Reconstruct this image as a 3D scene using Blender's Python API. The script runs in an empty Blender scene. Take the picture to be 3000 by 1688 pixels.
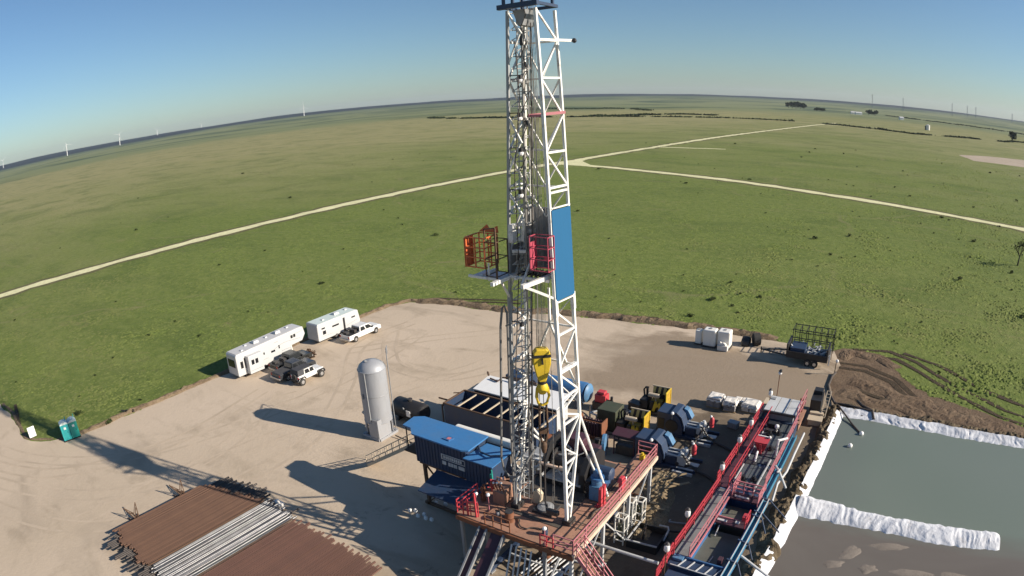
import bpy, math, random
import numpy as np
from mathutils import Vector, Matrix, noise
random.seed(7)
rng = np.random.default_rng(7)
sc = bpy.context.scene
COL = sc.collection
R = math.radians

# ------------------------------------------------------------------ camera (wide action camera on a drone, 30 m up)
cam_d = bpy.data.cameras.new('camera')
cam = bpy.data.objects.new('camera', cam_d)
COL.objects.link(cam)
sc.camera = cam
cam_d.type = 'PANO'
cam_d.panorama_type = 'FISHEYE_EQUISOLID'
cam_d.sensor_width = 36.0
cam_d.sensor_height = 36.0 * 576 / 1024
cam_d.fisheye_lens = 22.868
cam_d.fisheye_fov = R(150)
cam_d.clip_start = 0.1
cam_d.clip_end = 60000
YAW, PITCH, ROLL = R(34.5), 0.292512, -0.0478072
_cy, _sy = math.cos(YAW), math.sin(YAW)
def _site(v):
    return Vector((v[0] * _cy - v[1] * _sy, v[0] * _sy + v[1] * _cy, v[2]))
_f = Vector((0, math.cos(PITCH), -math.sin(PITCH)))
_r = Vector((1, 0, 0))
_u = _r.cross(_f)
_r2 = math.cos(ROLL) * _r + math.sin(ROLL) * _u
_u2 = -math.sin(ROLL) * _r + math.cos(ROLL) * _u
_r2, _u2, _f = _site(_r2), _site(_u2), _site(_f)
cam.matrix_world = Matrix(((_r2.x, _u2.x, -_f.x, 0), (_r2.y, _u2.y, -_f.y, 0), (_r2.z, _u2.z, -_f.z, 30.0), (0, 0, 0, 1)))

# ------------------------------------------------------------------ sky, sun, exposure
SUN_DIR = Vector((1.90, 0.57, 1.0)).normalized()
SUN_EL = math.asin(SUN_DIR.z)
SUN_AZ = math.atan2(SUN_DIR.x, SUN_DIR.y)
world = bpy.data.worlds.new('World')
sc.world = world
world.use_nodes = True
wn = world.node_tree
bg = wn.nodes['Background']
sky = wn.nodes.new('ShaderNodeTexSky')
sky.sky_type = 'NISHITA'
sky.sun_disc = False
sky.sun_elevation = SUN_EL
sky.sun_rotation = SUN_AZ
sky.air_density = 1.0
sky.dust_density = 0.35
sky.ozone_density = 2.2
tint = wn.nodes.new('ShaderNodeMix')
tint.data_type = 'RGBA'
tint.blend_type = 'MULTIPLY'
tint.inputs[0].default_value = 1
tint.inputs[7].default_value = (.72, .885, 1.03, 1)
wn.links.new(sky.outputs[0], tint.inputs[6])
wn.links.new(tint.outputs[2], bg.inputs[0])
bg.inputs[1].default_value = 0.055
sun_d = bpy.data.lights.new('sun', 'SUN')
sun_d.energy = 4.4
sun_d.angle = R(0.5)
sun_d.color = (1.0, 0.90, 0.77)
sun = bpy.data.objects.new('sun', sun_d)
COL.objects.link(sun)
sun.rotation_euler = SUN_DIR.to_track_quat('Z', 'Y').to_euler()
vs = sc.view_settings
vs.view_transform = 'Standard'
vs.look = 'None'
vs.exposure = 0.82
vs.gamma = 1
vs.use_curve_mapping = False
sc.cycles.max_bounces = 6
sc.cycles.volume_bounces = 0

# ------------------------------------------------------------------ helpers
BASE = {}

class MB:
    def __init__(self):
        self.v = []
        self.f = []
        self.cut = []
    def add(self, vs, fs):
        n = len(self.v)
        self.cut.append((n, len(self.f)))
        self.v += [tuple(p) for p in vs]
        self.f += [tuple(i + n for i in q) for q in fs]
        return self
    def box(self, x0, x1, y0, y1, z0, z1):
        return self.frus(x0, x1, y0, y1, z0, x0, x1, y0, y1, z1)
    def frus(self, x0, x1, y0, y1, z0, X0, X1, Y0, Y1, z1):
        v = [(x0, y0, z0), (x1, y0, z0), (x1, y1, z0), (x0, y1, z0), (X0, Y0, z1), (X1, Y0, z1), (X1, Y1, z1), (X0, Y1, z1)]
        return self.add(v, [(3, 2, 1, 0), (4, 5, 6, 7), (0, 1, 5, 4), (1, 2, 6, 5), (2, 3, 7, 6), (3, 0, 4, 7)])
    def beam(self, p, q, w=.1, h=None):
        p, q = Vector(p), Vector(q)
        h = h or w
        d = q - p
        if d.length < 1e-6:
            return self
        d.normalize()
        up = Vector((0, 0, 1)) if abs(d.z) < .95 else Vector((0, 1, 0))
        s = d.cross(up).normalized() * w / 2
        t = s.cross(d).normalized() * h / 2
        v = [p - s - t, p + s - t, p + s + t, p - s + t, q - s - t, q + s - t, q + s + t, q - s + t]
        return self.add(v, [(0, 1, 2, 3), (7, 6, 5, 4), (1, 0, 4, 5), (2, 1, 5, 6), (3, 2, 6, 7), (0, 3, 7, 4)])
    def tube(self, p, q, r=.05, n=8, r2=None):
        p, q = Vector(p), Vector(q)
        r2 = r if r2 is None else r2
        d = (q - p).normalized()
        up = Vector((0, 0, 1)) if abs(d.z) < .95 else Vector((0, 1, 0))
        s = d.cross(up).normalized()
        t = s.cross(d)
        v = []
        for c, rr in ((p, r), (q, r2)):
            for i in range(n):
                a = 2 * math.pi * i / n
                v.append(c + (s * math.cos(a) + t * math.sin(a)) * rr)
        fs = [(i, (i + 1) % n, n + (i + 1) % n, n + i) for i in range(n)]
        fs += [tuple(range(n - 1, -1, -1)), tuple(range(n, 2 * n))]
        return self.add(v, fs)
    def path(self, pts, r=.05, n=6):
        pts = [Vector(p) for p in pts]
        v, fs = [], []
        m = len(pts)
        for k, p in enumerate(pts):
            d = (pts[min(k + 1, m - 1)] - pts[max(k - 1, 0)]).normalized()
            up = Vector((0, 0, 1)) if abs(d.z) < .9 else Vector((0, 1, 0))
            s = d.cross(up).normalized()
            t = s.cross(d)
            for i in range(n):
                a = 2 * math.pi * i / n
                v.append(p + (s * math.cos(a) + t * math.sin(a)) * r)
        for k in range(m - 1):
            for i in range(n):
                fs.append((k * n + i, k * n + (i + 1) % n, (k + 1) * n + (i + 1) % n, (k + 1) * n + i))
        fs += [tuple(range(n - 1, -1, -1)), tuple(range((m - 1) * n, m * n))]
        return self.add(v, fs)
    def lathe(self, p, q, prof, n=20):
        # prof: (t along p->q in metres, radius)
        p, q = Vector(p), Vector(q)
        d = (q - p).normalized()
        up = Vector((0, 0, 1)) if abs(d.z) < .95 else Vector((0, 1, 0))
        s = d.cross(up).normalized()
        t = s.cross(d)
        v, fs = [], []
        for (a, r) in prof:
            for i in range(n):
                th = 2 * math.pi * i / n
                v.append(p + d * a + (s * math.cos(th) + t * math.sin(th)) * max(r, .001))
        for k in range(len(prof) - 1):
            for i in range(n):
                fs.append((k * n + i, k * n + (i + 1) % n, (k + 1) * n + (i + 1) % n, (k + 1) * n + i))
        fs += [tuple(range(n - 1, -1, -1)), tuple(range((len(prof) - 1) * n, len(prof) * n))]
        return self.add(v, fs)
    def prism(self, poly, a, b, axis='z'):
        def P(u, w, h):
            return {'z': (u, w, h), 'x': (h, u, w), 'y': (u, h, w)}[axis]
        n = len(poly)
        v = [P(u, w, a) for u, w in poly] + [P(u, w, b) for u, w in poly]
        fs = [tuple(range(n - 1, -1, -1)), tuple(range(n, 2 * n))]
        fs += [(i, (i + 1) % n, n + (i + 1) % n, n + i) for i in range(n)]
        return self.add(v, fs)
    def sph(self, c, r, n=10, sq=1.0):
        prof = []
        for k in range(n // 2 + 1):
            a = math.pi * k / (n // 2)
            prof.append((r * sq * (1 - math.cos(a)), r * math.sin(a)))
        return self.lathe((c[0], c[1], c[2] - r * sq), (c[0], c[1], c[2] + r * sq), prof, n)
    def rail(self, p, q, h=1.1, w=.05, n=None, bars=3):
        p, q = Vector(p), Vector(q)
        L = (q - p).length
        n = n or max(1, round(L / 1.6))
        for k in range(n + 1):
            c = p.lerp(q, k / n)
            self.beam(c, c + Vector((0, 0, h)), w)
        for b in range(bars):
            z = Vector((0, 0, h * (b + 1) / bars))
            self.beam(p + z, q + z, w * 1.05)
        return self
    def pieces(self):
        # groups of shapes that stand clear of each other
        bb = []
        for a, b in zip(self.cut, self.cut[1:] + [(len(self.v), len(self.f))]):
            p = np.array(self.v[a[0]:b[0]])
            bb.append((p.min(0), p.max(0)))
        n = len(bb)
        lab = list(range(n))
        def find(i):
            while lab[i] != i:
                lab[i] = lab[lab[i]]
                i = lab[i]
            return i
        for i in range(n):
            for j in range(i):
                gap = np.maximum(0, np.maximum(bb[i][0] - bb[j][1], bb[j][0] - bb[i][1]))
                big = max((bb[i][1] - bb[i][0]).max(), (bb[j][1] - bb[j][0]).max())
                if np.linalg.norm(gap) < max(.02, .47 * big):
                    lab[find(i)] = find(j)
        return [find(i) for i in range(n)]
    def build(self, name, mat, parent=None, base=None, smooth=False, bevel=0):
        if parent and 1 < len(self.cut) < 90:
            lab = self.pieces()
            ids = sorted(set(lab))
            if 1 < len(ids) <= 14:
                first = None
                ends = self.cut[1:] + [(len(self.v), len(self.f))]
                for g in ids:
                    m = MB()
                    for k, l in enumerate(lab):
                        if l == g:
                            a, b = self.cut[k], ends[k]
                            m.add(self.v[a[0]:b[0]], [tuple(i - a[0] for i in q) for q in self.f[a[1]:b[1]]])
                    o = m._build(name, mat, parent, base, smooth, bevel)
                    first = first or o
                return first
        return self._build(name, mat, parent, base, smooth, bevel)
    def _build(self, name, mat, parent=None, base=None, smooth=False, bevel=0):
        b = Vector(BASE.get(parent, (0, 0, 0))) if parent else Vector(base or (0, 0, 0))
        me = bpy.data.meshes.new(name)
        me.from_pydata([(x - b.x, y - b.y, z - b.z) for x, y, z in self.v], [], self.f)
        me.update()
        o = bpy.data.objects.new(name, me)
        COL.objects.link(o)
        me.materials.append(mat)
        if smooth:
            for p in me.polygons:
                p.use_smooth = True
            try:
                me.set_sharp_from_angle(angle=R(42))
            except Exception:
                pass
        if bevel:
            m = o.modifiers.new('bevel', 'BEVEL')
            m.width = bevel
            m.segments = 2
            m.limit_method = 'ANGLE'
        BASE[o] = b
        if parent:
            o.parent = parent
        else:
            o.location = b
        return o

def tag(o, label, cat, group=None):
    o['label'] = label
    o['category'] = cat
    if group:
        o['group'] = group
    return o

def thing(name, label, cat, base, rot=0, group=None):
    o = bpy.data.objects.new(name, None)
    COL.objects.link(o)
    o.location = base
    o.rotation_euler = (0, 0, rot)
    o.empty_display_size = .3
    BASE[o] = Vector(base)
    return tag(o, label, cat, group)

def dup(root, loc, rot=None, label=None, group=None):
    r = root.copy()
    COL.objects.link(r)
    r.location = loc
    if rot is not None:
        r.rotation_euler = (0, 0, rot)
    if label:
        r['label'] = label
    if group:
        r['group'] = group
    for ch in list(root.children):
        c = ch.copy()
        COL.objects.link(c)
        c.parent = r
        for g in list(ch.children):
            d = g.copy()
            COL.objects.link(d)
            d.parent = c
    return r

def structure(o, kind='structure'):
    o['kind'] = kind
    return o

# ------------------------------------------------------------------ materials
class NT:
    def __init__(self, name):
        self.m = bpy.data.materials.new(name)
        self.m.use_nodes = True
        self.t = self.m.node_tree
        self.b = self.t.nodes['Principled BSDF']
        self._p = None
    def n(self, typ, _props=None, **ins):
        nd = self.t.nodes.new('ShaderNode' + typ)
        for k, v in (_props or {}).items():
            setattr(nd, k, v)
        for k, v in ins.items():
            self.put(nd, k, v)
        return nd
    def put(self, nd, k, v):
        s = nd.inputs[int(k[1:])] if k[0] == '_' and k[1:].isdigit() else nd.inputs[k.replace('_', ' ')]
        if isinstance(v, bpy.types.NodeSocket):
            self.t.links.new(v, s)
        elif isinstance(v, (tuple, list)) and len(v) == 3 and len(s.default_value) == 4:
            s.default_value = (*v, 1)
        else:
            s.default_value = v
    def pos(self, obj=False):
        if obj:
            return self.n('TexCoord').outputs['Object']
        if self._p is None:
            self._p = self.n('NewGeometry').outputs['Position']
        return self._p
    def noise(self, scale, detail=4, rough=.55, vec=None, stretch=None, dist=0):
        v = vec or self.pos()
        if stretch:
            v = self.n('Mapping', Vector=v, Scale=stretch).outputs[0]
        return self.n('TexNoise', Vector=v, Scale=scale, Detail=detail, Roughness=rough, Distortion=dist).outputs[0]
    def ramp(self, fac, lo, hi):
        return self.n('MapRange', Value=fac, From_Min=lo, From_Max=hi).outputs[0]
    def mix(self, fac, a, b):
        nd = self.n('Mix', {'data_type': 'RGBA'})
        for i, v in ((0, fac), (6, a), (7, b)):
            s = nd.inputs[i]
            if isinstance(v, bpy.types.NodeSocket):
                self.t.links.new(v, s)
            elif i == 0:
                s.default_value = v
            else:
                s.default_value = (*v, 1)
        return nd.outputs[2]
    def math(self, op, a, b=0.):
        nd = self.n('Math', {'operation': op})
        self.put(nd, '_0', a)
        self.put(nd, '_1', b)
        return nd.outputs[0]
    def bump(self, h, strength=.5, dist=.05):
        nd = self.n('Bump', Strength=strength, Distance=dist, Height=h)
        self.t.links.new(nd.outputs[0], self.b.inputs['Normal'])
    def out(self, col, rough=.8, metal=0, spec=.5):
        self.put(self.b, 'Base Color', col)
        self.put(self.b, 'Roughness', rough)
        self.put(self.b, 'Metallic', metal)
        self.put(self.b, 'Specular_IOR_Level', spec)
        return self.m

def paint(name, col, rough=.5, dirt=.35, dcol=(.22, .18, .13), metal=0, scale=1.2, rust=0.0, bump=.15):
    t = NT(name)
    p = t.pos(True)
    n1 = t.noise(scale, 6, .65, p)
    n2 = t.noise(scale * 7, 4, .6, p, (1, 1, .25))
    c = t.mix(t.math('MULTIPLY', t.ramp(n1, .42, .72), dirt), col, dcol)
    c = t.mix(t.math('MULTIPLY', t.ramp(n2, .5, .75), dirt * .8), c, tuple(x * .55 for x in col))
    if rust:
        c = t.mix(t.math('MULTIPLY', t.ramp(t.noise(scale * 3, 8, .7, p), .55, .62), rust), c, (.16, .06, .025))
    t.bump(n2, bump, .01)
    return t.out(c, t.ramp(n1, .2, .9) if rough is None else rough, metal)

M = {}
M['white_mast'] = paint('mast_white_paint', (.80, .79, .74), .45, .3, (.45, .4, .33), scale=.8, rust=.35)
M['white'] = paint('white_paint', (.78, .78, .76), .4, .15, (.5, .46, .4))
M['rv_white'] = paint('white_gelcoat', (.50, .50, .495), .3, .1, (.5, .47, .42), bump=.02)
M['rv_grey'] = paint('grey_roof_membrane', (.5, .5, .5), .7, .25, (.3, .28, .25))
M['stripe'] = paint('grey_stripe', (.33, .33, .34), .4, .1)
M['glass'] = paint('dark_glass', (.015, .017, .02), .12, .05, bump=0)
M['blue'] = paint('blue_paint', (.035, .13, .30), .45, .35, (.1, .1, .1), rust=.15)
M['blue_panel'] = paint('blue_tarp', (.006, .095, .215), .85, .1, (.02, .09, .17), scale=.5)
M['blue_roof'] = paint('blue_roof_paint', (.045, .17, .38), .5, .3, (.12, .16, .2), scale=.6)
M['navy'] = paint('navy_paint', (.022, .045, .095), .5, .35, (.06, .06, .06), rust=.1)
M['teal'] = paint('teal_trough_paint', (.05, .22, .34), .4, .3, (.1, .12, .12))
M['ltblue'] = paint('light_blue_paint', (.08, .21, .37), .5, .6, (.08, .09, .1), rust=.3, scale=2)
M['cage_red'] = paint('cage_red_paint', (.42, .06, .10), .5, .3, (.2, .08, .07))
M['red'] = paint('red_paint', (.50, .045, .06), .5, .3, (.2, .08, .07))
M['pink'] = paint('faded_red_paint', (.50, .17, .19), .55, .35, (.3, .2, .18))
M['orange'] = paint('orange_paint', (.60, .13, .04), .5, .25, (.25, .12, .05))
M['yellow'] = paint('yellow_paint', (.66, .46, .03), .45, .3, (.2, .14, .03))
M['engine_yellow'] = paint('engine_yellow_paint', (.50, .31, .03), .55, .65, (.09, .06, .02), scale=2.5)
M['black'] = paint('black_steel', (.016, .016, .018), .5, .3, (.045, .04, .035))
M['dark'] = paint('oily_steel', (.035, .035, .037), .5, .5, (.08, .065, .05), rust=.3)
M['lace'] = paint('dull_lacing_paint', (.52, .52, .50), .5, .4, (.2, .18, .16), rust=.4)
M['leg_shade'] = paint('shaded_leg_paint', (.33, .34, .34), .5, .35, (.2, .18, .16), scale=.8, rust=.3)  # left mast leg's shade put into a greyer base colour
M['slate'] = paint('dark_slate_plate', (.075, .088, .097), .5, .4, (.12, .11, .1))
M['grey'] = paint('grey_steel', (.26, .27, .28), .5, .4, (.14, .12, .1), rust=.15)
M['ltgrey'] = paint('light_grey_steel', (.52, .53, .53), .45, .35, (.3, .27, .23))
M['silver'] = paint('silo_metal', (.33, .34, .36), .5, .3, (.33, .31, .29), metal=.15, scale=.5)
M['galv'] = paint('galvanised', (.5, .51, .52), .45, .35, (.25, .23, .2), metal=.6)
M['tan'] = paint('tan_paint', (.52, .43, .31), .6, .3, (.3, .24, .17))
M['beige_beam'] = paint('beige_beam_paint', (.66, .50, .38), .6, .35, (.4, .22, .14))
M['deck'] = paint('rusty_deck_plate', (.36, .19, .125), .75, .55, (.17, .12, .085), scale=.6, rust=.3)
M['mat'] = paint('rubber_mat', (.06, .055, .05), .8, .5, (.16, .12, .08))
M['rust'] = paint('rusty_steel', (.20, .075, .035), .8, .5, (.10, .05, .03))
M['brown'] = paint('brown_steel', (.10, .055, .03), .75, .4, (.05, .035, .025))
M['maroon'] = paint('maroon_paint', (.065, .022, .034), .55, .4, (.05, .04, .04))
M['green_dark'] = paint('olive_paint', (.05, .06, .035), .6, .4, (.1, .08, .05))
M['turq'] = paint('turquoise_plastic', (.03, .36, .36), .4, .12, (.05, .25, .26), bump=.02)
M['turq2'] = paint('green_turquoise_plastic', (.025, .33, .26), .4, .12, (.04, .2, .18), bump=.02)
M['ltroof'] = paint('translucent_roof_plastic', (.58, .66, .62), .4, .15)
M['plastic_white'] = paint('white_plastic', (.76, .74, .68), .4, .2, (.5, .45, .36), bump=.03)
M['rubber'] = paint('tyre_rubber', (.02, .02, .02), .85, .4, (.12, .1, .08))
M['rim'] = paint('alloy_rim', (.55, .55, .55), .3, .2, metal=.7)
M['cream_car'] = paint('white_car_paint', (.68, .67, .64), .22, .08, (.55, .48, .4), bump=0)
M['dark_car'] = paint('charcoal_car_paint', (.035, .037, .042), .22, .15, (.12, .11, .1), bump=0)
M['black_car'] = paint('black_car_paint', (.018, .02, .02), .25, .15, (.1, .09, .08), bump=0)
M['soft_top'] = paint('black_canvas', (.045, .045, .05), .75, .3, (.12, .11, .1))
M['lamp_white'] = paint('lamp_white', (.82, .8, .77), .35, .08)
M['tail_red'] = paint('tail_lamp', (.4, .02, .02), .25, .05)
M['hose'] = paint('hose_rubber', (.05, .04, .035), .7, .4, (.14, .1, .07))
M['hose_grey'] = paint('grey_hose', (.17, .165, .16), .6, .3)
M['wire'] = paint('steel_wire', (.30, .29, .27), .5, .3, metal=.4)
M['wood'] = paint('weathered_boards', (.38, .28, .16), .85, .6, (.12, .085, .05), scale=1.5)
M['sack'] = paint('white_sack', (.70, .66, .6), .75, .3, (.4, .34, .27))
M['sack_dark'] = paint('grey_wrapped_pallet', (.30, .29, .29), .6, .3, (.15, .13, .12))
M['pipe_brown'] = None

def pipe_mat(name, c1, c2, rough, metal):
    t = NT(name)
    p = t.pos(True)
    oi = t.n('ObjectInfo').outputs['Random']
    a = t.noise(1.2, 5, .6, p, (3, .7, 3))
    b = t.noise(14, 4, .6, p, (1, .25, 1))
    f = t.math('ADD', t.math('MULTIPLY', oi, .6), t.math('MULTIPLY', t.ramp(a, .3, .75), .5))
    c = t.mix(f, c1, c2)
    c = t.mix(t.math('MULTIPLY', t.ramp(b, .5, .8), .5), c, tuple(x * .5 for x in c1))
    t.bump(b, .25, .01)
    return t.out(c, rough, metal)
M['pipe_brown'] = pipe_mat('rusty_casing', (.082, .042, .026), (.13, .068, .04), .8, .0)
M['pipe_red'] = pipe_mat('reddish_casing', (.08, .038, .028), (.125, .06, .041), .8, .0)
M['pipe_silver'] = pipe_mat('bright_drill_pipe', (.06, .058, .058), (.22, .22, .225), .38, .55)
M['pipe_dark'] = pipe_mat('dark_drill_collar', (.045, .038, .035), (.09, .075, .065), .6, .3)

# ---- ground materials
def grass_material():
    t = NT('pasture_grass')
    P = t.pos()
    sep = t.n('SeparateXYZ', Vector=P)
    big = t.noise(.006, 5, .55, None, (1, 2.6, 1))
    mid = t.noise(.05, 5, .6, None, (1, 1.6, 1))
    fine = t.noise(.55, 6, .7)
    tiny = t.noise(3.2, 4, .7)
    r = t.n('VectorMath', {'operation': 'LENGTH'})
    t.put(r, '_0', P)
    rad = r.outputs['Value']
    dry = t.math('MULTIPLY', t.ramp(rad, 150, 760), .82)
    dry = t.math('ADD', dry, t.math('SUBTRACT', t.math('MULTIPLY', big, 1.2), .66))
    dry = t.math('ADD', dry, t.math('MULTIPLY', t.math('SUBTRACT', mid, .5), .5))
    sepx = sep.outputs[0]
    dry = t.math('ADD', dry, t.math('MULTIPLY', t.ramp(sepx, -150, -330), .34))
    dry = t.n('Clamp', Value=dry).outputs[0]
    g = t.mix(t.ramp(fine, .3, .72), (.098, .137, .028), (.175, .205, .056))
    d = t.mix(t.ramp(fine, .3, .7), (.215, .205, .088), (.31, .285, .14))
    c = t.mix(dry, g, d)
    soft = t.noise(.028, 6, .68, None, (1, 1.5, 1), .7)
    c = t.mix(t.math('MULTIPLY', t.ramp(soft, .48, .64), .45), c, (.066, .098, .022))
    bare = t.noise(.075, 6, .7, None, (1, 1.9, 1), .5)
    c = t.mix(t.math('MULTIPLY', t.ramp(bare, .60, .72), .55), c, (.24, .20, .10))
    trail = t.n('TexVoronoi', {'feature': 'DISTANCE_TO_EDGE'}, Vector=t.n('VectorMath', {'operation': 'ADD'}, _0=t.n('Mapping', Vector=P, Scale=(.011, .016, .0)).outputs[0], _1=t.n('VectorMath', {'operation': 'SCALE'}, _0=t.n('TexNoise', Vector=P, Scale=.02, Detail=4).outputs[1], Scale=.45).outputs[0]).outputs[0], Scale=1.0).outputs[0]
    c = t.mix(t.math('MULTIPLY', t.ramp(trail, .012, .003), t.math('MULTIPLY', t.ramp(soft, .42, .6), .35)), c, (.24, .21, .11))
    c = t.mix(t.math('MULTIPLY', t.ramp(tiny, .55, .75), .45), c, (.05, .078, .016))
    # far woods and fields beyond 1.6 km
    far = t.ramp(t.math('ADD', rad, t.math('MULTIPLY', t.math('SUBTRACT', big, .5), 1500)), 1250, 1650)
    band = t.noise(.0011, 5, .6, None, (1, 1, 1), 1.0)
    w = t.mix(t.ramp(band, .38, .52), (.05, .08, .035), (.17, .19, .085))
    w = t.mix(t.ramp(rad, 4200, 6000), w, (.075, .105, .06))
    w = t.mix(t.ramp(rad, 5500, 5900), w, (.010, .020, .024))
    c = t.mix(far, c, w)
    t.bump(t.math('ADD', t.math('MULTIPLY', fine, .7), t.math('MULTIPLY', tiny, .3)), .9, .35)
    return t.out(c, .9, 0, .15)
M['grass'] = grass_material()

def tuft_material():
    t = NT('grass_tufts')
    n1 = t.noise(.09, 4, .6)
    n2 = t.noise(1.1, 4, .6)
    n3 = t.noise(.006, 5, .55, None, (1, 2.6, 1))
    c = t.mix(t.ramp(n2, .3, .7), (.10, .142, .028), (.185, .222, .06))
    c = t.mix(t.math('MULTIPLY', t.ramp(n1, .45, .7), .55), c, (.16, .165, .06))
    c = t.mix(t.math('MULTIPLY', t.ramp(n3, .5, .7), .6), c, (.19, .18, .075))
    t.b.inputs['Subsurface Weight'].default_value = 0
    return t.out(c, .85, 0, .15)
M['tuft'] = tuft_material()

def pad_material():
    t = NT('caliche_pad')
    P = t.pos()
    big = t.noise(.045, 5, .6, None, (1.0, .45, 1))
    mid = t.noise(.22, 6, .65, None, (.5, 1.2, 1), .6)
    fine = t.noise(2.2, 7, .7)
    grit = t.noise(14, 4, .7)
    c = t.mix(t.ramp(big, .35, .68), (.515, .42, .32), (.45, .365, .27))
    c = t.mix(t.math('MULTIPLY', t.ramp(mid, .52, .74), .55), c, (.25, .20, .14))
    c = t.mix(t.math('MULTIPLY', t.ramp(fine, .5, .75), .35), c, (.50, .42, .33))
    c = t.mix(t.math('MULTIPLY', t.ramp(grit, .6, .8), .35), c, (.24, .19, .14))
    # wet, churned ground at the back right of the pad and around the pumps and tanks
    s = t.n('SeparateXYZ', Vector=P)
    wob = t.math('MULTIPLY', t.math('SUBTRACT', mid, .5), 14)
    wob2 = t.math('MULTIPLY', t.math('SUBTRACT', big, .5), 18)
    y2 = t.math('ADD', t.math('ADD', s.outputs[1], wob), wob2)
    x2 = t.math('ADD', t.math('ADD', s.outputs[0], wob), wob2)
    wet = t.math('MULTIPLY', t.ramp(x2, -36, -30), t.math('MULTIPLY', t.ramp(y2, 52, 56), t.ramp(y2, 72.5, 70.5)))
    c = t.mix(t.math('MULTIPLY', wet, .82), c, (.215, .165, .115))
    mud = t.math('MULTIPLY', t.ramp(x2, -19, -16), t.ramp(y2, 57, 54.5))
    mudc = t.mix(t.ramp(fine, .3, .7), (.026, .023, .020), (.062, .052, .042))  # oily mud; the tanks' shade is also darkened into its colour
    c = t.mix(t.math('MULTIPLY', mud, .85), c, mudc)
    dirt = t.math('MULTIPLY', t.ramp(x2, -30, -24), t.ramp(y2, 60, 55))
    c = t.mix(t.math('MULTIPLY', dirt, .35), c, (.22, .165, .11))
    # wheel tracks along the pad
    wv = t.n('TexWave', {'wave_type': 'BANDS', 'bands_direction': 'X'}, Vector=t.n('Mapping', Vector=P, Rotation=(0, 0, R(-12))).outputs[0], Scale=.07, Distortion=14, Detail=4, Detail_Scale=.25).outputs[1]
    c = t.mix(t.math('MULTIPLY', t.ramp(wv, .75, .98), t.math('MULTIPLY', t.ramp(mid, .45, .65), .22)), c, (.27, .215, .155))
    oil = t.noise(.35, 6, .7, None, (1, .8, 1), .4)
    nearrig = t.math('MULTIPLY', t.ramp(s.outputs[0], -46, -26), t.ramp(s.outputs[1], 62, 48))
    c = t.mix(t.math('MULTIPLY', t.ramp(oil, .58, .66), t.math('MULTIPLY', nearrig, .7)), c, (.10, .08, .06))
    sm = t.noise(.07, 4, .6, None, (.6, 1.3, 1), .9)
    c = t.mix(t.math('MULTIPLY', t.ramp(sm, .55, .68), .42), c, (.30, .245, .185))
    c = t.mix(t.math('MULTIPLY', t.ramp(t.noise(6, 3, .5), .68, .74), .4), c, (.62, .55, .46))
    t.bump(t.math('ADD', fine, t.math('MULTIPLY', mid, 1.5)), .35, .12)
    return t.out(c, .92, 0, .2)
M['pad'] = pad_material()

def dirt_material(name, a, b, cc, sc_=.5, bs=.9):
    t = NT(name)
    n1 = t.noise(sc_, 6, .65)
    n2 = t.noise(sc_ * 6, 6, .7)
    c = t.mix(t.ramp(n1, .35, .68), a, b)
    c = t.mix(t.math('MULTIPLY', t.ramp(n2, .45, .72), .7), c, cc)
    t.bump(t.math('ADD', n2, n1), bs, .2)
    return t.out(c, .95, 0, .15)
M['dirt'] = dirt_material('turned_soil', (.13, .088, .058), (.195, .14, .092), (.08, .056, .038), .35)
M['berm'] = dirt_material('berm_soil', (.10, .075, .048), (.23, .18, .115), (.05, .038, .026), 1.3)
M['edge'] = dirt_material('edge_soil', (.15, .105, .07), (.24, .18, .115), (.09, .07, .04), .6)
M['rubble'] = dirt_material('spoil_soil', (.28, .21, .125), (.38, .30, .19), (.11, .08, .05), 1.0)
M['road'] = dirt_material('caliche_road', (.58, .56, .33), (.72, .69, .42), (.42, .40, .22), .12, .3)
M['verge'] = dirt_material('road_verge', (.10, .095, .045), (.16, .14, .07), (.06, .07, .025), .3, .5)
M['tan_pad'] = dirt_material('tan_soil', (.36, .30, .23), (.44, .36, .28), (.32, .27, .2), .05, .3)
def pad_track():
    t = NT('pad_wheel_track')
    a = t.noise(.22, 5, .65)
    b = t.noise(2.2, 5, .7)
    c = t.mix(t.ramp(a, .40, .62), (.485, .395, .297), (.40, .325, .243))
    c = t.mix(t.math('MULTIPLY', t.ramp(b, .45, .7), .5), c, (.42, .34, .255))
    t.bump(b, .4, .1)
    return t.out(c, .92, 0, .2)
M['pad_track'] = pad_track()
M['track'] = dirt_material('rutted_soil', (.06, .045, .03), (.09, .065, .042), (.045, .035, .022), 1.2)
M['mudflat'] = dirt_material('drying_mud', (.19, .163, .138), (.225, .195, .165), (.155, .135, .115), .4, .3)

def water_material():
    t = NT('pit_water')
    P = t.pos()
    s = t.n('SeparateXYZ', Vector=P)
    n1 = t.noise(.09, 5, .6, None, (.6, 1, 1), .8)
    n2 = t.noise(.02, 3, .5)
    y = t.math('ADD', s.outputs[1], t.math('MULTIPLY', t.math('SUBTRACT', n1, .5), 7))
    silt = t.ramp(y, 43.3, 40.2)
    g = t.mix(t.ramp(n2, .4, .6), (.132, .166, .132), (.160, .186, .156))
    g = t.mix(t.ramp(t.math('ADD', s.outputs[0], t.math('MULTIPLY', n1, 6)), 6, -3), g, (.13, .145, .130))
    b = t.mix(t.ramp(n1, .35, .65), (.125, .108, .09), (.155, .138, .118))
    c = t.mix(silt, g, b)
    w = t.noise(1.6, 3, .5)
    t.bump(w, .05, .03)
    return t.out(c, .28, 0, .35)
M['water'] = water_material()
def liner_material():
    t = NT('pit_liner_plastic')
    n = t.noise(1.1, 5, .6)
    c = t.mix(t.ramp(n, .4, .75), (.70, .71, .73), (.58, .58, .60))
    c = t.mix(t.math('MULTIPLY', t.ramp(t.noise(.8, 6, .7), .55, .72), .5), c, (.36, .32, .27))
    t.bump(t.noise(3.5, 4, .65), .5, .12)
    return t.out(c, .5, 0, .4)
M['liner'] = liner_material()
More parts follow.
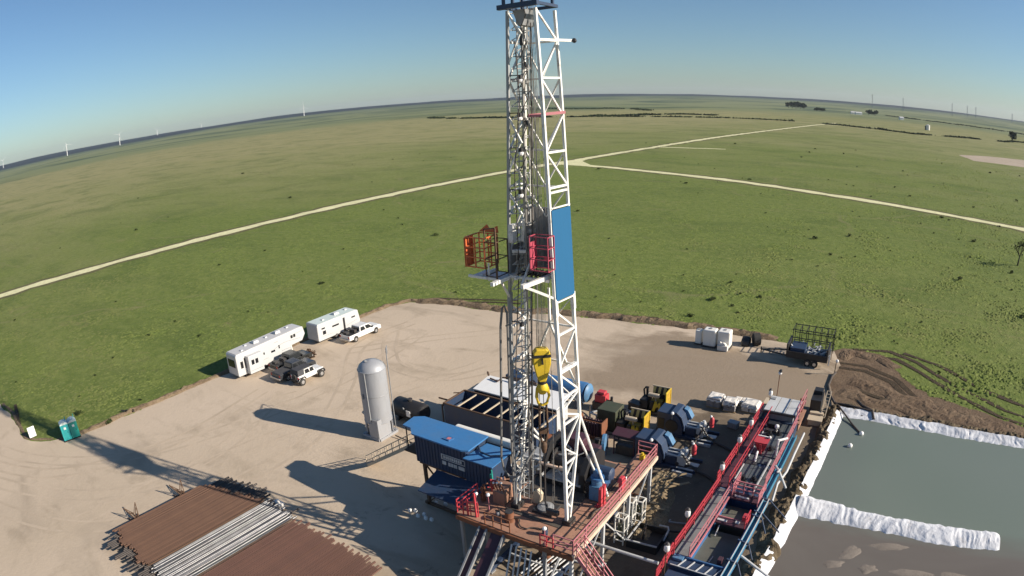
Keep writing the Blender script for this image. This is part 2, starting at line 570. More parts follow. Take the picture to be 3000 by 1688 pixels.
def mud_fluid():
    t = NT('drilling_mud')
    n = t.noise(.5, 4, .6)
    return t.out(t.mix(t.ramp(n, .35, .7), (.085, .088, .072), (.14, .14, .115)), .35, 0, .4)
M['mud'] = mud_fluid()
def grating():
    t = NT('walkway_grating')
    p = t.pos(True)
    w = t.n('TexWave', {'wave_type': 'BANDS', 'bands_direction': 'Y'}, Vector=p, Scale=5).outputs[1]
    c = t.mix(t.math('MULTIPLY', w, .45), (.24, .25, .25), (.12, .12, .12))
    c = t.mix(t.math('MULTIPLY', t.ramp(t.noise(1, 5, .6, p), .45, .7), .5), c, (.12, .1, .08))
    return t.out(c, .6, .2)
M['grating'] = grating()
def stripes():
    t = NT('black_yellow_stripes')
    p = t.n('Mapping', Vector=t.pos(True), Rotation=(0, 0, R(40))).outputs[0]
    w = t.n('TexWave', {'wave_type': 'BANDS', 'bands_direction': 'X'}, Vector=p, Scale=.75).outputs[1]
    c = t.mix(t.ramp(w, .49, .51), (.03, .025, .02), (.62, .47, .16))
    return t.out(c, .6)
M['stripes'] = stripes()
def leaf(name, a, b):
    t = NT(name)
    oi = t.n('ObjectInfo').outputs['Random']
    n = t.noise(2.5, 4, .6)
    c = t.mix(t.ramp(n, .3, .7), a, b)
    c = t.mix(t.math('MULTIPLY', oi, .4), c, tuple(x * .6 for x in a))
    return t.out(c, .85, 0, .2)
M['leaf'] = leaf('mesquite_leaves', (.028, .042, .012), (.055, .075, .02))
M['leaf_far'] = leaf('oak_leaves', (.02, .034, .012), (.04, .06, .02))
M['twig'] = leaf('bare_twigs', (.06, .055, .04), (.10, .085, .06))
M['dry_leaf'] = leaf('dry_brown_leaves', (.08, .045, .028), (.13, .075, .045))
# ================================================================== THE SETTING
def mesh_np(name, verts, faces_flat, nper, mat, smooth=False):
    me = bpy.data.meshes.new(name)
    nf = len(faces_flat) // nper
    me.vertices.add(len(verts))
    me.vertices.foreach_set('co', np.asarray(verts, np.float32).ravel())
    me.loops.add(len(faces_flat))
    me.loops.foreach_set('vertex_index', np.asarray(faces_flat, np.int32))
    me.polygons.add(nf)
    me.polygons.foreach_set('loop_start', np.arange(0, nf * nper, nper, dtype=np.int32))
    me.polygons.foreach_set('loop_total', np.full(nf, nper, np.int32))
    me.update(calc_edges=True)
    me.materials.append(mat)
    if smooth:
        me.polygons.foreach_set('use_smooth', np.ones(nf, bool))
    o = bpy.data.objects.new(name, me)
    COL.objects.link(o)
    return o

def inside(poly, x, y):
    c = np.zeros(x.shape, bool)
    n = len(poly)
    for i in range(n):
        x1, y1 = poly[i]
        x2, y2 = poly[(i + 1) % n]
        t = ((y1 > y) != (y2 > y)) & (x < (x2 - x1) * (y - y1) / ((y2 - y1) or 1e-9) + x1)
        c ^= t
    return c

# ground: one polar sheet out to 14 km, flat round the site, low ridges far away
radii = [0, 40, 100, 220, 450, 800, 1200] + [1500 + 260 * k for k in range(1, 25)] + [8200, 9200, 10500, 12000, 14000]
NA = 240
vv, ff = [], []
for i, r in enumerate(radii):
    for a in range(NA):
        th = 2 * math.pi * a / NA
        x, y = r * math.cos(th), r * math.sin(th)
        z = 0
        if r > 1200:
            k = min(1, (r - 1200) / 5200)
            nz = noise.noise(Vector((x / 2300, y / 2300, 3.1))) + .5 * noise.noise(Vector((x / 800, y / 800, 7.7)))
            z = k * (2 + 15 * nz) - 9 * math.sin(min(1, (r - 1200) / 3200) * math.pi)
            if r > 4200:
                z += (40 + 9 * nz) * min(1, (r - 4200) / 3300)
                z *= 1 - .9 * max(0, (r - 9000) / 5000)
        vv.append((x, y, z))
for i in range(len(radii) - 1):
    for a in range(NA):
        b = (a + 1) % NA
        ff += [i * NA + a, (i + 1) * NA + a, (i + 1) * NA + b, i * NA + b]
structure(mesh_np('ground', vv, ff, 4, M['grass'], True))

def rag(poly, step=1.5, amp=.5, closed=True, seed=0):
    out = []
    n = len(poly)
    for i in range(n if closed else n - 1):
        p, q = Vector((*poly[i], 0)), Vector((*poly[(i + 1) % n], 0))
        L = (q - p).length
        m = max(1, int(L / step))
        d = (q - p).normalized()
        nrm = Vector((-d.y, d.x, 0))
        for k in range(m):
            c = p.lerp(q, k / m)
            if k:
                c += nrm * amp * (noise.noise(Vector((c.x * .35, c.y * .35, seed))) + .6 * noise.noise(Vector((c.x * 1.3, c.y * 1.3, seed))))
            out.append((c.x, c.y))
    return out

def sheet(name, poly, z, mat):
    mb = MB()
    mb.add([(x, y, z) for x, y in poly], [tuple(range(len(poly)))])
    o = mb.build(name, mat)
    return structure(o)

PAD = [(-130, 8.2), (-89, 8.5), (-81, 8.9), (-74.4, 8.6), (-72.8, 9.3), (-70.6, 11.5), (-68.9, 15.5), (-68.4, 35), (-68.0, 66), (-66.5, 69), (-61.8, 70.6),
       (-52, 71.2), (-40.3, 74.6), (-24.6, 76.8), (-13, 77), (-5.2, 76.6), (-3.9, 72.5), (-4.5, 68.4), (-3.9, 63.8), (-3, 61), (-4, 34), (-5, -60), (-130, -60)]
PADR = rag(PAD, 1.2, .45)
sheet('gravel_pad', PADR, .022, M['pad'])
DIRT = [(-5.2, 77), (-2.6, 78.4), (.9, 77.9), (3.6, 73), (7.4, 67.6), (13.3, 66), (18.7, 62.6), (30, 61), (70, 60), (70, -60), (-9, -60), (-9, 30), (-9, 70)]
DIRTR = rag(DIRT, 1.0, .8, seed=4)
sheet('disturbed_soil', DIRTR, .012, M['dirt'])

def ribbon(name, pts, w, z, mat, amp=.25, step=3, kind='structure'):
    P = []
    for i in range(len(pts) - 1):
        p, q = Vector((*pts[i], 0)), Vector((*pts[i + 1], 0))
        m = max(1, int((q - p).length / step))
        P += [p.lerp(q, k / m) for k in range(m)]
    P.append(Vector((*pts[-1], 0)))
    mb = MB()
    v, f = [], []
    for i, p in enumerate(P):
        d = (P[min(i + 1, len(P) - 1)] - P[max(0, i - 1)]).normalized()
        nr = Vector((-d.y, d.x, 0))
        ww = w / 2
        a = amp * noise.noise(Vector((p.x * .2, p.y * .2, 1)))
        b = amp * noise.noise(Vector((p.x * .2, p.y * .2, 9)))
        v += [(p.x + nr.x * (ww + a), p.y + nr.y * (ww + a), z), (p.x - nr.x * (ww + b), p.y - nr.y * (ww + b), z)]
        if i:
            f.append((2 * i - 2, 2 * i - 1, 2 * i + 1, 2 * i))
    mb.add(v, f)
    o = mb.build(name, mat)
    o['kind'] = kind
    return o

ribbon('road_verge', [(-168, -60), (-165.3, 23.8), (-160.9, 70.8), (-156.5, 133.4), (-149.6, 217.5), (-145.8, 252), (-143.5, 262), (-137.9, 324.8), (-129.7, 453.7), (-98.2, 790), (-84, 925)], 9.5, .018, M['verge'], 2.5, 4)
ribbon('road_verge', [(-121.3, 244.2), (-109.5, 240.9), (-55, 223.9), (-21.6, 211.2), (14.3, 198.9), (43, 190), (160, 152), (300, 108)], 9, .021, M['verge'], 2.5, 4)
ribbon('road', [(-168, -60), (-165.3, 23.8), (-160.9, 70.8), (-156.5, 133.4), (-149.6, 217.5), (-145.8, 252), (-143.5, 262), (-137.9, 324.8), (-129.7, 453.7), (-98.2, 790), (-84, 925)], 4.9, .03, M['road'], 1.5, 4)
ribbon('road', [(-146, 250), (-137.1, 248.5), (-121.3, 244.2), (-109.5, 240.9), (-55, 223.9), (-21.6, 211.2), (14.3, 198.9), (43, 190), (160, 152), (300, 108)], 4.6, .034, M['road'], 1.5, 4)
mbj = MB()
mbj.add([(-150, 240, .038), (-137, 247, .038), (-124, 245, .038), (-138, 262, .038), (-140.5, 275, .038), (-146, 262, .038), (-148.5, 250, .038)], [(0, 1, 2, 3, 4, 5, 6)])
structure(mbj.build('road_junction', M['road']))
ribbon('side_track', [(-136, 350), (-118, 352), (-96, 357)], 3.2, .028, M['road'], 1.2, 5)
ribbon('side_track', [(-96, 820), (-60, 840), (-20, 880)], 5, .028, M['road'], 1.5, 6)
sheet('bare_soil_pad', rag([(52.2, 488), (58.9, 446), (98, 451.8), (190, 470), (215, 560), (116, 536), (78.5, 516)], 6, 1.5), .02, M['tan_pad'])
# tyre ruts over the grass beside the back right corner of the pad
for k, pts in enumerate([[(-4, 73.2), (-.5, 73.4), (3, 71), (6, 66.5), (9, 62)], [(-4, 71.8), (-.7, 72.0), (2.6, 69.8), (5.2, 65.5)], [(-2.8, 78.2), (2, 79.4), (6, 77), (11, 71.5), (17, 67), (25, 63.5)],
                         [(-2.2, 76.6), (3, 77.0), (6.5, 74), (10.5, 69.5), (16, 65.2), (24, 62)], [(4, 79.5), (9, 77), (14, 72), (21, 68), (30, 64)], [(-64, 72.4), (-58, 74.6), (-52, 77)], [(-60, 72.2), (-55, 74.6), (-50, 76.2)],
                         [(-50, 73), (-40, 76.6), (-30, 78.6)], [(-86.5, 10.5), (-83.2, 9.8), (-79, 9.2)], [(-1, 66), (4, 64.6), (10, 63), (16, 61.4)], [(0, 68), (5, 66), (11, 64.4), (18, 62.4)]]):
    ribbon('tyre_rut', pts, .7 if k < 5 else .5, .042 + .004 * k, M['track'], .35, 1)

# faint wheel tracks on the pad
for k, pts in enumerate([[(-120, 0), (-90, 2), (-72, 6), (-60, 16), (-55, 30), (-54, 46), (-56, 60)], [(-110, -8), (-84, -4), (-66, 3), (-53, 14), (-50, 30), (-46, 46), (-43, 54), (-42, 60)],
                         [(-60, 50), (-54, 58), (-48, 64), (-44, 69)], [(-52, 8), (-52, 24), (-56, 34), (-55.5, 38)], [(-60, 62), (-60, 52), (-52, 42), (-46, 30), (-48, 12), (-60, 2), (-80, -4)],
                         [(-40, 56), (-44, 50), (-52, 50), (-60, 58)], [(-100, 4), (-80, 1), (-64, 8), (-58, 22), (-60, 36)]]):
    P = []
    for i in range(len(pts) - 1):
        p0, p1, p2, p3 = (Vector((*pts[max(0, min(len(pts) - 1, j))], 0)) for j in (i - 1, i, i + 1, i + 2))
        for q in range(8):
            u = q / 8
            P.append(.5 * ((2 * p1) + (p2 - p0) * u + (2 * p0 - 5 * p1 + 4 * p2 - p3) * u * u + (3 * p1 - p0 - 3 * p2 + p3) * u ** 3))
    P.append(Vector((*pts[-1], 0)))
    for s in (-1, 1):
        Q = []
        for i, p in enumerate(P):
            d = (P[min(i + 1, len(P) - 1)] - P[max(0, i - 1)]).normalized()
            Q.append((p.x - d.y * s * .85, p.y + d.x * s * .85))
        ribbon('wheel_track', Q, .34, .026 + .0007 * (2 * k + (s > 0)), M['pad_track'], .14, .8)

# low earth bank round the pad edge
def bank(name, pts, w, h, mat, seed=0, step=.5, rough=.5, cols=7, z0=0):
    P = []
    for i in range(len(pts) - 1):
        p, q = Vector((*pts[i], 0)), Vector((*pts[i + 1], 0))
        m = max(1, int((q - p).length / step))
        P += [p.lerp(q, k / m) for k in range(m)]
    P.append(Vector((*pts[-1], 0)))
    v, f = [], []
    for i, p in enumerate(P):
        d = (P[min(i + 2, len(P) - 1)] - P[max(0, i - 2)]).normalized()
        nr = Vector((-d.y, d.x, 0))
        en = min(1, i / 3, (len(P) - 1 - i) / 3)
        for k in range(cols):
            u = k / (cols - 1) * 2 - 1
            wob = .35 * w * noise.noise(Vector((p.x * .4, p.y * .4, seed + 5)))
            c = p + nr * (u * w / 2 * (1 + .3 * noise.noise(Vector((p.x * .5, p.y * .5, seed)))) + wob)
            z = h * (1 - u * u) * (1 + rough * 1.4 * noise.noise(Vector((c.x * 1.1, c.y * 1.1, seed))) + rough * noise.noise(Vector((c.x * 3, c.y * 3, seed))))
            z *= en
            if k in (0, cols - 1):
                z = -.05
            v.append((c.x, c.y, z0 + z))
            if i and k:
                a = (i - 1) * cols + k - 1
                f.append((a, a + 1, i * cols + k, i * cols + k - 1))
    mb = MB()
    mb.add(v, f)
    return structure(mb.build(name, mat))
bank('earth_bank', [(-70.2, 12.2), (-69.2, 15.5), (-68.9, 35), (-68.5, 66), (-67, 69.6), (-61.8, 71.3)], 1.1, .32, M['edge'], 1, .6)
bank('earth_bank', [(-66, 69.8), (-61.8, 71.5), (-52, 72.4), (-40.3, 75.8), (-24.6, 77.8), (-13, 78)], 2.4, .42, M['edge'], 2, .6)
bank('earth_bank', [(-89, 8.9), (-84, 9.5), (-79.5, 9.1), (-74.6, 9.0), (-72.9, 9.8), (-70.9, 11.8)], .6, .1, M['edge'], 3, .4)
bank('earth_bank', [(-6.1, 18), (-5.0, 33.5), (-4.1, 45), (-3.3, 58), (-2.9, 61.2)], 1.9, .6, M['berm'], 5, .14, .45, 17)
bank('earth_bank', [(-2.6, 61.6), (.3, 61.0), (7.4, 60.8), (18, 60.4), (34, 60.4)], 2.2, .5, M['berm'], 6, .2, .45, 14)
bank('soil_windrow', [(-2.4, 69), (3, 67), (8, 64), (14, 62.6), (22, 61.6)], 3.4, .2, M['dirt'], 8, .25, .5, 13)
bank('soil_windrow', [(-3.4, 65.4), (1, 64), (7, 62.8)], 2.6, .2, M['dirt'], 9, .25, .5, 11)
bank('soil_windrow', [(-4.2, 74.4), (-2.6, 76.6), (.8, 76.6), (3, 74)], 2.2, .22, M['dirt'], 10, .25, .5, 11)
# lumpy spoil beside the rig floor
bank('spoil_heap', [(-13.6, 33.8), (-14.0, 37), (-14.6, 41), (-15.6, 43.4)], 2.8, .38, M['rubble'], 11, .14, .55, 22)
bank('spoil_heap', [(-24.5, 39.5), (-22.5, 41.5), (-20.5, 42)], 2.4, .3, M['rubble'], 12, .18, .55, 16)

# pit water (one sheet), drying mud flats
WATER = [(-3.2, 60), (-4.4, 30), (-5.6, 14), (-6, -30), (60, -30), (60, 60)]
sheet('water', WATER, .10, M['water'])
for i, (cx, cy, rx, ry, a) in enumerate([(1.6, 38.3, 1.15, .55, .9), (3.1, 36.8, .8, .5, .4), (4.4, 39.8, 1.5, .45, .2), (11.5, 36.6, 3.2, 1.5, -.2), (6.5, 37.2, 1.6, .45, .1), (16, 37.6, 2.6, .8, -.1), (.5, 36.6, .9, .4, .5)]):
    mb = MB()
    ring = []
    for k in range(28):
        th = 2 * math.pi * k / 28
        rr = 1 + .45 * noise.noise(Vector((math.cos(th) * 1.3 + i * 5, math.sin(th) * 1.3, i)))
        x, y = rx * rr * math.cos(th), ry * rr * math.sin(th)
        ring.append((cx + x * math.cos(a) - y * math.sin(a), cy + x * math.sin(a) + y * math.cos(a)))
    v = [(x, y, .09) for x, y in ring] + [(cx + (x - cx) * .8, cy + (y - cy) * .8, .135) for x, y in ring] + [(cx, cy, .15)]
    f = [(k, (k + 1) % 28, 28 + (k + 1) % 28, 28 + k) for k in range(28)] + [(28 + k, 28 + (k + 1) % 28, 56) for k in range(28)]
    mb.add(v, f)
    structure(mb.build('mud_flat', M['mudflat'], smooth=True))

# white plastic liner: crumpled sheets with thickness of folds
def liner(pts, prof, label, amp=.12, step=.22, seed=0, folds=1.0, cols=12):
    P = []
    for i in range(len(pts) - 1):
        p, q = Vector((*pts[i], 0)), Vector((*pts[i + 1], 0))
        m = max(1, int((q - p).length / step))
        P += [p.lerp(q, k / m) for k in range(m)]
    P.append(Vector((*pts[-1], 0)))
    v, f = [], []
    ds = 0
    for i, p in enumerate(P):
        d = (P[min(i + 3, len(P) - 1)] - P[max(0, i - 3)]).normalized()
        nr = Vector((-d.y, d.x, 0))
        ds += step
        for k in range(cols):
            u = k / (cols - 1)
            off, z = prof(u, ds)
            w_ = .8 * noise.noise(Vector((ds * .35, u * 1.5, seed + 20)))
            fo = folds * (1.1 * (.45 - abs(noise.noise(Vector((ds * .8 + w_ * 2, u * 1.1 + w_, seed))))) + .9 * (.35 - abs(noise.noise(Vector((ds * 3.1 + w_ * 3, u * .7, seed + 3))))) * (.3 + max(0, noise.noise(Vector((ds * .3, 1, seed))) + .4)))
            off += amp * (1.6 * noise.noise(Vector((ds * .5, u * 1.2, seed + 9))) + 1.1 * noise.noise(Vector((ds * 1.9, u * 1.2, seed + 12))))
            c = p + nr * off
            wgt = math.sin(math.pi * min(1, max(0, u))) * .8 + .25
            v.append((c.x, c.y, z + amp * fo * wgt))
            if i and k:
                a = (i - 1) * cols + k - 1
                f.append((a, a + 1, i * cols + k, i * cols + k - 1))
    mb = MB()
    mb.add(v, f)
    b = (pts[0][0], pts[0][1], .1)
    o = mb.build('pit_liner', M['liner'], None, b, True)
    return tag(o, label, 'liner')
# left edge: from the bank crest down into the water
liner([(-5.6, 16), (-4.35, 31), (-3.95, 36), (-3.35, 45), (-2.75, 54), (-2.35, 59.6)], lambda u, s: (.55 - 1.15 * u, .60 - .62 * u + .05 * math.sin(u * 6)), 'smooth white plastic liner strip along the straight left edge of the mud pit', .05, .3, 1, .6)
liner([(-2.6, 59.9), (3, 59.8), (10, 59.4), (18, 59.1), (34, 58.6)], lambda u, s: (.7 - 1.4 * u, .58 - .58 * u), 'crumpled white plastic liner along the far edge of the green pit', .13, .1, 2, 1.0, 18)
def hump(u, s):
    en = math.sqrt(max(.0004, 1 - max(0, 1 - (17.75 - s) / 1.1) ** 2)) if s < 17.74 else .02
    w = .98 + .12 * math.sin(s * .6)
    root = max(0, 1 - s / 2.5)
    z = .02 + .55 * en * (min(1, u / .72) ** .75 if u < .9 else max(0, (1 - u) / .1))
    return (u * 2 - 1) * w * (.3 + .7 * en) * (1 + .25 * root), z + .25 * root * (1 - u) * u * 4
def hump_old(u, s):
    w = 1.15 + .2 * math.sin(s * .5)
    en = min(1, max(.05, (17.6 - s) / 1.2))
    a = (u * 2 - 1)
    return a * w * (.35 + .65 * math.sqrt(en)), .02 + (.62 * (1 - abs(a) ** 1.7)) * math.sqrt(en) - .05 * abs(a)
liner([(-3.6, 42.7), (-2, 42.6), (1, 42.4), (5, 42.2), (9, 42.1), (13.9, 42.3)], hump, 'folded white plastic tongue of liner dividing the green and brown pits', .15, .09, 3, .9, 28)

# ------------------------------------------------------------------ grass tufts in the pasture (uncountable)
N = 150000
az = rng.uniform(R(-54), R(54), N)
rr = 45 * (420 / 45) ** rng.uniform(0, 1, N) ** .95
cx_ = rr * np.sin(az)
cy_ = rr * np.cos(az)
X = cx_ * _cy - cy_ * _sy
Y = cx_ * _sy + cy_ * _cy
keep = ~inside(PADR, X, Y) & ~inside(DIRTR, X, Y)
keep &= ~((np.abs(X - (-165.3 + (Y - 23.8) * .083)) < 5) & (Y < 300))
keep &= ~((np.abs(Y - (240.9 - (X + 109.5) * .326)) < 4.5) & (X > -150))
cl = np.array([noise.noise(Vector((x * .11, y * .11, 2))) + .6 * noise.noise(Vector((x * .4, y * .4, 6))) for x, y in zip(X, Y)])
keep &= (cl > rng.uniform(-.75, .55, N))
X, Y, cl, rr = X[keep], Y[keep], cl[keep], rr[keep]
n = len(X)
hgt = (.05 + .125 * np.clip(cl + .4, 0, 1.2)) * rng.uniform(.6, 1.4, n) * np.clip(1.0 + (X + 10) / 90, .55, 1.5)
wid = rng.uniform(.12, .34, n) * (1 + rr / 260)
th0 = rng.uniform(0, 6.28, n)
V = np.zeros((n, 5, 3), np.float32)
for k in range(4):
    a = th0 + k * math.pi / 2
    s_ = wid * rng.uniform(.6, 1.3, n)
    V[:, k, 0] = X + s_ * np.cos(a)
    V[:, k, 1] = Y + s_ * np.sin(a)
    V[:, k, 2] = -.02
V[:, 4, 0] = X + rng.uniform(-.12, .12, n)
V[:, 4, 1] = Y + rng.uniform(-.12, .12, n)
V[:, 4, 2] = hgt
idx = np.arange(n)[:, None] * 5
F = np.concatenate([idx + np.array([[k, (k + 1) % 4, 4]]) for k in range(4)], 1)
g = mesh_np('grass', V.reshape(-1, 3), F.reshape(-1), 3, M['tuft'], True)
g['kind'] = 'stuff'
# ================================================================== THE RIG
def lerp_tab(tab, z):
    for (z0, a), (z1, b) in zip(tab, tab[1:]):
        if z <= z1:
            return a + (b - a) * max(0, (z - z0)) / (z1 - z0)
    return tab[-1][1]
FZ = 4.5          # rig floor height
TA = [(4.5, -16.27), (11.7, -16.49), (19, -16.85), (24, -17.0), (29, -17.15), (35, -17.37), (38, -17.45)]
TL = [(4.5, -20.1), (9.6, -20.12), (14, -19.9), (20, -19.72), (24, -19.56), (30, -19.24), (35, -19.04), (38, -19)]
def cA(z): return Vector((lerp_tab(TA, z), 28.5, z))
def cL(z): return Vector((lerp_tab(TL, z), 28.5, z))
KN = 11.7
def cB(z):
    if z < KN:
        return Vector((-16.3, 28.85, 4.6)).lerp(Vector((-16.33, 30.2, KN)), (z - 4.6) / (KN - 4.6))
    return Vector((lerp_tab(TA, z) + .16, 30.2, z))
def cD(z):
    if z < KN:
        return Vector((-20.1, 28.85, 4.6)).lerp(Vector((-20.0, 30.2, KN)), (z - 4.6) / (KN - 4.6))
    return Vector((lerp_tab(TL, z) - .06, 30.2, z))

mast = thing('drilling_mast', 'tall white lattice drilling mast with a blue windbreak panel, rising above the rig floor', 'drilling mast', (-18.2, 29.3, FZ))
ZT = 37.2
for fn, w in ((cA, .17), (cL, .15), (cB, .15), (cD, .14)):
    m = MB()
    zs = [4.6, KN, 15, 19, 24, 29, 34.7]
    for a, b in zip(zs, zs[1:]):
        k = w * (1.12 if b <= 19 else .95)
        m.beam(fn(a), fn(b), k)
    m.beam(fn(18.3), fn(19.3), w * 1.5)
    m.build('leg', M['leg_shade'] if fn is cL else M['white_mast'], mast)
def face(P, Q, low, top, name='side_bracing'):
    m = MB()
    for z in (33, 31, 27.1, 25.25, 25.0, 17.2, 13.4, KN):
        m.beam(P(z), Q(z), .11)
    m.beam(P(15.05), Q(15.05), .2)
    zz = [(34.7, 33), (31, 33), (31, 29), (27.1, 29), (27.1, 25.25)]
    if top:
        zz += [(23.6, 25), (21.6, 23.6), (19.5, 21.6)]
    zz += [(18.6, 17.2), (15.3, 17.1), (14.9, 13.4), (12.6, 13.3), (10.2, 11.7), (12.5, 11.7)]
    for a, b in zz:
        m.beam(P(a), Q(b), .095)
    z = 10.2
    k = 0
    while z > 5.6:
        st = 1.05 if z > 8 else .75
        if k % 2 == 0:
            m.beam(P(z), Q(z - st), .085)
        else:
            m.beam(Q(z), P(z - st), .085)
        z -= st
        k += 1
    m.beam(P(9), Q(9), .085)
    m.beam(P(7.2), Q(7.2), .085)
    m.build(name, M['white_mast'], mast)
face(cA, cB, 0, False)
face(cL, cD, 0, True)
m = MB()      # back face
for z in (33, 31, 27.1, 25.1, 17.2, 14.9):
    m.beam(cD(z), cB(z), .09)
mid = lambda z: (cD(z) + cB(z)) / 2
for a, b in ((33, 31), (31, 29), (29, 27.1), (27.1, 25.1), (25.1, 23.4)):
    m.beam(cD(a), mid(b), .075)
    m.beam(cB(a), mid(b), .075)
m.beam(mid(17.2), cB(13.2), .11)
m.beam(mid(17.2), cD(13.2), .11)
m.beam(mid(19.3), mid(17.2), .12)
m.beam(cB(19), mid(17.2), .05)
m.beam(cD(14.9), cB(12.5), .07)
m.build('back_bracing', M['white_mast'], mast)
m = MB()      # front short corner braces
for z0, z1 in ((34.6, 33.4), (29, 27.6), (25, 23.8)):
    m.beam(cL(z0), cL(z1) + Vector((.85, 0, 0)), .09)
    m.beam(cL(z1 - 1.6), cL(z1) + Vector((.75, 0, 0)), .08)
m.build('front_bracing', M['white_mast'], mast)
# red spreader bar and the small outrigger with a dark end
m = MB(); m.beam(cA(29.05) + Vector((-.85, -.05, 0)), cB(29.15) + Vector((.15, 0, 0)), .15); m.beam(cA(29.05) + Vector((-.9, 0, 0)), cA(29.05), .12)
m.build('red_spreader', M['pink'], mast)
m = MB(); m.beam(cA(33), cB(33) + Vector((.75, .3, 0)), .14); m.build('outrigger', M['white_mast'], mast)
m = MB(); m.sph(cB(33) + Vector((.85, .33, 0)), .14); m.build('outrigger_lamp', M['black'], mast)
# crown platform
m = MB()
m.beam((-19.5, 28.3, 34.9), (-17.05, 28.3, 34.95), .26)
m.beam((-19.35, 30.35, 34.9), (-17.1, 30.35, 34.95), .16)
m.beam((-19.3, 28.3, 34.9), (-19.3, 30.35, 34.9), .16)
m.beam((-17.15, 28.3, 34.95), (-17.15, 30.35, 34.95), .16)
for x, y in ((-19.2, 28.4), (-17.35, 28.4), (-19.2, 30.2), (-17.3, 30.2), (-18.7, 28.5), (-18.1, 28.5)):
    m.beam((x, y, 34.9), (x, y, ZT + .3), .14)
m.build('crown_frame', M['navy'], mast)
m = MB()
for x in (-18.75, -18.55, -18.35, -18.0, -17.8):
    m.lathe((x - .04, 29.3, 36.3), (x + .04, 29.3, 36.3), [(0, .5), (.08, .5)], 18)
m.build('crown_sheave', M['ltgrey'], mast)
m = MB(); m.prism([(-18.95, 34.75), (-18.15, 34.75), (-18.35, 33.9), (-18.6, 33.85)], 28.8, 30.0, 'y'); m.build('crown_gusset', M['grey'], mast)
# windbreak: blue right side, grey back, left panel greyed to paint in its shade
m = MB()
t = Vector((.10, 0, 0))
def panel(P, Q, z0, z1, off, th):
    a, b, c, d = P(z0) + off, Q(z0) + off, Q(z1) + off, P(z1) + off
    e = off.normalized() * th
    return m.add([a, b, c, d, a + e, b + e, c + e, d + e], [(0, 1, 2, 3), (7, 6, 5, 4), (0, 4, 5, 1), (1, 5, 6, 2), (2, 6, 7, 3), (3, 7, 4, 0)])
panel(cA, cB, 19.2, 24.1, Vector((.09, 0, 0)), .04)
m.build('wind_wall', M['blue_panel'], mast)['label'] = 'blue windbreak panel'
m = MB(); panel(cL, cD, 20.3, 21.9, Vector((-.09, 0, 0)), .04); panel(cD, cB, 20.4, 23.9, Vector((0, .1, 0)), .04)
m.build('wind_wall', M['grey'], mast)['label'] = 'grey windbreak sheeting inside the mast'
m = MB(); m.beam(cB(24.2) + Vector((.1, 0, 0)), cA(24.2) + Vector((.1, 0, 0)), .07); m.beam(cB(19.1) + Vector((.1, 0, 0)), cA(19.1) + Vector((.1, 0, 0)), .07); m.build('wind_wall_frame', M['white_mast'], mast)
# white locking beams at the left side above the board
m = MB()
for z in (24.6, 24.1, 23.1, 22.7, 22.3):
    m.beam(cL(z) + Vector((0, .1, 0)), cL(z) + Vector((.95, 1.2, 0)), .13 if z > 24 else .17)
m.beam(cL(22.2) + Vector((.2, 0, 0)), cL(23.2) + Vector((.2, 0, 0)), .3)
m.beam(cL(22.2) + Vector((.6, .5, 0)), cL(23.4) + Vector((.7, .5, 0)), .2)
m.beam(cL(21.7) + Vector((.2, .0, 0)), cL(21.7) + Vector((.9, .3, 0)), .16)
m.build('locking_frame', M['white_mast'], mast)
# ladder inside left leg, guide lines
m = MB()
for x in (-.02, .38):
    m.beam(cL(5) + Vector((.22 + x, .7, 0)), cL(34.5) + Vector((.12 + x, .7, 0)), .045)
for k in range(74):
    z = 5 + k * .4
    o = .22 - .1 * (z - 5) / 29.5
    m.beam(cL(z) + Vector((o - .02, .7, 0)), cL(z) + Vector((o + .38, .7, 0)), .035)
m.build('ladder', M['lace'], mast)
m = MB()
random.seed(17)
z = 5.6
while z < 34:      # fine inner lacing of the left side
    dz = random.uniform(.55, .95)
    a_ = cL(z) + Vector((.12, .1, 0)); b_ = cL(z + dz) + Vector((.75, .95, 0))
    m.beam(a_, b_, .05); m.beam(cL(z + dz) + Vector((.12, .1, 0)), cL(z + dz) + Vector((.75, .95, 0)), .05)
    if random.random() < .5:
        m.beam(b_, cL(z + dz * 1.6) + Vector((.3, 1.4, 0)), .05)
    z += dz
m.beam(cL(5.5) + Vector((.75, .95, 0)), cL(34) + Vector((.6, .95, 0)), .06)
m.build('inner_lacing', M['lace'], mast)
m = MB()
z = 24.6
while z < 34:
    m.path([cL(z) + Vector((.55, .3, 0)), cL(z + .8) + Vector((.95 + .1 * random.random(), .2, 0)), cL(z + 1.7) + Vector((.6, .5, 0))], .03, 5)
    z += 1.5
m.path([cL(33) + Vector((.5, -.1, 0)), cL(30) + Vector((.8, -.15, 0)), cL(26) + Vector((.45, -.1, 0)), cL(21) + Vector((.7, -.1, 0)), cL(15) + Vector((.4, -.15, 0)), cL(9) + Vector((.6, -.1, 0))], .03, 5)
m.path([cL(34) + Vector((1.1, .5, 0)), cL(28) + Vector((1.2, .4, 0)), cL(21) + Vector((1.35, .2, 0)), cL(10) + Vector((1.2, .3, 0)), cL(5) + Vector((1.0, .3, 0))], .035, 5)
m.build('hanging_cable', M['hose'], mast)
m = MB()
for dx, dy in ((.95, .9), (1.15, 1.2), (.7, 1.4)):
    m.tube(cL(5) + Vector((dx + .4, dy, 0)), cL(34.5) + Vector((dx * .6, dy, 0)), .028, 6)
m.tube(cL(7) + Vector((1.0, .3, 0)), cL(34) + Vector((.6, .4, 0)), .06, 8)
m.tube(cL(24) + Vector((.7, .5, 0)), cL(31.5) + Vector((.62, .5, 0)), .09, 8)
m.build('service_line', M['wire'], mast)
m = MB()
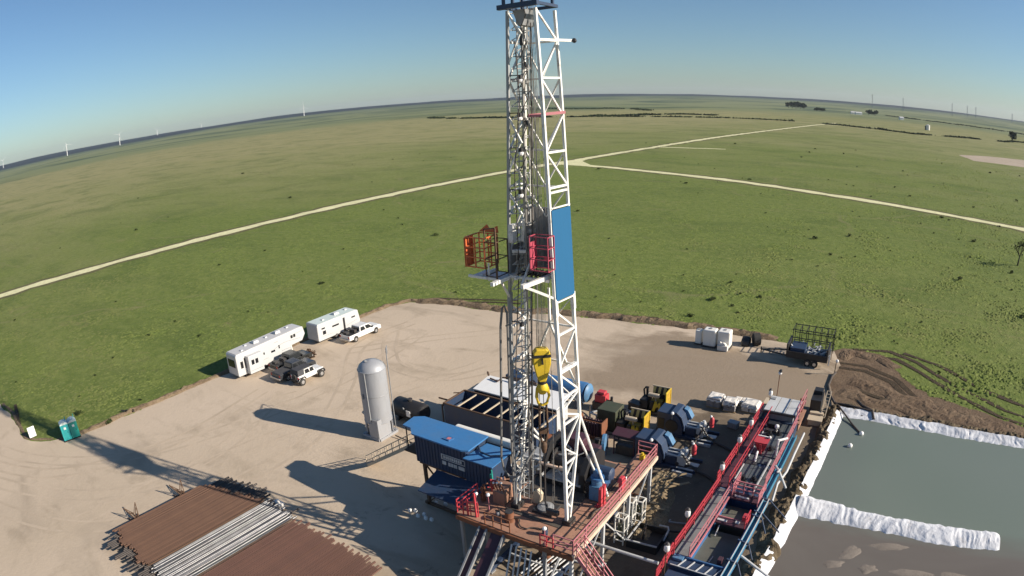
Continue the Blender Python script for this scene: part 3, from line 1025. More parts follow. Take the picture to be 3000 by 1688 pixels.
for a, z, l, dx in ((.15, 33.7, .9, .55), (.10, 31.9, .3, .8), (.11, 28.8, .35, .85)):
    m.beam(cL(z) + Vector((dx, .4, 0)), cL(z - l) + Vector((dx + .06, .4, 0)), a)
m.build('hanging_block', M['black'], mast)
for z, dx in ((30.9, .72), (28.9, .68), (27.05, .76), (24.8, .75), (17.3, .72)):
    m = MB(); p = cL(z) + Vector((dx, .05, 0)); m.sph(p, .15); lp = m.build('lamp', M['lamp_white'], mast)
    m = MB(); m.tube(p + Vector((0, 0, .1)), p + Vector((0, 0, .3)), .13, 8); m.beam(p + Vector((0, .0, .3)), cL(z + .3), .05); m.build('lamp_bracket', M['black'], lp)
# racking board with rails
bd = MB()
bd.beam((-19.57, 26.6, 20.3), (-19.5, 29.9, 20.3), .2)
bd.beam((-17.86, 26.9, 20.3), (-17.1, 29.4, 20.5), .22)
bd.beam((-19.6, 28.4, 20.3), (-17.1, 28.4, 20.3), .14)
bd.beam((-19.0, 28.0, 20.3), (-19.0, 30.1, 20.2), .12)
bd.beam((-18.6, 28.0, 20.0), (-18.6, 28.9, 21.0), .1)
bd.beam((-17.8, 27.2, 20.2), cA(19.35), .13)
bd.beam((-19.5, 27.4, 20.2), cL(19.0), .1)
board = bd.build('racking_board', M['white_mast'], mast)
m = MB(); m.box(-21.6, -19.75, 27.4, 28.9, 20.25, 20.33); m.beam((-21.7, 27.4, 20.35), (-19.7, 27.4, 20.35), .12); m.beam((-20.9, 27.5, 20.4), (-20.9, 28.9, 20.4), .16); m.beam((-20.3, 27.4, 20.2), (-20.3, 27.4, 21.2), .07)
m.build('side_platform', M['white_mast'], board)
m = MB()
for k in range(6):
    m.beam((-19.3 + .28 * k, 28.7, 20.35), (-19.3 + .28 * k, 30.0, 20.35), .07)
m.box(-19.4, -17.2, 29.3, 30.1, 20.2, 20.26)
m.build('finger', M['dark'], board)
m = MB()
def cage(x0, x1, y0, y1, z0, z1, bars=3, w=.06, posts=2):
    c = [(x0, y0), (x1, y0), (x1, y1), (x0, y1)]
    for i in range(4):
        a, b = c[i], c[(i + 1) % 4]
        for k in range(bars + 1):
            z = z0 + (z1 - z0) * k / bars
            m.beam((*a, z), (*b, z), w)
        for k in range(posts):
            f = k / posts
            x, y = a[0] + (b[0] - a[0]) * f, a[1] + (b[1] - a[1]) * f
            m.beam((x, y, z0), (x, y, z1), w * 1.1)
cage(-21.75, -20.5, 27.35, 28.6, 20.9, 22.55, 3, .06)
m.box(-21.84, -21.8, 27.3, 28.0, 20.85, 22.5)
m.prism([(-21.8, 22.6), (-20.45, 22.6), (-20.5, 23.0), (-21.0, 22.75), (-21.2, 23.05)], 28.66, 28.7, 'y')
m.build('orange_basket', M['orange'], board)
m = MB(); cage(-20.4, -19.7, 27.3, 28.4, 20.5, 22.4, 2, .045, 1); m.beam((-20.4, 27.3, 23.1), (-19.7, 27.3, 23.2), .06); m.beam((-20.4, 27.3, 22.5), (-20.4, 27.3, 23.1), .06); m.beam((-19.7, 27.3, 20.2), (-19.7, 27.3, 23.2), .08)
m.build('basket_rail', M['brown'], board)
m = MB(); cage(-17.75, -16.65, 27.6, 28.25, 21.05, 22.85, 3, .042, 1); m.box(-17.83, -17.79, 27.75, 28.3, 21, 22.5); m.box(-17.3, -16.8, 28.26, 28.3, 21.45, 21.65)
m.build('red_basket', M['cage_red'], board)
# back stays of the mast down to the floor
m = MB()
m.tube(cB(KN), (-15.35, 32.4, FZ + .1), .085, 8); m.tube(cB(10.4), (-16.1, 33.1, FZ + .1), .075, 8)
m.tube(cD(10.5), (-21.3, 35.5, FZ), .085, 8); m.tube(cD(9.7) + Vector((.4, 0, 0)), (-21.1, 35.8, FZ), .085, 8)
m.build('back_stay', M['white_mast'], mast)
m = MB()
for c in (cA(4.6), cL(4.6)):
    m.box(c.x - .3, c.x + .3, 28.35, 29.1, 4.5, 4.85)
m.build('foot', M['dark'], mast)

# wire rope and travelling block
o = MB()
for k in range(8):
    x = -18.55 + .085 * k
    o.tube((x, 29.25, 15.8), (x * .98 - .35, 29.3, 36.2), .016, 5)
o.tube((-17.75, 29.5, 5.5), (-17.85, 29.4, 36.2), .018, 5)
o.tube((-18.9, 29.0, 6.0), (-18.8, 29.4, 36.2), .018, 5)
tag(o.build('wire_rope', M['wire'], None, (-18.2, 29.3, 15.8)), 'steel wire ropes running from the yellow block up to the mast crown', 'rope')
tb = thing('travelling_block', 'yellow travelling block with its hook hanging on ropes inside the mast', 'hoist block', (-18.25, 29.2, 12.5))
m = MB()
prof = [(-.48, 15.75), (-.3, 15.98), (.3, 15.98), (.5, 15.7), (.52, 15.1), (.36, 14.4), (.2, 13.95), (-.2, 13.95), (-.36, 14.4), (-.52, 15.1)]
m.prism([(-18.25 + a, b) for a, b in prof], 28.9, 29.5, 'y')
m.build('block_body', M['yellow'], tb, bevel=.06)
m = MB(); m.prism([(-18.25 + a * 1.04, b) for a, b in [(-.5, 15.66), (.5, 15.66), (.51, 15.5), (-.51, 15.5)]], 28.87, 29.53, 'y'); m.beam((-18.25, 28.86, 15.45), (-18.22, 28.86, 15.1), .1)
m.lathe((-18.25, 29.2, 13.78), (-18.25, 29.2, 13.98), [(0, .28), (.2, .28)], 14)
m.build('block_band', M['black'], tb)
m = MB()
m.lathe((-18.25, 29.2, 13.1), (-18.25, 29.2, 13.8), [(0, .2), (.2, .34), (.5, .34), (.7, .22)], 14)
m.build('swivel_housing', M['yellow'], tb, smooth=True)
m = MB()
m.path([(-18.55, 29.2, 13.5), (-18.62, 29.2, 12.9), (-18.5, 29.2, 12.45), (-18.25, 29.2, 12.3)], .09, 8)
m.path([(-17.95, 29.2, 13.5), (-17.86, 29.2, 12.9), (-18.0, 29.2, 12.45), (-18.25, 29.2, 12.3)], .09, 8)
m.build('hook', M['yellow'], tb)
m = MB()
m.path([(-18.45, 29.2, 12.4), (-18.5, 29.2, 10.6), (-18.35, 29.2, 9.6)], .07, 8); m.path([(-18.05, 29.2, 12.4), (-18.0, 29.2, 10.6), (-18.15, 29.2, 9.6)], .07, 8)
m.lathe((-18.25, 29.2, 9.0), (-18.25, 29.2, 9.8), [(0, .12), (.3, .19), (.6, .19), (.8, .1)], 12); m.box(-18.5, -18.05, 29.05, 29.35, 10.4, 10.7)
m.build('elevator_link', M['brown'], tb)
m = MB(); m.prism([(-18.06, 15.35), (-17.8, 15.35), (-17.88, 14.5), (-18.12, 14.2)], 28.895, 28.899 - .012, 'y'); m.build('side_plate', M['yellow'], tb)
tag(MB().tube((-18.25, 29.2, 4.6), (-18.25, 29.2, 9.1), .06, 10).build('kelly', M['dark'], None, (-18.25, 29.2, 4.6)), 'dark drive pipe standing in the hole under the yellow block', 'pipe')
tb.rotation_euler = (0, 0, R(38))
# standpipe and rotary hose at the left of the mast
m = MB()
m.path([(-19.98, 28.2, 5), (-19.95, 28.2, 12), (-19.75, 28.1, 17.2), (-19.7, 28.05, 18.3)], .065, 8)
for z in (8, 12, 15, 17.4):
    m.beam((-19.9, 28.15, z), cL(z), .07)
tag(m.build('standpipe', M['hose_grey'], None, (-19.95, 28.2, 5)), 'thin dark standpipe clamped along the left leg of the mast', 'pipe')
m = MB()
m.path([(-19.7, 28.0, 18.3), (-19.8, 27.95, 18.72), (-19.95, 27.95, 18.5), (-20.12, 27.95, 17.4), (-20.3, 27.95, 14), (-20.5, 27.95, 10.5), (-20.62, 27.95, 8.6), (-20.5, 28, 7.7), (-20.15, 28, 7.3), (-19.7, 28, 7.35), (-19.3, 28.1, 7.7), (-19.0, 28.4, 8.6), (-18.7, 29.0, 9.4)], .07, 8)
tag(m.build('rotary_hose', M['hose_grey'], None, (-19.7, 28, 7.3)), 'long grey hose looping down beside the doghouse end of the mast', 'hose')

# ------------------------------------------------------------------ substructure and rig floor
sub = thing('rig_floor', 'raised reddish rig floor on steel legs with red railings under the mast', 'rig floor', (-18.4, 31.5, 0))
m = MB()
m.box(-21.2, -14.45, 26.0, 36.6, FZ - .16, FZ)
m.box(-23.1, -21.2, 26.0, 30.2, FZ - .16, FZ - .02)
m.box(-15.9, -14.45, 36.6, 38.6, FZ - .16, FZ - .01)
m.build('floor_plate', M['deck'], sub)
m = MB()
m.box(-20.9, -16.6, 29.9, 36.4, FZ + .002, FZ + .03)
m.box(-20.6, -16.4, 27.9, 28.25, FZ + .002, FZ + .04)
m.box(-16.1, -14.9, 29.0, 29.06, FZ + .002, FZ + .03)
for y in (28.4, 29.8, 31.2, 33.0, 34.6, 36.2):
    m.box(-16.3, -14.6, y, y + .06, FZ + .003, FZ + .025)
m.box(-15.5, -15.44, 28.2, 36.4, FZ + .004, FZ + .026)
m.build('floor_mat', M['mat'], sub)
m = MB()
m.beam((-14.38, 25.9, FZ - .1), (-14.38, 38.7, FZ - .1), .16, .3)
m.build('edge_beam', M['beige_beam'], sub)
m = MB()
m.beam((-23.1, 25.95, FZ - .25), (-14.4, 25.95, FZ - .25), .2, .35)
m.beam((-21.2, 36.6, FZ - .3), (-14.4, 36.6, FZ - .3), .2, .35)
for x in (-21.0, -18.8, -16.6):
    m.beam((x, 26, FZ - .35), (x, 36.6, FZ - .35), .2, .35)
m.build('floor_beam', M['rust'], sub)
for x, y in ((-20.9, 26.3), (-16.6, 26.3), (-14.7, 26.3), (-20.9, 31), (-16.6, 31), (-14.7, 30.5), (-20.9, 36.3), (-16.6, 36.3), (-14.7, 34.5), (-14.7, 38.3), (-22.9, 26.2), (-22.9, 29.8)):
    m = MB(); m.beam((x, y, .1), (x, y, FZ - .15), .2); m.box(x - .25, x + .25, y - .25, y + .25, .02, .12)
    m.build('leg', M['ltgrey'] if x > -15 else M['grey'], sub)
m = MB()
for x in (-20.9, -16.6):
    for y0, y1 in ((26.3, 31), (31, 36.3)):
        m.beam((x, y0, .3), (x, y1, FZ - .4), .12); m.beam((x, y1, .3), (x, y0, FZ - .4), .12)
for y in (31, 36.3):
    m.beam((-20.9, y, .3), (-16.6, y, FZ - .4), .12); m.beam((-16.6, y, .3), (-20.9, y, FZ - .4), .12)
m.beam((-14.7, 26.3, .4), (-14.7, 30.5, FZ - .4), .09); m.beam((-14.7, 34.5, .4), (-14.7, 38.3, FZ - .4), .09)
m.beam((-14.9, 30.5, FZ - .4), (-14.1, 33.4, .2), .09)
m.build('leg_brace', M['ltgrey'], sub)
m = MB(); m.beam((-20.9, 26.1, .25), (-20.9, 36.5, .25), .3); m.beam((-16.6, 26.1, .25), (-16.6, 36.5, .25), .3); m.build('base_skid', M['navy'], sub)
for p, q in (((-14.42, 26, FZ), (-14.42, 38.6, FZ)), ((-15.8, 26, FZ), (-14.45, 26, FZ)), ((-15.85, 38.5, FZ), (-14.5, 38.5, FZ))):
    m = MB(); m.rail(p, q, 1.1, .055); m.build('railing', M['pink'], sub)
m = MB(); m.rail((-16.7, 25.98, FZ), (-15.8, 25.98, FZ), .8, .07, 2, 2); m.build('railing', M['red'], sub)
m = MB()
m.rail((-23.1, 26.1, FZ), (-22.6, 26.1, FZ), .8, .07, 1, 2); m.rail((-22.6, 26.1, FZ), (-21.6, 26.4, FZ), 1.1, .05, 2, 3); m.rail((-23.1, 26.1, FZ), (-23.1, 28.4, FZ), 1.0, .06)
m.beam((-21.7, 26.3, FZ), (-21.75, 26.3, FZ + 1.9), .11); m.beam((-22.3, 26.2, FZ), (-22.3, 26.2, FZ + 1.3), .1)
m.build('railing', M['red'], sub)['label'] = 'bright red railing at the left front corner of the floor'
m = MB(); m.rail((-20.8, 26.0, FZ), (-18.9, 26.0, FZ), .95, .06, 3, 2); m.build('gate', M['rust'], sub)
for k in range(2):
    m = MB(); m.prism([(31.0 + .42 * k, FZ), (31.25 + .42 * k, FZ), (31.25 + .42 * k, FZ + 1.6), (31.0 + .42 * k, FZ + 1.5)], -15.35, -15.15, 'x'); m.box(-15.6, -15.1, 30.95 + .42 * k, 31.3 + .42 * k, FZ, FZ + .1); m.build('red_post', M['red'], sub)
m = MB(); m.box(-15.0, -14.75, 33.3, 33.9, FZ, FZ + .8); m.frus(-15.1, -14.7, 33.2, 33.9, FZ + .8, -15.0, -14.8, 33.35, 33.75, FZ + 1.1); m.build('red_cabinet', M['red'], sub)

# floor machinery
dw = thing('drawworks', 'dark oily drawworks with its drum behind the mast feet', 'winch', (-18.6, 33, FZ))
m = MB(); m.box(-20.4, -17.0, 32.0, 35.2, FZ, FZ + .5); m.prism([(32.0, FZ + .5), (35.2, FZ + .5), (35.2, FZ + 2.0), (34.4, FZ + 2.9), (32.9, FZ + 2.9), (32.1, FZ + 1.6)], -20.3, -20.05, 'x'); m.prism([(32.0, FZ + .5), (35.2, FZ + .5), (35.2, FZ + 1.7), (34.4, FZ + 2.3), (32.9, FZ + 2.3), (32.1, FZ + 1.4)], -17.4, -17.0, 'x'); m.build('frame', M['black'], dw)
m = MB(); m.lathe((-19.9, 33.4, FZ + 1.3), (-17.4, 33.4, FZ + 1.3), [(0, .85), (.12, .85), (.13, .6), (2.37, .6), (2.38, .85), (2.5, .85)], 20); m.build('drum', M['dark'], dw, smooth=True)
m = MB(); m.box(-20.2, -17.2, 34.0, 35.1, FZ + .5, FZ + 2.2); m.box(-19.3, -18.1, 33.9, 35.0, FZ + 2.2, FZ + 2.9); m.build('gearbox', M['maroon'], dw, bevel=.06)
m = MB()
random.seed(61)
for k in range(22):
    x, y, z = random.uniform(-20.2, -17.2), random.uniform(31.4, 34.2), FZ + random.uniform(.6, 2.6)
    a = random.uniform(0, 3.1)
    m.beam((x, y, z), (x + .5 * math.cos(a), y + .4 * math.sin(a), z + random.uniform(-.2, .4)), random.uniform(.05, .12))
m.box(-20.2, -17.2, 31.9, 34.2, FZ + .5, FZ + .62)
m.build('fittings', M['lace'], dw)
m = MB(); m.tube((-20.3, 31.8, FZ + 1.7), (-18.9, 31.8, FZ + 1.7), .12, 10); m.tube((-18.7, 31.8, FZ + 1.72), (-18.3, 31.8, FZ + 1.72), .16, 10); m.build('brake_shaft', M['beige_beam'], dw)
rt = thing('rotary_table', 'dark round rotary table set in the floor between the mast feet', 'rotary table', (-18.25, 29.2, FZ))
m = MB(); m.box(-18.95, -17.5, 28.6, 29.85, FZ, FZ + .22); m.build('housing', M['dark'], rt, bevel=.04)
m = MB(); m.lathe((-18.25, 29.2, FZ + .22), (-18.25, 29.2, FZ + .42), [(0, .55), (.1, .55), (.2, .3)], 18); m.build('bushing', M['grey'], rt)
m = MB(); m.prism([(-19.5, FZ), (-18.9, FZ), (-18.8, FZ + .8), (-19.1, FZ + 1.15), (-19.4, FZ + .9)], 29.5, 29.9, 'y'); tag(m.build('sand_coloured_cover', M['tan'], None, (-19.2, 29.7, FZ), bevel=.05), 'tan sheet metal cover standing beside the rotary table', 'cover')
cs = thing('driller_console', 'rusty brown control console beside the left foot of the mast', 'console', (-21.2, 28.6, FZ))
m = MB(); m.box(-21.7, -20.8, 28.2, 29.2, FZ, FZ + 1.0); m.prism([(28.2, FZ + 1), (29.2, FZ + 1), (29.2, FZ + 1.35)], -21.7, -20.8, 'x'); m.build('cabinet', M['deck'], cs)
m = MB()
for k in range(4):
    m.beam((-21.6 + .25 * k, 28.3, FZ + 1.1), (-21.65 + .25 * k, 28.1, FZ + 1.8), .06)
m.build('lever', M['rust'], cs)
m = MB()
for k in range(3):
    m.sph((-21.5 + .3 * k, 28.1, FZ + 1.75 + .1 * k), .08)
m.build('gauge', M['lamp_white'], cs)
tg = thing('power_tongs', 'dark hanging power tongs beside the rotary table', 'tongs', (-17.3, 28.3, FZ + .6))
m = MB(); m.box(-17.6, -16.8, 28.2, 28.5, FZ + .6, FZ + .9); m.beam((-17.6, 28.3, FZ + .75), (-18.0, 28.9, FZ + .75), .16); m.build('jaw', M['dark'], tg)
m = MB(); m.tube((-17.2, 28.35, FZ + .9), (-17.35, 28.8, FZ + 6), .014, 5); m.build('sling', M['wire'], tg)
bm = thing('hydraulic_power_unit', 'blue upright motor with a black finned side standing at the right of the floor', 'motor', (-16.0, 31.9, FZ))
m = MB(); m.lathe((-15.95, 32.0, FZ + .1), (-15.95, 32.0, FZ + 1.9), [(0, .42), (1.35, .42), (1.5, .36), (1.8, .2)], 18); m.box(-16.3, -15.6, 31.5, 31.85, FZ + .1, FZ + 1.2); m.build('motor_body', M['ltblue'], bm, smooth=True)
m = MB()
for k in range(9):
    m.box(-16.62, -16.3, 31.55, 32.3, FZ + .1 + .16 * k, FZ + .18 + .16 * k)
m.box(-16.55, -16.3, 31.6, 32.25, FZ + .1, FZ + 1.45)
m.build('cooling_fin', M['black'], bm)
m = MB(); m.lathe((-15.95, 32.0, FZ + 1.5), (-15.95, 32.0, FZ + 2.3), [(0, .3), (.1, .46), (.25, .46), (.3, .25), (.6, .3), (.8, .18)], 16); m.beam((-15.9, 32.4, FZ + 1.0), (-15.5, 32.9, FZ + 1.0), .25); m.build('cap', M['blue'], bm, smooth=True)
m = MB(); m.box(-16.8, -15.6, 32.7, 33.8, FZ + .4, FZ + 1.2); m.lathe((-17.0, 33.2, FZ + 1.3), (-15.4, 33.2, FZ + 1.3), [(0, .3), (.1, .5), (1.5, .5), (1.6, .3)], 16); tag(m.build('chain_guard', M['navy'], None, (-16.1, 33.2, FZ + .4), bevel=.03), 'dark blue chain guard between the drawworks and the blue motor', 'guard')
m = MB(); m.box(-15.4, -15.05, 37.7, 38.0, FZ, FZ + .42); m.tube((-15.22, 37.85, FZ + .42), (-15.22, 37.85, FZ + .56), .1, 8); tag(m.build('jerry_can', M['yellow'], None, (-15.2, 37.85, FZ)), 'small yellow can at the far end of the rig floor', 'can')
m = MB()
m.lathe((-19.6, 37.2, 2.6), (-19.3, 37.0, 2.6), [(0, .3), (.05, .62), (.25, .62), (.3, .3)], 16)
m.box(-19.9, -19.0, 36.8, 37.5, 1.6, 2.2)
tag(m.build('blue_sheave', M['ltblue'], None, (-19.5, 37.1, 1.6), smooth=True), 'light blue wheel mounted behind the rig floor near the maroon guard', 'sheave')
random.seed(71)
small = [('floor_bucket', 'bucket', -20.6, 27.2, .3, 'lamp_white', 'white bucket on the rig floor near the red corner railing'),
         ('floor_drum', 'drum', -19.6, 27.0, .8, 'rust', 'small rusty drum near the front edge of the rig floor'),
         ('grease_keg', 'keg', -16.9, 26.9, .5, 'navy', 'dark blue grease keg near the front right of the rig floor'),
         ('paint_pot', 'pot', -15.2, 34.8, .35, 'lamp_white', 'white pot on the long right strip of the rig floor')]
for nm, ct, x, y, h, mt, lb in small:
    t = thing(nm, lb, ct, (x, y, FZ))
    m = MB(); m.lathe((x, y, FZ + .03), (x, y, FZ + h), [(0, h * .33), (h * .45, h * .36), (h * .47, h * .38), (h * .5, h * .36), (h * .96, h * .36)], 14); m.build('side', M[mt], t, smooth=True)
    m = MB(); m.lathe((x, y, FZ + h - .02), (x, y, FZ + h + .03), [(0, h * .34), (.05, h * .34)], 14); m.build('lid', M['dark'], t)
for k, (pts, lb) in enumerate([
  ([(-20.9, 27.6), (-20.2, 27.0), (-19.2, 27.4), (-18.6, 26.7), (-17.6, 27.1), (-16.9, 27.6)], 'dark hose wandering across the front of the rig floor'),
  ([(-15.3, 29.6), (-15.2, 31.0), (-15.7, 33.6), (-15.3, 35.5), (-15.5, 37.2)], 'dark hose lying along the right strip of the rig floor'),
  ([(-20.9, 30.0), (-21.2, 31.5), (-20.8, 33.0), (-21.0, 35.2)], 'dark hose at the left back of the rig floor beside the drawworks')]):
    P = []
    for (a, b), (c, d) in zip(pts, pts[1:]):
        for q in range(5):
            P.append((a + (c - a) * q / 5 + .08 * math.sin(q * 1.3 + k), b + (d - b) * q / 5 + .08 * math.cos(q * 1.7 + k), FZ + .09))
    tag(MB().path(P, .05, 6).build('floor_hose', M['hose'], None, (pts[0][0], pts[0][1], FZ)), lb, 'hose')
for k, (x, y, h, mt, lb) in enumerate([(-22.4, 28.2, 1.3, 'rust', 'rusty valve stem cluster at the cabin end of the rig floor'), (-21.9, 29.6, 1.6, 'deck', 'reddish pipe cluster beside the cabin wall on the rig floor'), (-22.6, 29.4, 1.0, 'red', 'red fittings in the left back corner of the rig floor')]):
    m = MB()
    for q in range(7):
        a = random.uniform(0, 6.28)
        px, py = x + random.uniform(-.3, .3), y + random.uniform(-.3, .3)
        m.tube((px, py, FZ), (px, py, FZ + h * random.uniform(.4, 1)), .05, 7)
        z = FZ + h * random.uniform(.3, .8)
        m.tube((px, py, z), (px + .35 * math.cos(a), py + .35 * math.sin(a), z), .045, 7)
        m.sph((px, py, z), .09, 8)
    tag(m.build('valve_cluster', M[mt], None, (x, y, FZ)), lb, 'valves')
for k, (x, y, lb) in enumerate([(-22.15, 27.0, 'white floodlight on the red corner railing of the rig floor'), (-21.4, 27.3, 'white floodlight behind the red corner railing near the console'), (-16.4, 26.05, 'white floodlight at the middle of the front floor edge')]):
    t = thing('floodlight', lb, 'lamp', (x, y, FZ), 0, 'floodlights on the rig floor')
    m = MB(); m.beam((x, y, FZ), (x, y, FZ + 1.2), .05); m.build('post', M['pink'], t)
    m = MB(); m.sph((x, y, FZ + 1.3), .14); m.build('lamp', M['lamp_white'], t)
# ramp and stairs at the front
vr = thing('pipe_ramp', 'sloping steel ramp below the front edge of the rig floor', 'ramp', (-20.2, 24.6, 0))
m = MB()
for x in (-21.15, -20.6, -19.3):
    m.beam((x, 25.9, FZ - .3), (x + .25, 21.2, .3), .12, .2)
m.build('rail', M['grey'], vr)
m = MB(); m.beam((-20.9, 25.85, FZ - .42), (-20.65, 21.2, .2), .5, .05); m.beam((-19.8, 25.85, FZ - .42), (-19.6, 21.2, .2), .85, .05); m.build('ramp_plate', M['maroon'], vr)
m = MB()
for k in range(5):
    m.beam((-18.6 + .36 * k, 25.7, FZ - .6), (-18.3 + .40 * k, 23.8 + .25 * (k % 2), .3), .09)
for k in range(7):
    m.tube((-18.8 + .3 * k, 26.8 + .3 * (k % 3), .4), (-18.4 + .32 * k, 30.2, .4 + .1 * (k % 2)), .06, 6)
m.beam((-20, 27.5, 1.2), (-15.5, 27.5, 1.2), .1); m.beam((-20, 28.6, 2.0), (-15.5, 28.6, 2.0), .1); m.beam((-20, 29.6, .5), (-15.4, 29.6, .5), .12)
tag(m.build('blowout_preventer_piping', M['ltgrey'], None, (-18, 27, .3)), 'tangle of pale pipes under the front edge of the rig floor', 'piping')
bp = thing('blowout_preventer', 'dark stacked valve body on the wellhead under the rig floor', 'valve stack', (-18.25, 29.2, 0))
m = MB(); m.lathe((-18.25, 29.2, .1), (-18.25, 29.2, 3.6), [(0, .5), (.1, .5), (.11, .3), (1, .3), (1.01, .6), (1.8, .6), (1.81, .35), (2.2, .35), (2.21, .65), (3.0, .6), (3.2, .3), (3.5, .3)], 16); m.build('valve_body', M['rust'], bp, smooth=True)
m = MB(); m.tube((-19.5, 29.2, 1.5), (-17, 29.2, 1.5), .22, 12); m.build('ram', M['dark'], bp)
st = thing('stairway', 'red steel stairway descending from the right front corner of the rig floor', 'stairs', (-13.6, 26.6, 0))
m = MB()
P0, P1 = Vector((-14.2, 26.5, FZ)), Vector((-10.8, 26.5, 0.1))
for dy in (-.45, .45):
    m.beam(P0 + Vector((0, dy, -.1)), P1 + Vector((0, dy, -.1)), .07, .25)
m.build('stringer', M['pink'], st)
m = MB()
for k in range(17):
    c = P0.lerp(P1, k / 16)
    m.box(c.x - .13, c.x + .13, c.y - .43, c.y + .43, c.z - .08, c.z - .04)
m.build('tread', M['deck'], st)
for dy in (-.47, .47):
    m = MB()
    for k in range(6):
        c = P0.lerp(P1, k / 5) + Vector((0, dy, 0))
        m.beam(c, c + Vector((0, 0, 1.0)), .05)
    for h in (.5, 1.0):
        m.beam(P0 + Vector((0, dy, h)), P1 + Vector((0, dy, h)), .055)
    m.build('handrail', M['pink'], st)
m = MB(); m.tube((-15.15, 29.78, 2.5), (-10.35, 29.7, 2.5), .11, 10)
tag(m.build('flow_line', M['ltgrey'], None, (-15.15, 29.8, 2.4)), 'pale pipe crossing from under the rig floor to the near mud tank', 'pipe')

# ------------------------------------------------------------------ doghouse
dh = thing('doghouse', 'blue steel rig cabin with a broad blue roof, left of the mast', 'cabin', (-27, 31.2, 4.1))
m = MB(); m.box(-30.1, -25.3, 30.05, 32.5, 4.15, 6.42); m.box(-25.3, -22.95, 29.9, 32.2, 4.15, 6.0); m.build('wall', M['navy'], dh)
m = MB()
for k in range(16):
    x = -30.0 + .3 * k
    m.box(x, x + .07, 30.0, 30.05, 4.2, 6.4)
for k in range(8):
    x = -25.2 + .29 * k
    m.box(x, x + .06, 29.86, 29.9, 4.2, 5.95)
m.build('wall_rib', M['navy'], dh)
m = MB(); m.prism([(-30.25, 29.95), (-25.6, 29.95), (-25.1, 30.2), (-25.1, 32.6), (-31.2, 32.6), (-31.9, 32.1), (-31.75, 30.65), (-30.9, 30.6)], 6.43, 6.55); m.build('roof', M['blue_roof'], dh)
m = MB(); m.prism([(-25.3, 29.75), (-22.8, 29.75), (-22.8, 32.3), (-25.05, 32.3)], 6.02, 6.1); m.build('lean_to_roof', M['blue_roof'], dh)
m = MB(); m.beam((-31.6, 30.8, 4.4), (-31.6, 30.8, 6.43), .07); m.beam((-31.6, 32.0, 4.4), (-31.6, 32.0, 6.43), .07); m.build('porch_post', M['black'], dh)
m = MB(); m.box(-31.9, -30.1, 30.6, 32.4, 4.2, 4.3); m.build('porch_floor', M['brown'], dh)
sg = MB()
x0, x1 = -27.52, -25.32
for (a, b, c, d) in ((x0, x1, 5.62, 5.68), (x0, x1, 5.22, 5.27), (x0, x0 + .1, 5.27, 5.62), (x1 - .08, x1, 5.27, 5.62)):
    sg.box(a, b, 29.965, 29.998, c, d)
random.seed(3)
xx = x0 + .2
for wl in (.22, .16, .2, .18, .22, .17, .2, .18, .2):
    sg.box(xx, xx + wl * .72, 29.965, 29.998, 5.33, 5.56)
    xx += wl
sign = sg.build('sign', M['ltgrey'], dh)
sign['label'] = 'two rows of worn pale lettering on the cabin wall'
sg = MB()
for a, wl in ((x0 + .05, .36), (x0 + .62, .2), (x0 + .86, .2), (x0 + 1.12, .13), (x0 + 1.28, .13), (x0 + 1.55, .55)):
    sg.box(a, a + wl, 29.965, 29.998, 4.78, 5.08)
sg.build('sign', M['ltgrey'], dh)
m = MB(); m.prism([(-27.75, 30.55), (-27.1, 30.5), (-27.0, 31.0), (-27.55, 31.1)], 6.55, 6.62); rh = m.build('roof_hatch', M['blue'], dh)
m = MB(); m.box(-27.42, -27.15, 30.62, 30.9, 6.625, 6.64); m.build('hatch_patch', M['pink'], rh)
m = MB(); m.box(-30.16, -30.1, 31.2, 32.0, 4.3, 6.2); m.build('door', M['ltgrey'], dh)
m = MB()
m.path([(-25.3, 31.6, 6.2), (-24.6, 30.9, 6.22), (-23.6, 30.7, 6.3), (-22.9, 31.2, 6.25)], .07, 6); m.build('roof_hose', M['navy'], dh)
m = MB()
for x, y in ((-29.6, 30.3), (-29.6, 32.3), (-26, 30.3), (-26, 32.3), (-23.2, 30.2), (-23.2, 32)):
    m.beam((x, y, .1), (x, y, 4.15), .22)
m.beam((-29.6, 30.3, .3), (-26, 30.3, 4.0), .1); m.beam((-26, 30.3, .3), (-29.6, 30.3, 4.0), .1); m.beam((-29.6, 30.3, .3), (-29.6, 32.3, 4), .1)
for y in (30.3, 32.3):
    m.beam((-30, y, 4.0), (-23, y, 4.0), .2); m.beam((-30, y, .2), (-23, y, .2), .22)
m.build('support_leg', M['brown'], dh)
m = MB(); m.prism([(27.6, 3.5), (29.9, 4.05), (29.9, 4.15), (27.6, 3.6)], -28.0, -22.9, 'x'); m.build('walkway', M['navy'], dh)
m = MB()
m.path([(-23.0, 29.8, 4.6), (-22.8, 29.7, 5.2), (-22.85, 29.75, 5.9)], .05, 6); m.box(-23.0, -22.85, 29.7, 29.86, 4.9, 5.5)
m.build('cable_bundle', M['turq2'], dh)
m = MB(); m.box(-28.35, -23.1, 32.65, 33.15, 5.9, 6.5); tag(m.build('white_duct', M['plastic_white'], None, (-25.7, 32.9, 5.9), bevel=.14), 'long white rounded duct lying behind the blue cabin roof', 'duct')
random.seed(11)
for k, (x, y) in enumerate(((-30.3, 28.7), (-29.9, 28.9), (-29.3, 28.5), (-29.0, 28.9), (-28.6, 28.6), (-28.1, 28.7), (-29.2, 30.6), (-28.5, 30.9))):
    m = MB(); m.frus(x - .14, x + .14, y - .1, y + .1, .03, x - .12, x + .12, y - .08, y + .08, .28); m.tube((x, y, .28), (x, y, .34), .05, 8)
    tag(m.build('bucket', M['lamp_white'], None, (x, y, .03)), 'small white container on the ground below the blue cabin', 'container', 'white containers below the cabin')
sw = thing('stairway', 'tan steel stairway climbing from the pad to the porch of the blue cabin', 'stairs', (-35, 32, 0))
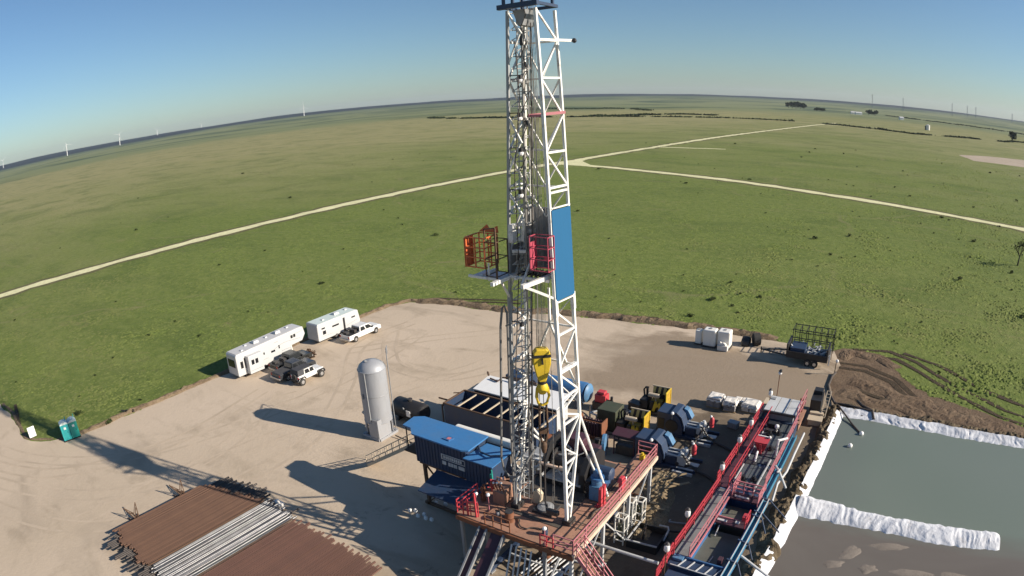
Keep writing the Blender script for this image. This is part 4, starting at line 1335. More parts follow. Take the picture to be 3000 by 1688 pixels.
P0, P1 = Vector((-31.9, 31.5, 4.25)), Vector((-38.0, 32.2, .05))
dv = Vector((.11, 1, 0)).normalized() * .5
for s in (-1, 1):
    m = MB(); m.beam(P0 + dv * s, P1 + dv * s, .08, .25); m.build('stringer', M['tan'], sw)
m = MB()
for k in range(20):
    c = P0.lerp(P1, k / 19)
    m.beam(c - dv, c + dv, .26, .04)
m.build('tread', M['tan'], sw)
for s in (-1, 1):
    m = MB()
    for k in range(7):
        c = P0.lerp(P1, k / 6) + dv * s
        m.beam(c, c + Vector((0, 0, 1.0)), .05)
    for h in (.5, 1.0):
        m.beam(P0 + dv * s + Vector((0, 0, h)), P1 + dv * s + Vector((0, 0, h)), .06)
    m.build('handrail', M['tan'], sw)
# ================================================================== EQUIPMENT ON THE PAD
# silo
si = thing('silo', 'tall grey cylindrical cement silo standing on legs in the middle of the pad', 'silo', (-41.2, 36.7, 0))
C0 = (-41.2, 36.7)
m = MB(); m.lathe((*C0, .9), (*C0, 7.75), [(0, .45), (.75, 1.28), (.77, 1.36), (.85, 1.36), (.87, 1.32), (5.9, 1.32), (5.92, 1.35), (6.02, 1.35), (6.04, 1.30), (6.35, 1.18), (6.65, .8), (6.8, .25), (6.85, 0)], 32); m.build('body', M['silver'], si, smooth=True)
m = MB(); m.beam((C0[0] + .35, C0[1] - 1.31, 1.9), (C0[0] + .35, C0[1] - 1.31, 6.9), .06, .1); m.lathe((*C0, 4.4), (*C0, 4.46), [(0, 1.325), (.03, 1.34), (.06, 1.325)], 32); m.build('seam', M['grey'], si)
for a in (45, 135, 225, 315):
    x, y = C0[0] + 1.2 * math.cos(R(a)), C0[1] + 1.2 * math.sin(R(a))
    m = MB(); m.beam((x, y, .15), (x, y, 2.6), .18); m.build('leg', M['silver'], si)
m = MB()
for a, b in (((-1.1, -1.2), (1.1, -1.2)), ((1.1, -1.2), (1.1, 1.2)), ((1.1, 1.2), (-1.1, 1.2)), ((-1.1, 1.2), (-1.1, -1.2))):
    m.beam((C0[0] + a[0], C0[1] + a[1], .14), (C0[0] + b[0], C0[1] + b[1], .14), .24)
m.build('skid', M['silver'], si)
m = MB()
m.prism([(C0[0] + 1.05, C0[1] - 1.25), (C0[0] + 1.12, C0[1] - 1.25), (C0[0] + 1.12, C0[1] + .4), (C0[0] + 1.05, C0[1] + .4)], .2, 2.2); m.prism([(C0[0] - .1, C0[1] - 1.28), (C0[0] + 1.05, C0[1] - 1.28), (C0[0] + 1.05, C0[1] - 1.22), (C0[0] - .1, C0[1] - 1.22)], .2, 2.2)
m.build('skirt', M['silver'], si)
m = MB()
lx, ly = C0[0] + 1.0, C0[1] + 1.15
for d in (-.3, .3):
    m.beam((lx + d * .75, ly - d * .66, .3), (lx + d * .75, ly - d * .66, 8.5), .05)
m.beam((lx - .25, ly + .2, 7.4), (lx - .65, ly + .75, 8.5), .05); m.beam((lx - .65, ly + .75, 7.7), (lx - .65, ly + .75, 8.5), .05); m.beam((lx + .22, ly - .2, 8.5), (lx - .65, ly + .75, 8.5), .07)
for k in range(24):
    z = .5 + .33 * k
    m.beam((lx - .22, ly + .2, z), (lx + .22, ly - .2, z), .035)
m.build('ladder', M['grey'], si)
m = MB(); m.tube((C0[0] - .3, C0[1] - .3, 7.55), (C0[0] - .1, C0[1] - .5, 7.75), .12, 8); m.tube((C0[0] - .2, C0[1] - 1.36, 4.2), (C0[0] - .2, C0[1] - 1.36, 4.7), .07, 8); m.build('hatch', M['grey'], si)

# dark open-topped bin with cross beams
ob = thing('open_top_bin', 'dark navy open topped steel bin with pale cross beams, behind the blue cabin', 'bin', (-31, 42, 0))
m = MB()
m.box(-36.0, -26, 40.35, 40.47, .2, 3.0); m.box(-36.0, -26, 43.5, 43.62, .2, 3.0); m.box(-36.0, -35.9, 40.47, 43.5, .2, 3.0); m.box(-26.1, -26, 40.47, 43.5, .2, 3.0)
m.box(-35.9, -26.1, 40.47, 43.5, .2, .3)
m.build('shell', M['navy'], ob)
m = MB()
m.beam((-36.0, 40.4, 3.05), (-26, 40.4, 3.05), .14, .1); m.beam((-36.05, 40.35, 3.04), (-36.05, 43.6, 3.04), .14, .1); m.beam((-36.0, 43.56, 3.05), (-26, 43.56, 3.05), .16, .12)
m.build('rim', M['brown'], ob)
m = MB()
for k in range(7):
    x = -34.55 + 1.45 * k
    m.beam((x, 40.45, 2.98), (x + .03, 43.5, 2.98), .11, .1)
m.build('cross_beam', M['tan'], ob)
m = MB(); m.box(-36.9, -36.1, 41.0, 42.9, 2.3, 2.4); m.beam((-36.8, 41.0, .1), (-36.8, 41.0, 2.3), .1); m.beam((-36.8, 42.8, .1), (-36.8, 42.8, 2.3), .1); m.beam((-36.8, 42.8, 2.9), (-36.2, 43.2, 2.9), .08); m.beam((-38.2, 42.2, 2.3), (-36.8, 42.2, 2.3), .12); m.build('end_platform', M['brown'], ob)
# white roofed tool house
th = thing('tool_house', 'low building with a plain white sloping roof behind the dark bin', 'tool house', (-31, 45.3, 0))
m = MB(); m.box(-35.0, -26.2, 44.2, 46.2, .3, 2.9); m.build('wall', M['ltgrey'], th)
m = MB(); m.prism([(43.85, 3.2), (46.5, 3.55), (46.5, 3.65), (43.85, 3.3)], -35.2, -26.0, 'x'); m.build('roof', M['white'], th)
m = MB(); m.path([(-34.6, 45.9, 3.68), (-33.6, 45.7, 3.66), (-33.4, 46.2, 3.9), (-32.4, 46.4, 4.0), (-31, 46.3, 4.1), (-29.5, 46.2, 4.1)], .08, 6); m.path([(-35.4, 46.6, 3.9), (-35.0, 46.2, 3.8)], .1, 6); m.build('roof_pipe', M['brown'], th)
m = MB(); m.box(-35.1, -26.1, 43.9, 44.0, 2.95, 3.18); m.build('eave', M['dark'], th)
# blue horizontal tank
bt = thing('fuel_tank', 'dark blue horizontal cylinder tank behind the mast', 'tank', (-29, 51.1, 0))
m = MB(); m.lathe((-31.8, 51.1, 1.65), (-26.6, 51.1, 1.65), [(0, .2), (.15, .8), (.35, 1.0), (4.85, 1.0), (5.0, .93)], 28); m.build('body', M['blue'], bt, smooth=True)
m = MB(); m.lathe((-26.62, 51.1, 1.65), (-26.25, 51.1, 1.65), [(0, .96), (.12, .86), (.25, .55), (.3, .1)], 24); m.build('end_cap', M['ltblue'], bt, smooth=True)  # sunlight on this end painted in as a lighter blue
for x in (-30.8, -27.6):
    m = MB(); m.prism([(50.2, .05), (52, .05), (51.9, 1.1), (51.6, .75), (51.1, .62), (50.6, .75), (50.3, 1.1)], x - .15, x + .15, 'x'); m.build('saddle', M['navy'], bt)
rp = thing('red_transfer_pump', 'red pump unit on a skid at the right end of the blue tank', 'pump', (-25.4, 51.4, 0))
m = MB(); m.box(-25.9, -24.7, 51.0, 51.9, .9, 1.7); m.box(-25.7, -24.9, 51.1, 51.8, 1.75, 2.0); m.build('housing', M['red'], rp, bevel=.05)
m = MB(); m.tube((-24.7, 51.4, 1.1), (-24.2, 51.4, 1.1), .12, 8); m.tube((-24.25, 51.4, 1.0), (-24.2, 51.4, 1.6), .14, 8); m.build('pipe', M['black'], rp)
m = MB(); m.box(-26.1, -24.3, 50.9, 52, .1, .9); m.build('skid', M['dark'], rp)
# equipment clutter behind the mast: reel, generator skid
rl = thing('cable_reel', 'brown cable reel on an olive skid seen through the mast', 'reel', (-26.6, 44.3, 0))
m = MB(); m.lathe((-25.6, 41.6, 1.5), (-24.7, 42.2, 1.5), [(0, .85), (.1, .85), (.11, .5), (.95, .5), (.96, .85), (1.06, .85)], 18); m.build('drum', M['rust'], rl)
m = MB(); m.box(-25.9, -22.4, 41.2, 42.8, .15, .8); m.box(-24.3, -22.5, 41.4, 42.6, .8, 1.5); m.build('skid', M['green_dark'], rl)
gs = thing('light_plant', 'pale generator box with pipes behind the left leg of the mast', 'generator', (-24.2, 38.5, 0))
m = MB(); m.box(-25.6, -22.6, 37.4, 39.2, .3, 2.2); m.build('enclosure', M['grey'], gs, bevel=.05)
m = MB()
for k in range(6):
    m.box(-25.5 + .5 * k, -25.2 + .5 * k, 37.36, 37.4, .6, 1.9)
m.build('louvre', M['ltgrey'], gs)
m = MB(); m.tube((-25.2, 38.4, 2.2), (-25.2, 38.4, 2.9), .1, 8); m.tube((-24.8, 37.9, 2.25), (-23, 37.9, 2.25), .14, 8); m.build('exhaust', M['ltgrey'], gs)
m = MB()
random.seed(5)
for k in range(26):
    x, y = random.uniform(-24.8, -21.6), random.uniform(31.2, 36.5)
    z = random.uniform(.3, 3.2)
    L = random.uniform(.5, 1.8)
    a = random.uniform(0, 3.1)
    m.beam((x, y, z), (x + L * math.cos(a), y + L * math.sin(a), z + random.uniform(-.3, .5)), random.uniform(.06, .16))
for x, y in ((-24.5, 31.5), (-22, 31.5), (-24.5, 36), (-22, 36)):
    m.beam((x, y, .05), (x, y, 3.3), .12)
for z in (1.5, 3.2):
    m.beam((-24.5, 31.5, z), (-24.5, 36, z), .12); m.beam((-22, 31.5, z), (-22, 36, z), .12); m.beam((-24.5, 31.5, z), (-22, 31.5, z), .12); m.beam((-24.5, 36, z), (-22, 36, z), .12)
tag(m.build('pipe_manifold', M['ltgrey'], None, (-23, 34, .05)), 'framed rack crowded with short pale pipes between the cabin and the drawworks', 'manifold')

# engines with radiators
def engine(base, label):
    t = thing('diesel_engine', label, 'engine', base, 0, 'diesel pump engines')
    x, y = base[0], base[1]
    m = MB(); m.box(x - 1.9, x + 1.1, y - .9, y + .8, .05, .35); m.build('skid', M['black'], t)
    m = MB(); m.box(x - .9, x + .5, y - .3, y + .45, .35, 1.1); m.prism([(y - .3, 1.1), (y + .45, 1.1), (y + .25, 1.4), (y - .1, 1.4)], x - .8, x + .4, 'x'); m.build('block', M['engine_yellow'], t, bevel=.04)
    m = MB(); m.beam((x - .35, y - .62, .4), (x - .15, y - .45, 1.35), .26); m.beam((x + .3, y - .6, .4), (x + .2, y - .45, 1.3), .2); m.lathe((x - .1, y - .62, 1.0), (x - .1, y - .3, 1.0), [(0, .2), (.05, .26), (.3, .26)], 14); m.build('timing_cover', M['yellow'], t)
    m = MB(); m.tube((x - .75, y - .5, .7), (x + .6, y - .5, .7), .09, 8); m.tube((x + .0, y - .6, .45), (x + .05, y - .5, 1.4), .07, 8); m.box(x - .8, x - .45, y - .55, y - .3, .5, 1.3); m.tube((x + .45, y - .55, .5), (x + .5, y - .5, 1.5), .06, 8); m.build('oil_filter', M['black'], t)
    m = MB(); m.box(x - .95, x + .78, y + .62, y + .8, .35, 1.7); m.build('radiator', M['black'], t)
    m = MB(); m.prism([(y + .60, 1.7), (y + .82, 1.7), (y + .82, 2.42), (y + .72, 2.42)], x - .95, x + .78, 'x'); m.build('hood', M['stripes'], t)
    m = MB(); m.beam((x - 1.0, y + .74, 2.47), (x + .85, y + .74, 2.47), .1); m.build('hood_bar', M['tan'], t)
    m = MB(); m.box(x + .78, x + .84, y - .45, y + .82, .4, 2.4); m.build('side_panel', M['engine_yellow'], t)
    m = MB(); m.beam((x + .85, y - .48, .35), (x + .85, y - .48, 2.45), .11); m.beam((x + .85, y + .84, .35), (x + .85, y + .84, 2.45), .09); m.beam((x + .85, y - .5, 2.44), (x + .85, y + .85, 2.46), .09); m.beam((x + .85, y - .5, .42), (x + .85, y + .85, .42), .1); m.build('side_frame', M['yellow'], t)
    m = MB(); m.lathe((x - 1.05, y - .35, 1.95), (x + .15, y - .35, 1.95), [(0, .1), (.05, .22), (1.1, .22), (1.15, .12), (1.2, .1)], 16); m.tube((x - .3, y - .2, 1.3), (x - .3, y - .3, 1.8), .08, 8); m.build('muffler', M['tan'], t, smooth=True)
    m = MB(); m.box(x - 1.85, x - 1.05, y - .6, y + .7, .35, 1.35); m.tube((x - 1.5, y + .5, 1.3), (x - 1.5, y + .5, 2.2), .13, 8); m.path([(x - 1.8, y + .6, 1.2), (x - 1.9, y + .6, 1.9), (x - 1.7, y + .6, 2.2), (x - 1.4, y + .6, 2.2)], .1, 8); m.tube((x - 1.2, y + .2, 1.3), (x - 1.2, y + .2, 1.9), .11, 8); m.build('clutch_housing', M['black'], t)
    return t
engine((-19.95, 47.9, 0), 'yellow diesel engine with a striped radiator hood, nearer of the two engines')
engine((-19.9, 53.2, 0), 'yellow diesel engine with a striped radiator hood, the far one near the blue mud pump')

def mud_pump(base, label, body, guard, lid):  # navy body and light blue box put shade and sunlight into the colours
    t = thing('mud_pump', label, 'pump', base, 0, 'mud pumps')
    x, y = base[0], base[1]
    m = MB(); m.box(x - 2.3, x + 3.5, y - 1.05, y - .85, .05, .3); m.box(x - 2.3, x + 3.5, y + .85, y + 1.05, .05, .3); m.box(x - 2.3, x + 1.6, y - .85, y + .85, .05, .25); m.build('skid', M['navy'], t)
    m = MB(); m.prism([(x - 2.1, .3), (x + .45, .3), (x + .45, 1.1), (x + .15, 1.9), (x - .35, 2.3), (x - 2.1, 2.35)], y - 1.0, y + .9, 'y'); m.build('gear_case', body, t, bevel=.06)
    m = MB(); m.prism([(x + .47, .7), (x + .62, .7), (x + .6, 1.25), (x + .3, 2.1), (x - .2, 2.5), (x - .75, 2.55), (x - .75, 2.40), (x - .3, 2.36), (x + .18, 1.95), (x + .47, 1.15)], y - .95, y + .95, 'y'); m.build('belt_guard', M['navy'], t, bevel=.03)
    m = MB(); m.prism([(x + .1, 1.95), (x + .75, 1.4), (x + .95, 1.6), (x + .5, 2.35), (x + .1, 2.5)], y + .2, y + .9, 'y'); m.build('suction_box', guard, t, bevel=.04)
    m = MB(); m.lathe((x - .6, y - 1.08, 1.15), (x - .6, y - 1.01, 1.15), [(0, .6), (.07, .62)], 24); m.box(x - 1.9, x - 1.35, y - 1.05, y - 1.0, .5, 1.7); m.build('side_cover', M['black'], t)
    m = MB(); m.box(x + .6, x + 1.6, y - .7, y + .7, .3, 1.05); m.build('liner_box', body, t)
    m = MB()
    for k in range(3):
        yy = y - .5 + .5 * k
        m.tube((x + .6, yy, 1.1), (x + 2.1, yy, 1.1), .09, 8)
        m.box(x + 1.7, x + 2.4, yy - .2, yy + .2, .35, 1.25)
        m.lathe((x + 2.05, yy, 1.25), (x + 2.05, yy, 1.5), [(0, .15), (.1, .18), (.25, .12)], 10)
        m.lathe((x + 2.4, yy, .8), (x + 2.6, yy, .8), [(0, .17), (.1, .19), (.2, .12)], 10)
    m.build('fluid_end', M['ltgrey'], t)
    m = MB(); m.tube((x + 1.75, y - .8, .5), (x + 1.75, y + .9, .5), .16, 10); m.path([(x + 2.2, y - .8, 1.5), (x + 2.4, y - .95, 1.5), (x + 2.9, y - .95, .8), (x + 3.6, y - .9, .5)], .1, 8); m.path([(x + 2.4, y + .3, 1.4), (x + 2.5, y + .2, 1.5), (x + 2.6, y - .3, 1.2)], .07, 6); m.build('manifold_pipe', M['dark'], t)
    m = MB(); m.lathe((x + 2.9, y + .1, 1.15), (x + 2.9, y + .1, 2.25), [(0, .1), (.1, .22), (.85, .22), (1.0, .15), (1.1, .06)], 14); m.build('pulsation_dampener', M['red'], t, smooth=True)
    m = MB(); m.sph((x + 2.8, y + .05, 2.3), .12); m.build('dampener_valve', M['lamp_white'], t)
    m = MB(); m.box(x + 1.8, x + 3.3, y - 1.06, y - .84, .31, .34); m.box(x + 1.6, x + 3.4, y - 1.6, y - 1.4, .05, .3); m.box(x + 2.4, x + 3.5, y - .3, y + .2, .31, .36); m.build('walk_plank', M['ltgrey'], t)
    if lid:
        m = MB(); m.prism([(y - .95, 1.95), (y + .1, 2.2), (y + .1, 2.3), (y - .95, 2.05)], x - 4.3, x - .3, 'x'); m.build('drive_roof', M['maroon'], t)
        m = MB(); m.beam((x - 4.1, y - .9, .1), (x - 4.1, y - .9, 2.0), .1); m.beam((x - 4.1, y + .05, .1), (x - 4.1, y + .05, 2.2), .1); m.beam((x - 2.2, y - .95, .1), (x - 2.2, y - .95, 2.0), .1); m.build('roof_post', M['maroon'], t)
        m = MB(); m.box(x - 4.0, x - 2.2, y - .8, y, .1, 1.0); m.tube((x - 4.2, y - .6, 1.3), (x - 2.0, y - .6, 1.4), .12, 8); m.tube((x - 4.2, y - .3, 1.5), (x - 2.0, y - .3, 1.5), .08, 8); m.build('drive_shaft', M['dark'], t)
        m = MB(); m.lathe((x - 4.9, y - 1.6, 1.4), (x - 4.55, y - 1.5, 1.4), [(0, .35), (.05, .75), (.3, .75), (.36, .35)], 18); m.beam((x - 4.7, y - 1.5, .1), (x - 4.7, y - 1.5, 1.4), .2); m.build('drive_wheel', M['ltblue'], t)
    m = MB(); m.beam((x - .6, y - 1.0, .3), (x - .6, y - 1.0, 2.3), .07); lpt = m.build('lamp_post', M['grey'], t)
    m = MB(); m.sph((x - .6, y - 1.0, 2.4), .16); m.build('lamp', M['lamp_white'], lpt)
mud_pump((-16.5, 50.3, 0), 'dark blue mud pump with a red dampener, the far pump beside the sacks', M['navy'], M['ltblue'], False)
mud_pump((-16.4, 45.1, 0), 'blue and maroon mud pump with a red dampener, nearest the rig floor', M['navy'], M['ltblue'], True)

# sacks of mud additive
random.seed(8)
def pallet(x, y, w, d, h, label, mat, cover):
    t = thing('sack_pallet', label, 'pallet of sacks', (x, y, 0), random.uniform(-.1, .1), 'pallets of sacks behind the pumps')
    m = MB()
    for k in range(3):
        m.box(x - w / 2, x + w / 2, y - d / 2 + k * (d - .12) / 2, y - d / 2 + .12 + k * (d - .12) / 2, .02, .12)
    m.build('pallet', M['wood'], t)
    m = MB()
    nz = int(h / .2)
    for a in range(nz):
        for i in range(2):
            for j in range(2):
                ox, oy = random.uniform(-.04, .04), random.uniform(-.04, .04)
                m.box(x - w / 2 + i * w / 2 + .02 + ox, x - w / 2 + (i + 1) * w / 2 - .02 + ox, y - d / 2 + j * d / 2 + .02 + oy, y - d / 2 + (j + 1) * d / 2 - .02 + oy, .13 + a * .2, .31 + a * .2)
    m.build('sacks', mat, t, bevel=.05)
    if cover:
        m = MB()
        n = 9
        v = []
        for i in range(n):
            for j in range(n):
                u, w2 = i / (n - 1) * 2 - 1, j / (n - 1) * 2 - 1
                e = max(abs(u), abs(w2))
                z = .16 + nz * .2 + .06 * noise.noise(Vector((u * 2 + x, w2 * 2 + y, 1)))
                if e > .85:
                    z -= .35 + .25 * noise.noise(Vector((u * 3 + x, w2 * 3, 4)))
                v.append((x + u * (w / 2 + .08), y + w2 * (d / 2 + .08), z))
        m.add(v, [(i * n + j, (i + 1) * n + j, (i + 1) * n + j + 1, i * n + j + 1) for i in range(n - 1) for j in range(n - 1)])
        m.build('plastic_cover', M['sack'], t)
pallet(-15.2, 57.0, 1.5, 1.5, 1.2, 'leftmost pallet of sacks behind the mud pumps, under a torn white cover', M['sack_dark'], True)
pallet(-13.5, 56.7, 1.3, 1.4, 1.0, 'middle pallet of sacks with a white drape hanging down its front', M['sack_dark'], True)
pallet(-11.5, 57.4, 1.6, 1.6, .9, 'pallet of pale wrapped sacks nearest the shaker roof', M['sack'], True)
pallet(-12.8, 58.4, 1.4, 1.2, .5, 'low pallet of flat sacks behind the other wrapped pallets', M['sack'], False)

# ------------------------------------------------------------------ mud tanks (a few degrees off the pad's grid)
TROT = R(-1.9)
def tank_thing(name, label, cat, base):
    return thing(name, label, cat, base, TROT)
TB = (-9.85, 31.2, 0)
ZT2 = 2.5
def TX(x, y, z):      # authored in unrotated tank coordinates
    return (TB[0] + x, TB[1] + y, z)
def tbox(m, x0, x1, y0, y1, z0, z1):
    return m.box(TB[0] + x0, TB[0] + x1, TB[1] + y0, TB[1] + y1, z0, z1)
t1 = tank_thing('mud_tank', 'near mud tank with open grey mud compartments, red railings and a blue edge', 'mud tank', TB)
m = MB()
for a, b, c, d in ((0, 3.6, -.2, -.1), (0, 3.6, 8.3, 8.4), (1.0, 1.1, -.1, 8.3), (3.5, 3.6, -.1, 8.3), (0, .1, -.1, 8.3)):
    tbox(m, a, b, c, d, .25, ZT2)
tbox(m, .1, 3.5, -.1, 8.3, .25, .4)
m.build('wall', M['blue'], t1)
m = MB(); tbox(m, 1.1, 3.5, -.1, 4.2, .4, 1.75); tbox(m, 1.1, 3.5, 5.0, 7.4, .4, 1.8); m.build('mud_surface', M['mud'], t1)
m = MB(); tbox(m, .02, .98, -.1, 8.3, ZT2 - .02, ZT2 + .03); m.build('walkway', M['grating'], t1)
m = MB(); tbox(m, 1.12, 3.48, 4.2, 4.95, ZT2 - .1, ZT2 + .02); tbox(m, 1.12, 3.48, 7.4, 8.3, ZT2 - .08, ZT2 + .04); m.build('cross_walk', M['maroon'], t1)
m = MB(); tbox(m, 1.3, 2.0, 4.4, 4.6, ZT2 + .03, ZT2 + .1); tbox(m, 2.6, 2.9, 4.5, 4.75, ZT2 + .03, ZT2 + .12); tbox(m, 1.5, 2.6, 7.6, 7.75, ZT2 + .05, ZT2 + .12); m.beam(TX(1.6, 3.4, 1.9), TX(1.6, 4.2, 2.3), .06); m.beam(TX(2.2, .8, 1.75), TX(2.25, 1.4, 1.8), .05); m.build('fitting', M['ltgrey'], t1)
m = MB(); m.rail(TX(.02, -.2, ZT2), TX(.02, 8.4, ZT2), 1.1, .07); m.build('railing', M['red'], t1)
m = MB(); m.rail(TX(1.05, -.1, ZT2), TX(1.05, 8.0, ZT2), .9, .06, 5, 2); m.beam(TX(1.15, -.1, ZT2 + .02), TX(1.15, 7.4, ZT2 + .02), .1); m.beam(TX(1.1, 4.98, ZT2), TX(3.4, 4.98, ZT2), .08); m.build('railing', M['pink'], t1)['label'] = 'faded pink inner railing'
m = MB(); m.rail(TX(3.4, 4.2, ZT2), TX(3.4, 5.3, ZT2), .9, .06, 2, 2); tbox(m, 2.95, 3.4, 5.0, 5.55, ZT2 - .3, ZT2 + .35); m.build('valve_box', M['red'], t1)
m = MB(); tbox(m, 2.9, 3.2, .2, .6, ZT2 - .3, ZT2 + .2); m.build('valve_box', M['maroon'], t1)
m = MB()
m.rail(TX(1.3, 8.2, ZT2 + .04), TX(3.45, 8.2, ZT2 + .04), 1.0, .07, 3, 3); m.rail(TX(1.3, 7.6, ZT2 + .04), TX(1.3, 9.4, ZT2 + .04), 1.0, .07, 2, 3); m.rail(TX(3.45, 7.0, ZT2 + .04), TX(3.45, 9.2, ZT2 + .04), 1.0, .07, 2, 3)
m.build('cross_railing', M['pink'], t1)
m = MB()
for a in (3.62, 3.98):
    tbox(m, a, a + .06, -2.0, 8.3, ZT2 - .3, ZT2 + .05)
tbox(m, 3.68, 3.98, -2.0, 8.3, ZT2 - .3, ZT2 - .2)
m.build('trough', M['teal'], t1)
m = MB(); m.beam(TX(4.02, -2, ZT2 + .07), TX(4.02, 8.3, ZT2 + .07), .06); m.beam(TX(3.63, -2, ZT2 + .07), TX(3.63, 8.3, ZT2 + .07), .05); m.build('trough_lip', M['ltgrey'], t1)
m = MB()
for y in (-1.9, .6, 2.8, 5.9, 6.4, 8.2):
    m.beam(TX(3.4, y, ZT2 + .1), TX(4.2, y, ZT2 - .05), .13); m.tube(TX(4.2, y, ZT2 - .05), TX(5.6 if y in (6.4, 8.2) else 4.7, y - .2, 1.4), .05, 6)
m.build('cross_pipe', M['navy'], t1)
# near end with its sloping blue hatch and slats
m = MB(); m.prism([(TB[0] + 0.2, TB[1] - 2.0), (TB[0] + 3.6, TB[1] - 2.1), (TB[0] + 3.6, TB[1] - .25), (TB[0] + .2, TB[1] - .25)], 1.2, 2.1); tbox(m, 0, 3.6, -1.1, -.25, 2.1, 2.35); m.build('end_hopper', M['navy'], t1)
m = MB()
for k in range(5):
    m.beam(TX(.7 + .62 * k, -1.1, 2.38), TX(.95 + .62 * k, -.3, 2.4), .07)
m.beam(TX(.2, -1.1, 2.38), TX(3.4, -1.15, 2.38), .06)
m.build('end_slat', M['ltgrey'], t1)
m = MB(); tbox(m, .1, .8, -.6, -.2, 2.36, 2.55); m.build('blue_cover', M['ltblue'], t1)
m = MB(); m.rail(TX(-.1, -2.6, ZT2 - .6), TX(-.05, -.3, ZT2), 1.0, .07, 3, 3); m.beam(TX(-.5, -2.6, .1), TX(-.1, -.4, ZT2 + .6), .09); m.beam(TX(-.6, -2.2, .1), TX(-.2, -.4, ZT2 + .1), .09); m.build('end_stair_rail', M['red'], t1)

t2 = tank_thing('mud_tank', 'far mud tank covered with dark deck plates, a red hopper and red railings', 'mud tank', (TB[0], TB[1] + 8.45, 0))
m = MB(); tbox(m, 0, 3.6, 8.46, 20.2, .25, ZT2 - .06); m.build('wall', M['navy'], t2)
m = MB()
for y0, y1 in ((9.3, 12.4), (12.9, 13.9), (14.1, 15.4), (15.8, 18.3), (18.5, 20.0)):
    for k in range(3):
        tbox(m, 1.15 + .8 * k, 1.9 + .8 * k, y0, y1, ZT2 - .05, ZT2 + .02)
m.build('deck_plate', M['slate'], t2)
m = MB(); tbox(m, .05, .95, 8.5, 20.1, ZT2 - .05, ZT2 + .03); m.build('walkway', M['maroon'], t2)
m = MB(); m.beam(TX(1.06, 9.5, ZT2 + .05), TX(1.06, 12.2, ZT2 + .05), .08); m.beam(TX(1.06, 13.4, ZT2 + .05), TX(1.06, 15.2, ZT2 + .05), .08); m.beam(TX(1.06, 16, ZT2 + .05), TX(1.06, 18.4, ZT2 + .05), .08); m.beam(TX(2.95, 8.0, ZT2 + .2), TX(2.98, 13.4, ZT2 + .2), .1); m.build('pipe', M['ltgrey'], t2)
m = MB(); tbox(m, 1.1, 2.0, 12.42, 12.88, ZT2 - .02, ZT2 + .06); tbox(m, 1.1, 3.4, 15.42, 15.78, ZT2 - .02, ZT2 + .06); tbox(m, 1.2, 2.2, 18.0, 18.4, ZT2, ZT2 + .25); m.build('gutter', M['dark'], t2)
m = MB(); m.rail(TX(.02, 8.5, ZT2), TX(.02, 21.2, ZT2), 1.1, .07); m.rail(TX(.95, 8.6, ZT2), TX(.95, 21, ZT2), 1.0, .05, 8, 2); m.build('railing', M['red'], t2)
m = MB(); m.rail(TX(3.58, 9.3, ZT2), TX(3.58, 20.4, ZT2), 1.1, .06); m.build('railing', M['pink'], t2)
m = MB(); m.frus(TB[0] + 1.5, TB[0] + 2.0, TB[1] + 14.6, TB[1] + 15.1, ZT2, TB[0] + 1.2, TB[0] + 2.3, TB[1] + 14.3, TB[1] + 15.4, ZT2 + 1.0); tbox(m, 1.65, 1.9, 14.2, 14.45, ZT2, ZT2 + .9); m.build('hopper', M['red'], t2)
m = MB(); m.beam(TX(1.2, 15.4, ZT2 + 1.02), TX(2.3, 15.4, ZT2 + 1.02), .1); m.sph(TX(2.25, 15.3, ZT2 + 1.1), .13); m.sph(TX(2.1, 18.6, ZT2 + .4), .22); m.tube(TX(2.1, 18.0, ZT2 + .1), TX(2.1, 18.5, ZT2 + .1), .12, 8); m.path([TX(1.75, 13.0, ZT2), TX(1.75, 13.3, ZT2 + .5), TX(1.7, 13.7, ZT2 + .5)], .09, 8); m.tube(TX(3.1, 14.6, ZT2), TX(3.15, 14.6, ZT2 + 1.5), .09, 8); m.tube(TX(3.15, 15.0, ZT2 + 1.2), TX(3.7, 15.6, ZT2 + 1.2), .1, 8); m.build('agitator_fitting', M['lamp_white'], t2)
m = MB()
for y in (9.9, 17.6, 14.8):
    m.lathe(TX(1.7, y, ZT2), TX(1.7, y, ZT2 + .5), [(0, .3), (.2, .3), (.21, .18), (.5, .16)], 12)
    m.lathe(TX(2.45, y + .4, ZT2), TX(2.45, y + .4, ZT2 + .4), [(0, .28), (.15, .28), (.16, .15), (.4, .13)], 12)
tbox(m, 1.2, 2.2, 18.7, 19.3, ZT2, ZT2 + .5)
m.build('agitator', M['black'], t2)
m = MB()
for a in (3.62, 3.98):
    tbox(m, a, a + .06, 8.6, 18.5, ZT2 - .3, ZT2 + .05)
tbox(m, 3.68, 3.98, 8.6, 18.5, ZT2 - .3, ZT2 - .2)
m.build('trough', M['teal'], t2)
m = MB(); m.path([TX(4.5, 19.5, 2.3), TX(4.45, 16, 2.2), TX(4.5, 13, 2.2), TX(4.2, 11.3, 2.0), TX(4.35, 9.5, 1.6)], .1, 8); m.beam(TX(4.0, 11.5, ZT2 + .4), TX(4.05, 12.6, ZT2 + .1), .09); m.path([TX(3.6, 12.4, ZT2 + .4), TX(4.0, 12, ZT2 + .3), TX(4.9, 11.6, 1.6)], .09, 8); m.build('side_pipe', M['ltgrey'], t2)

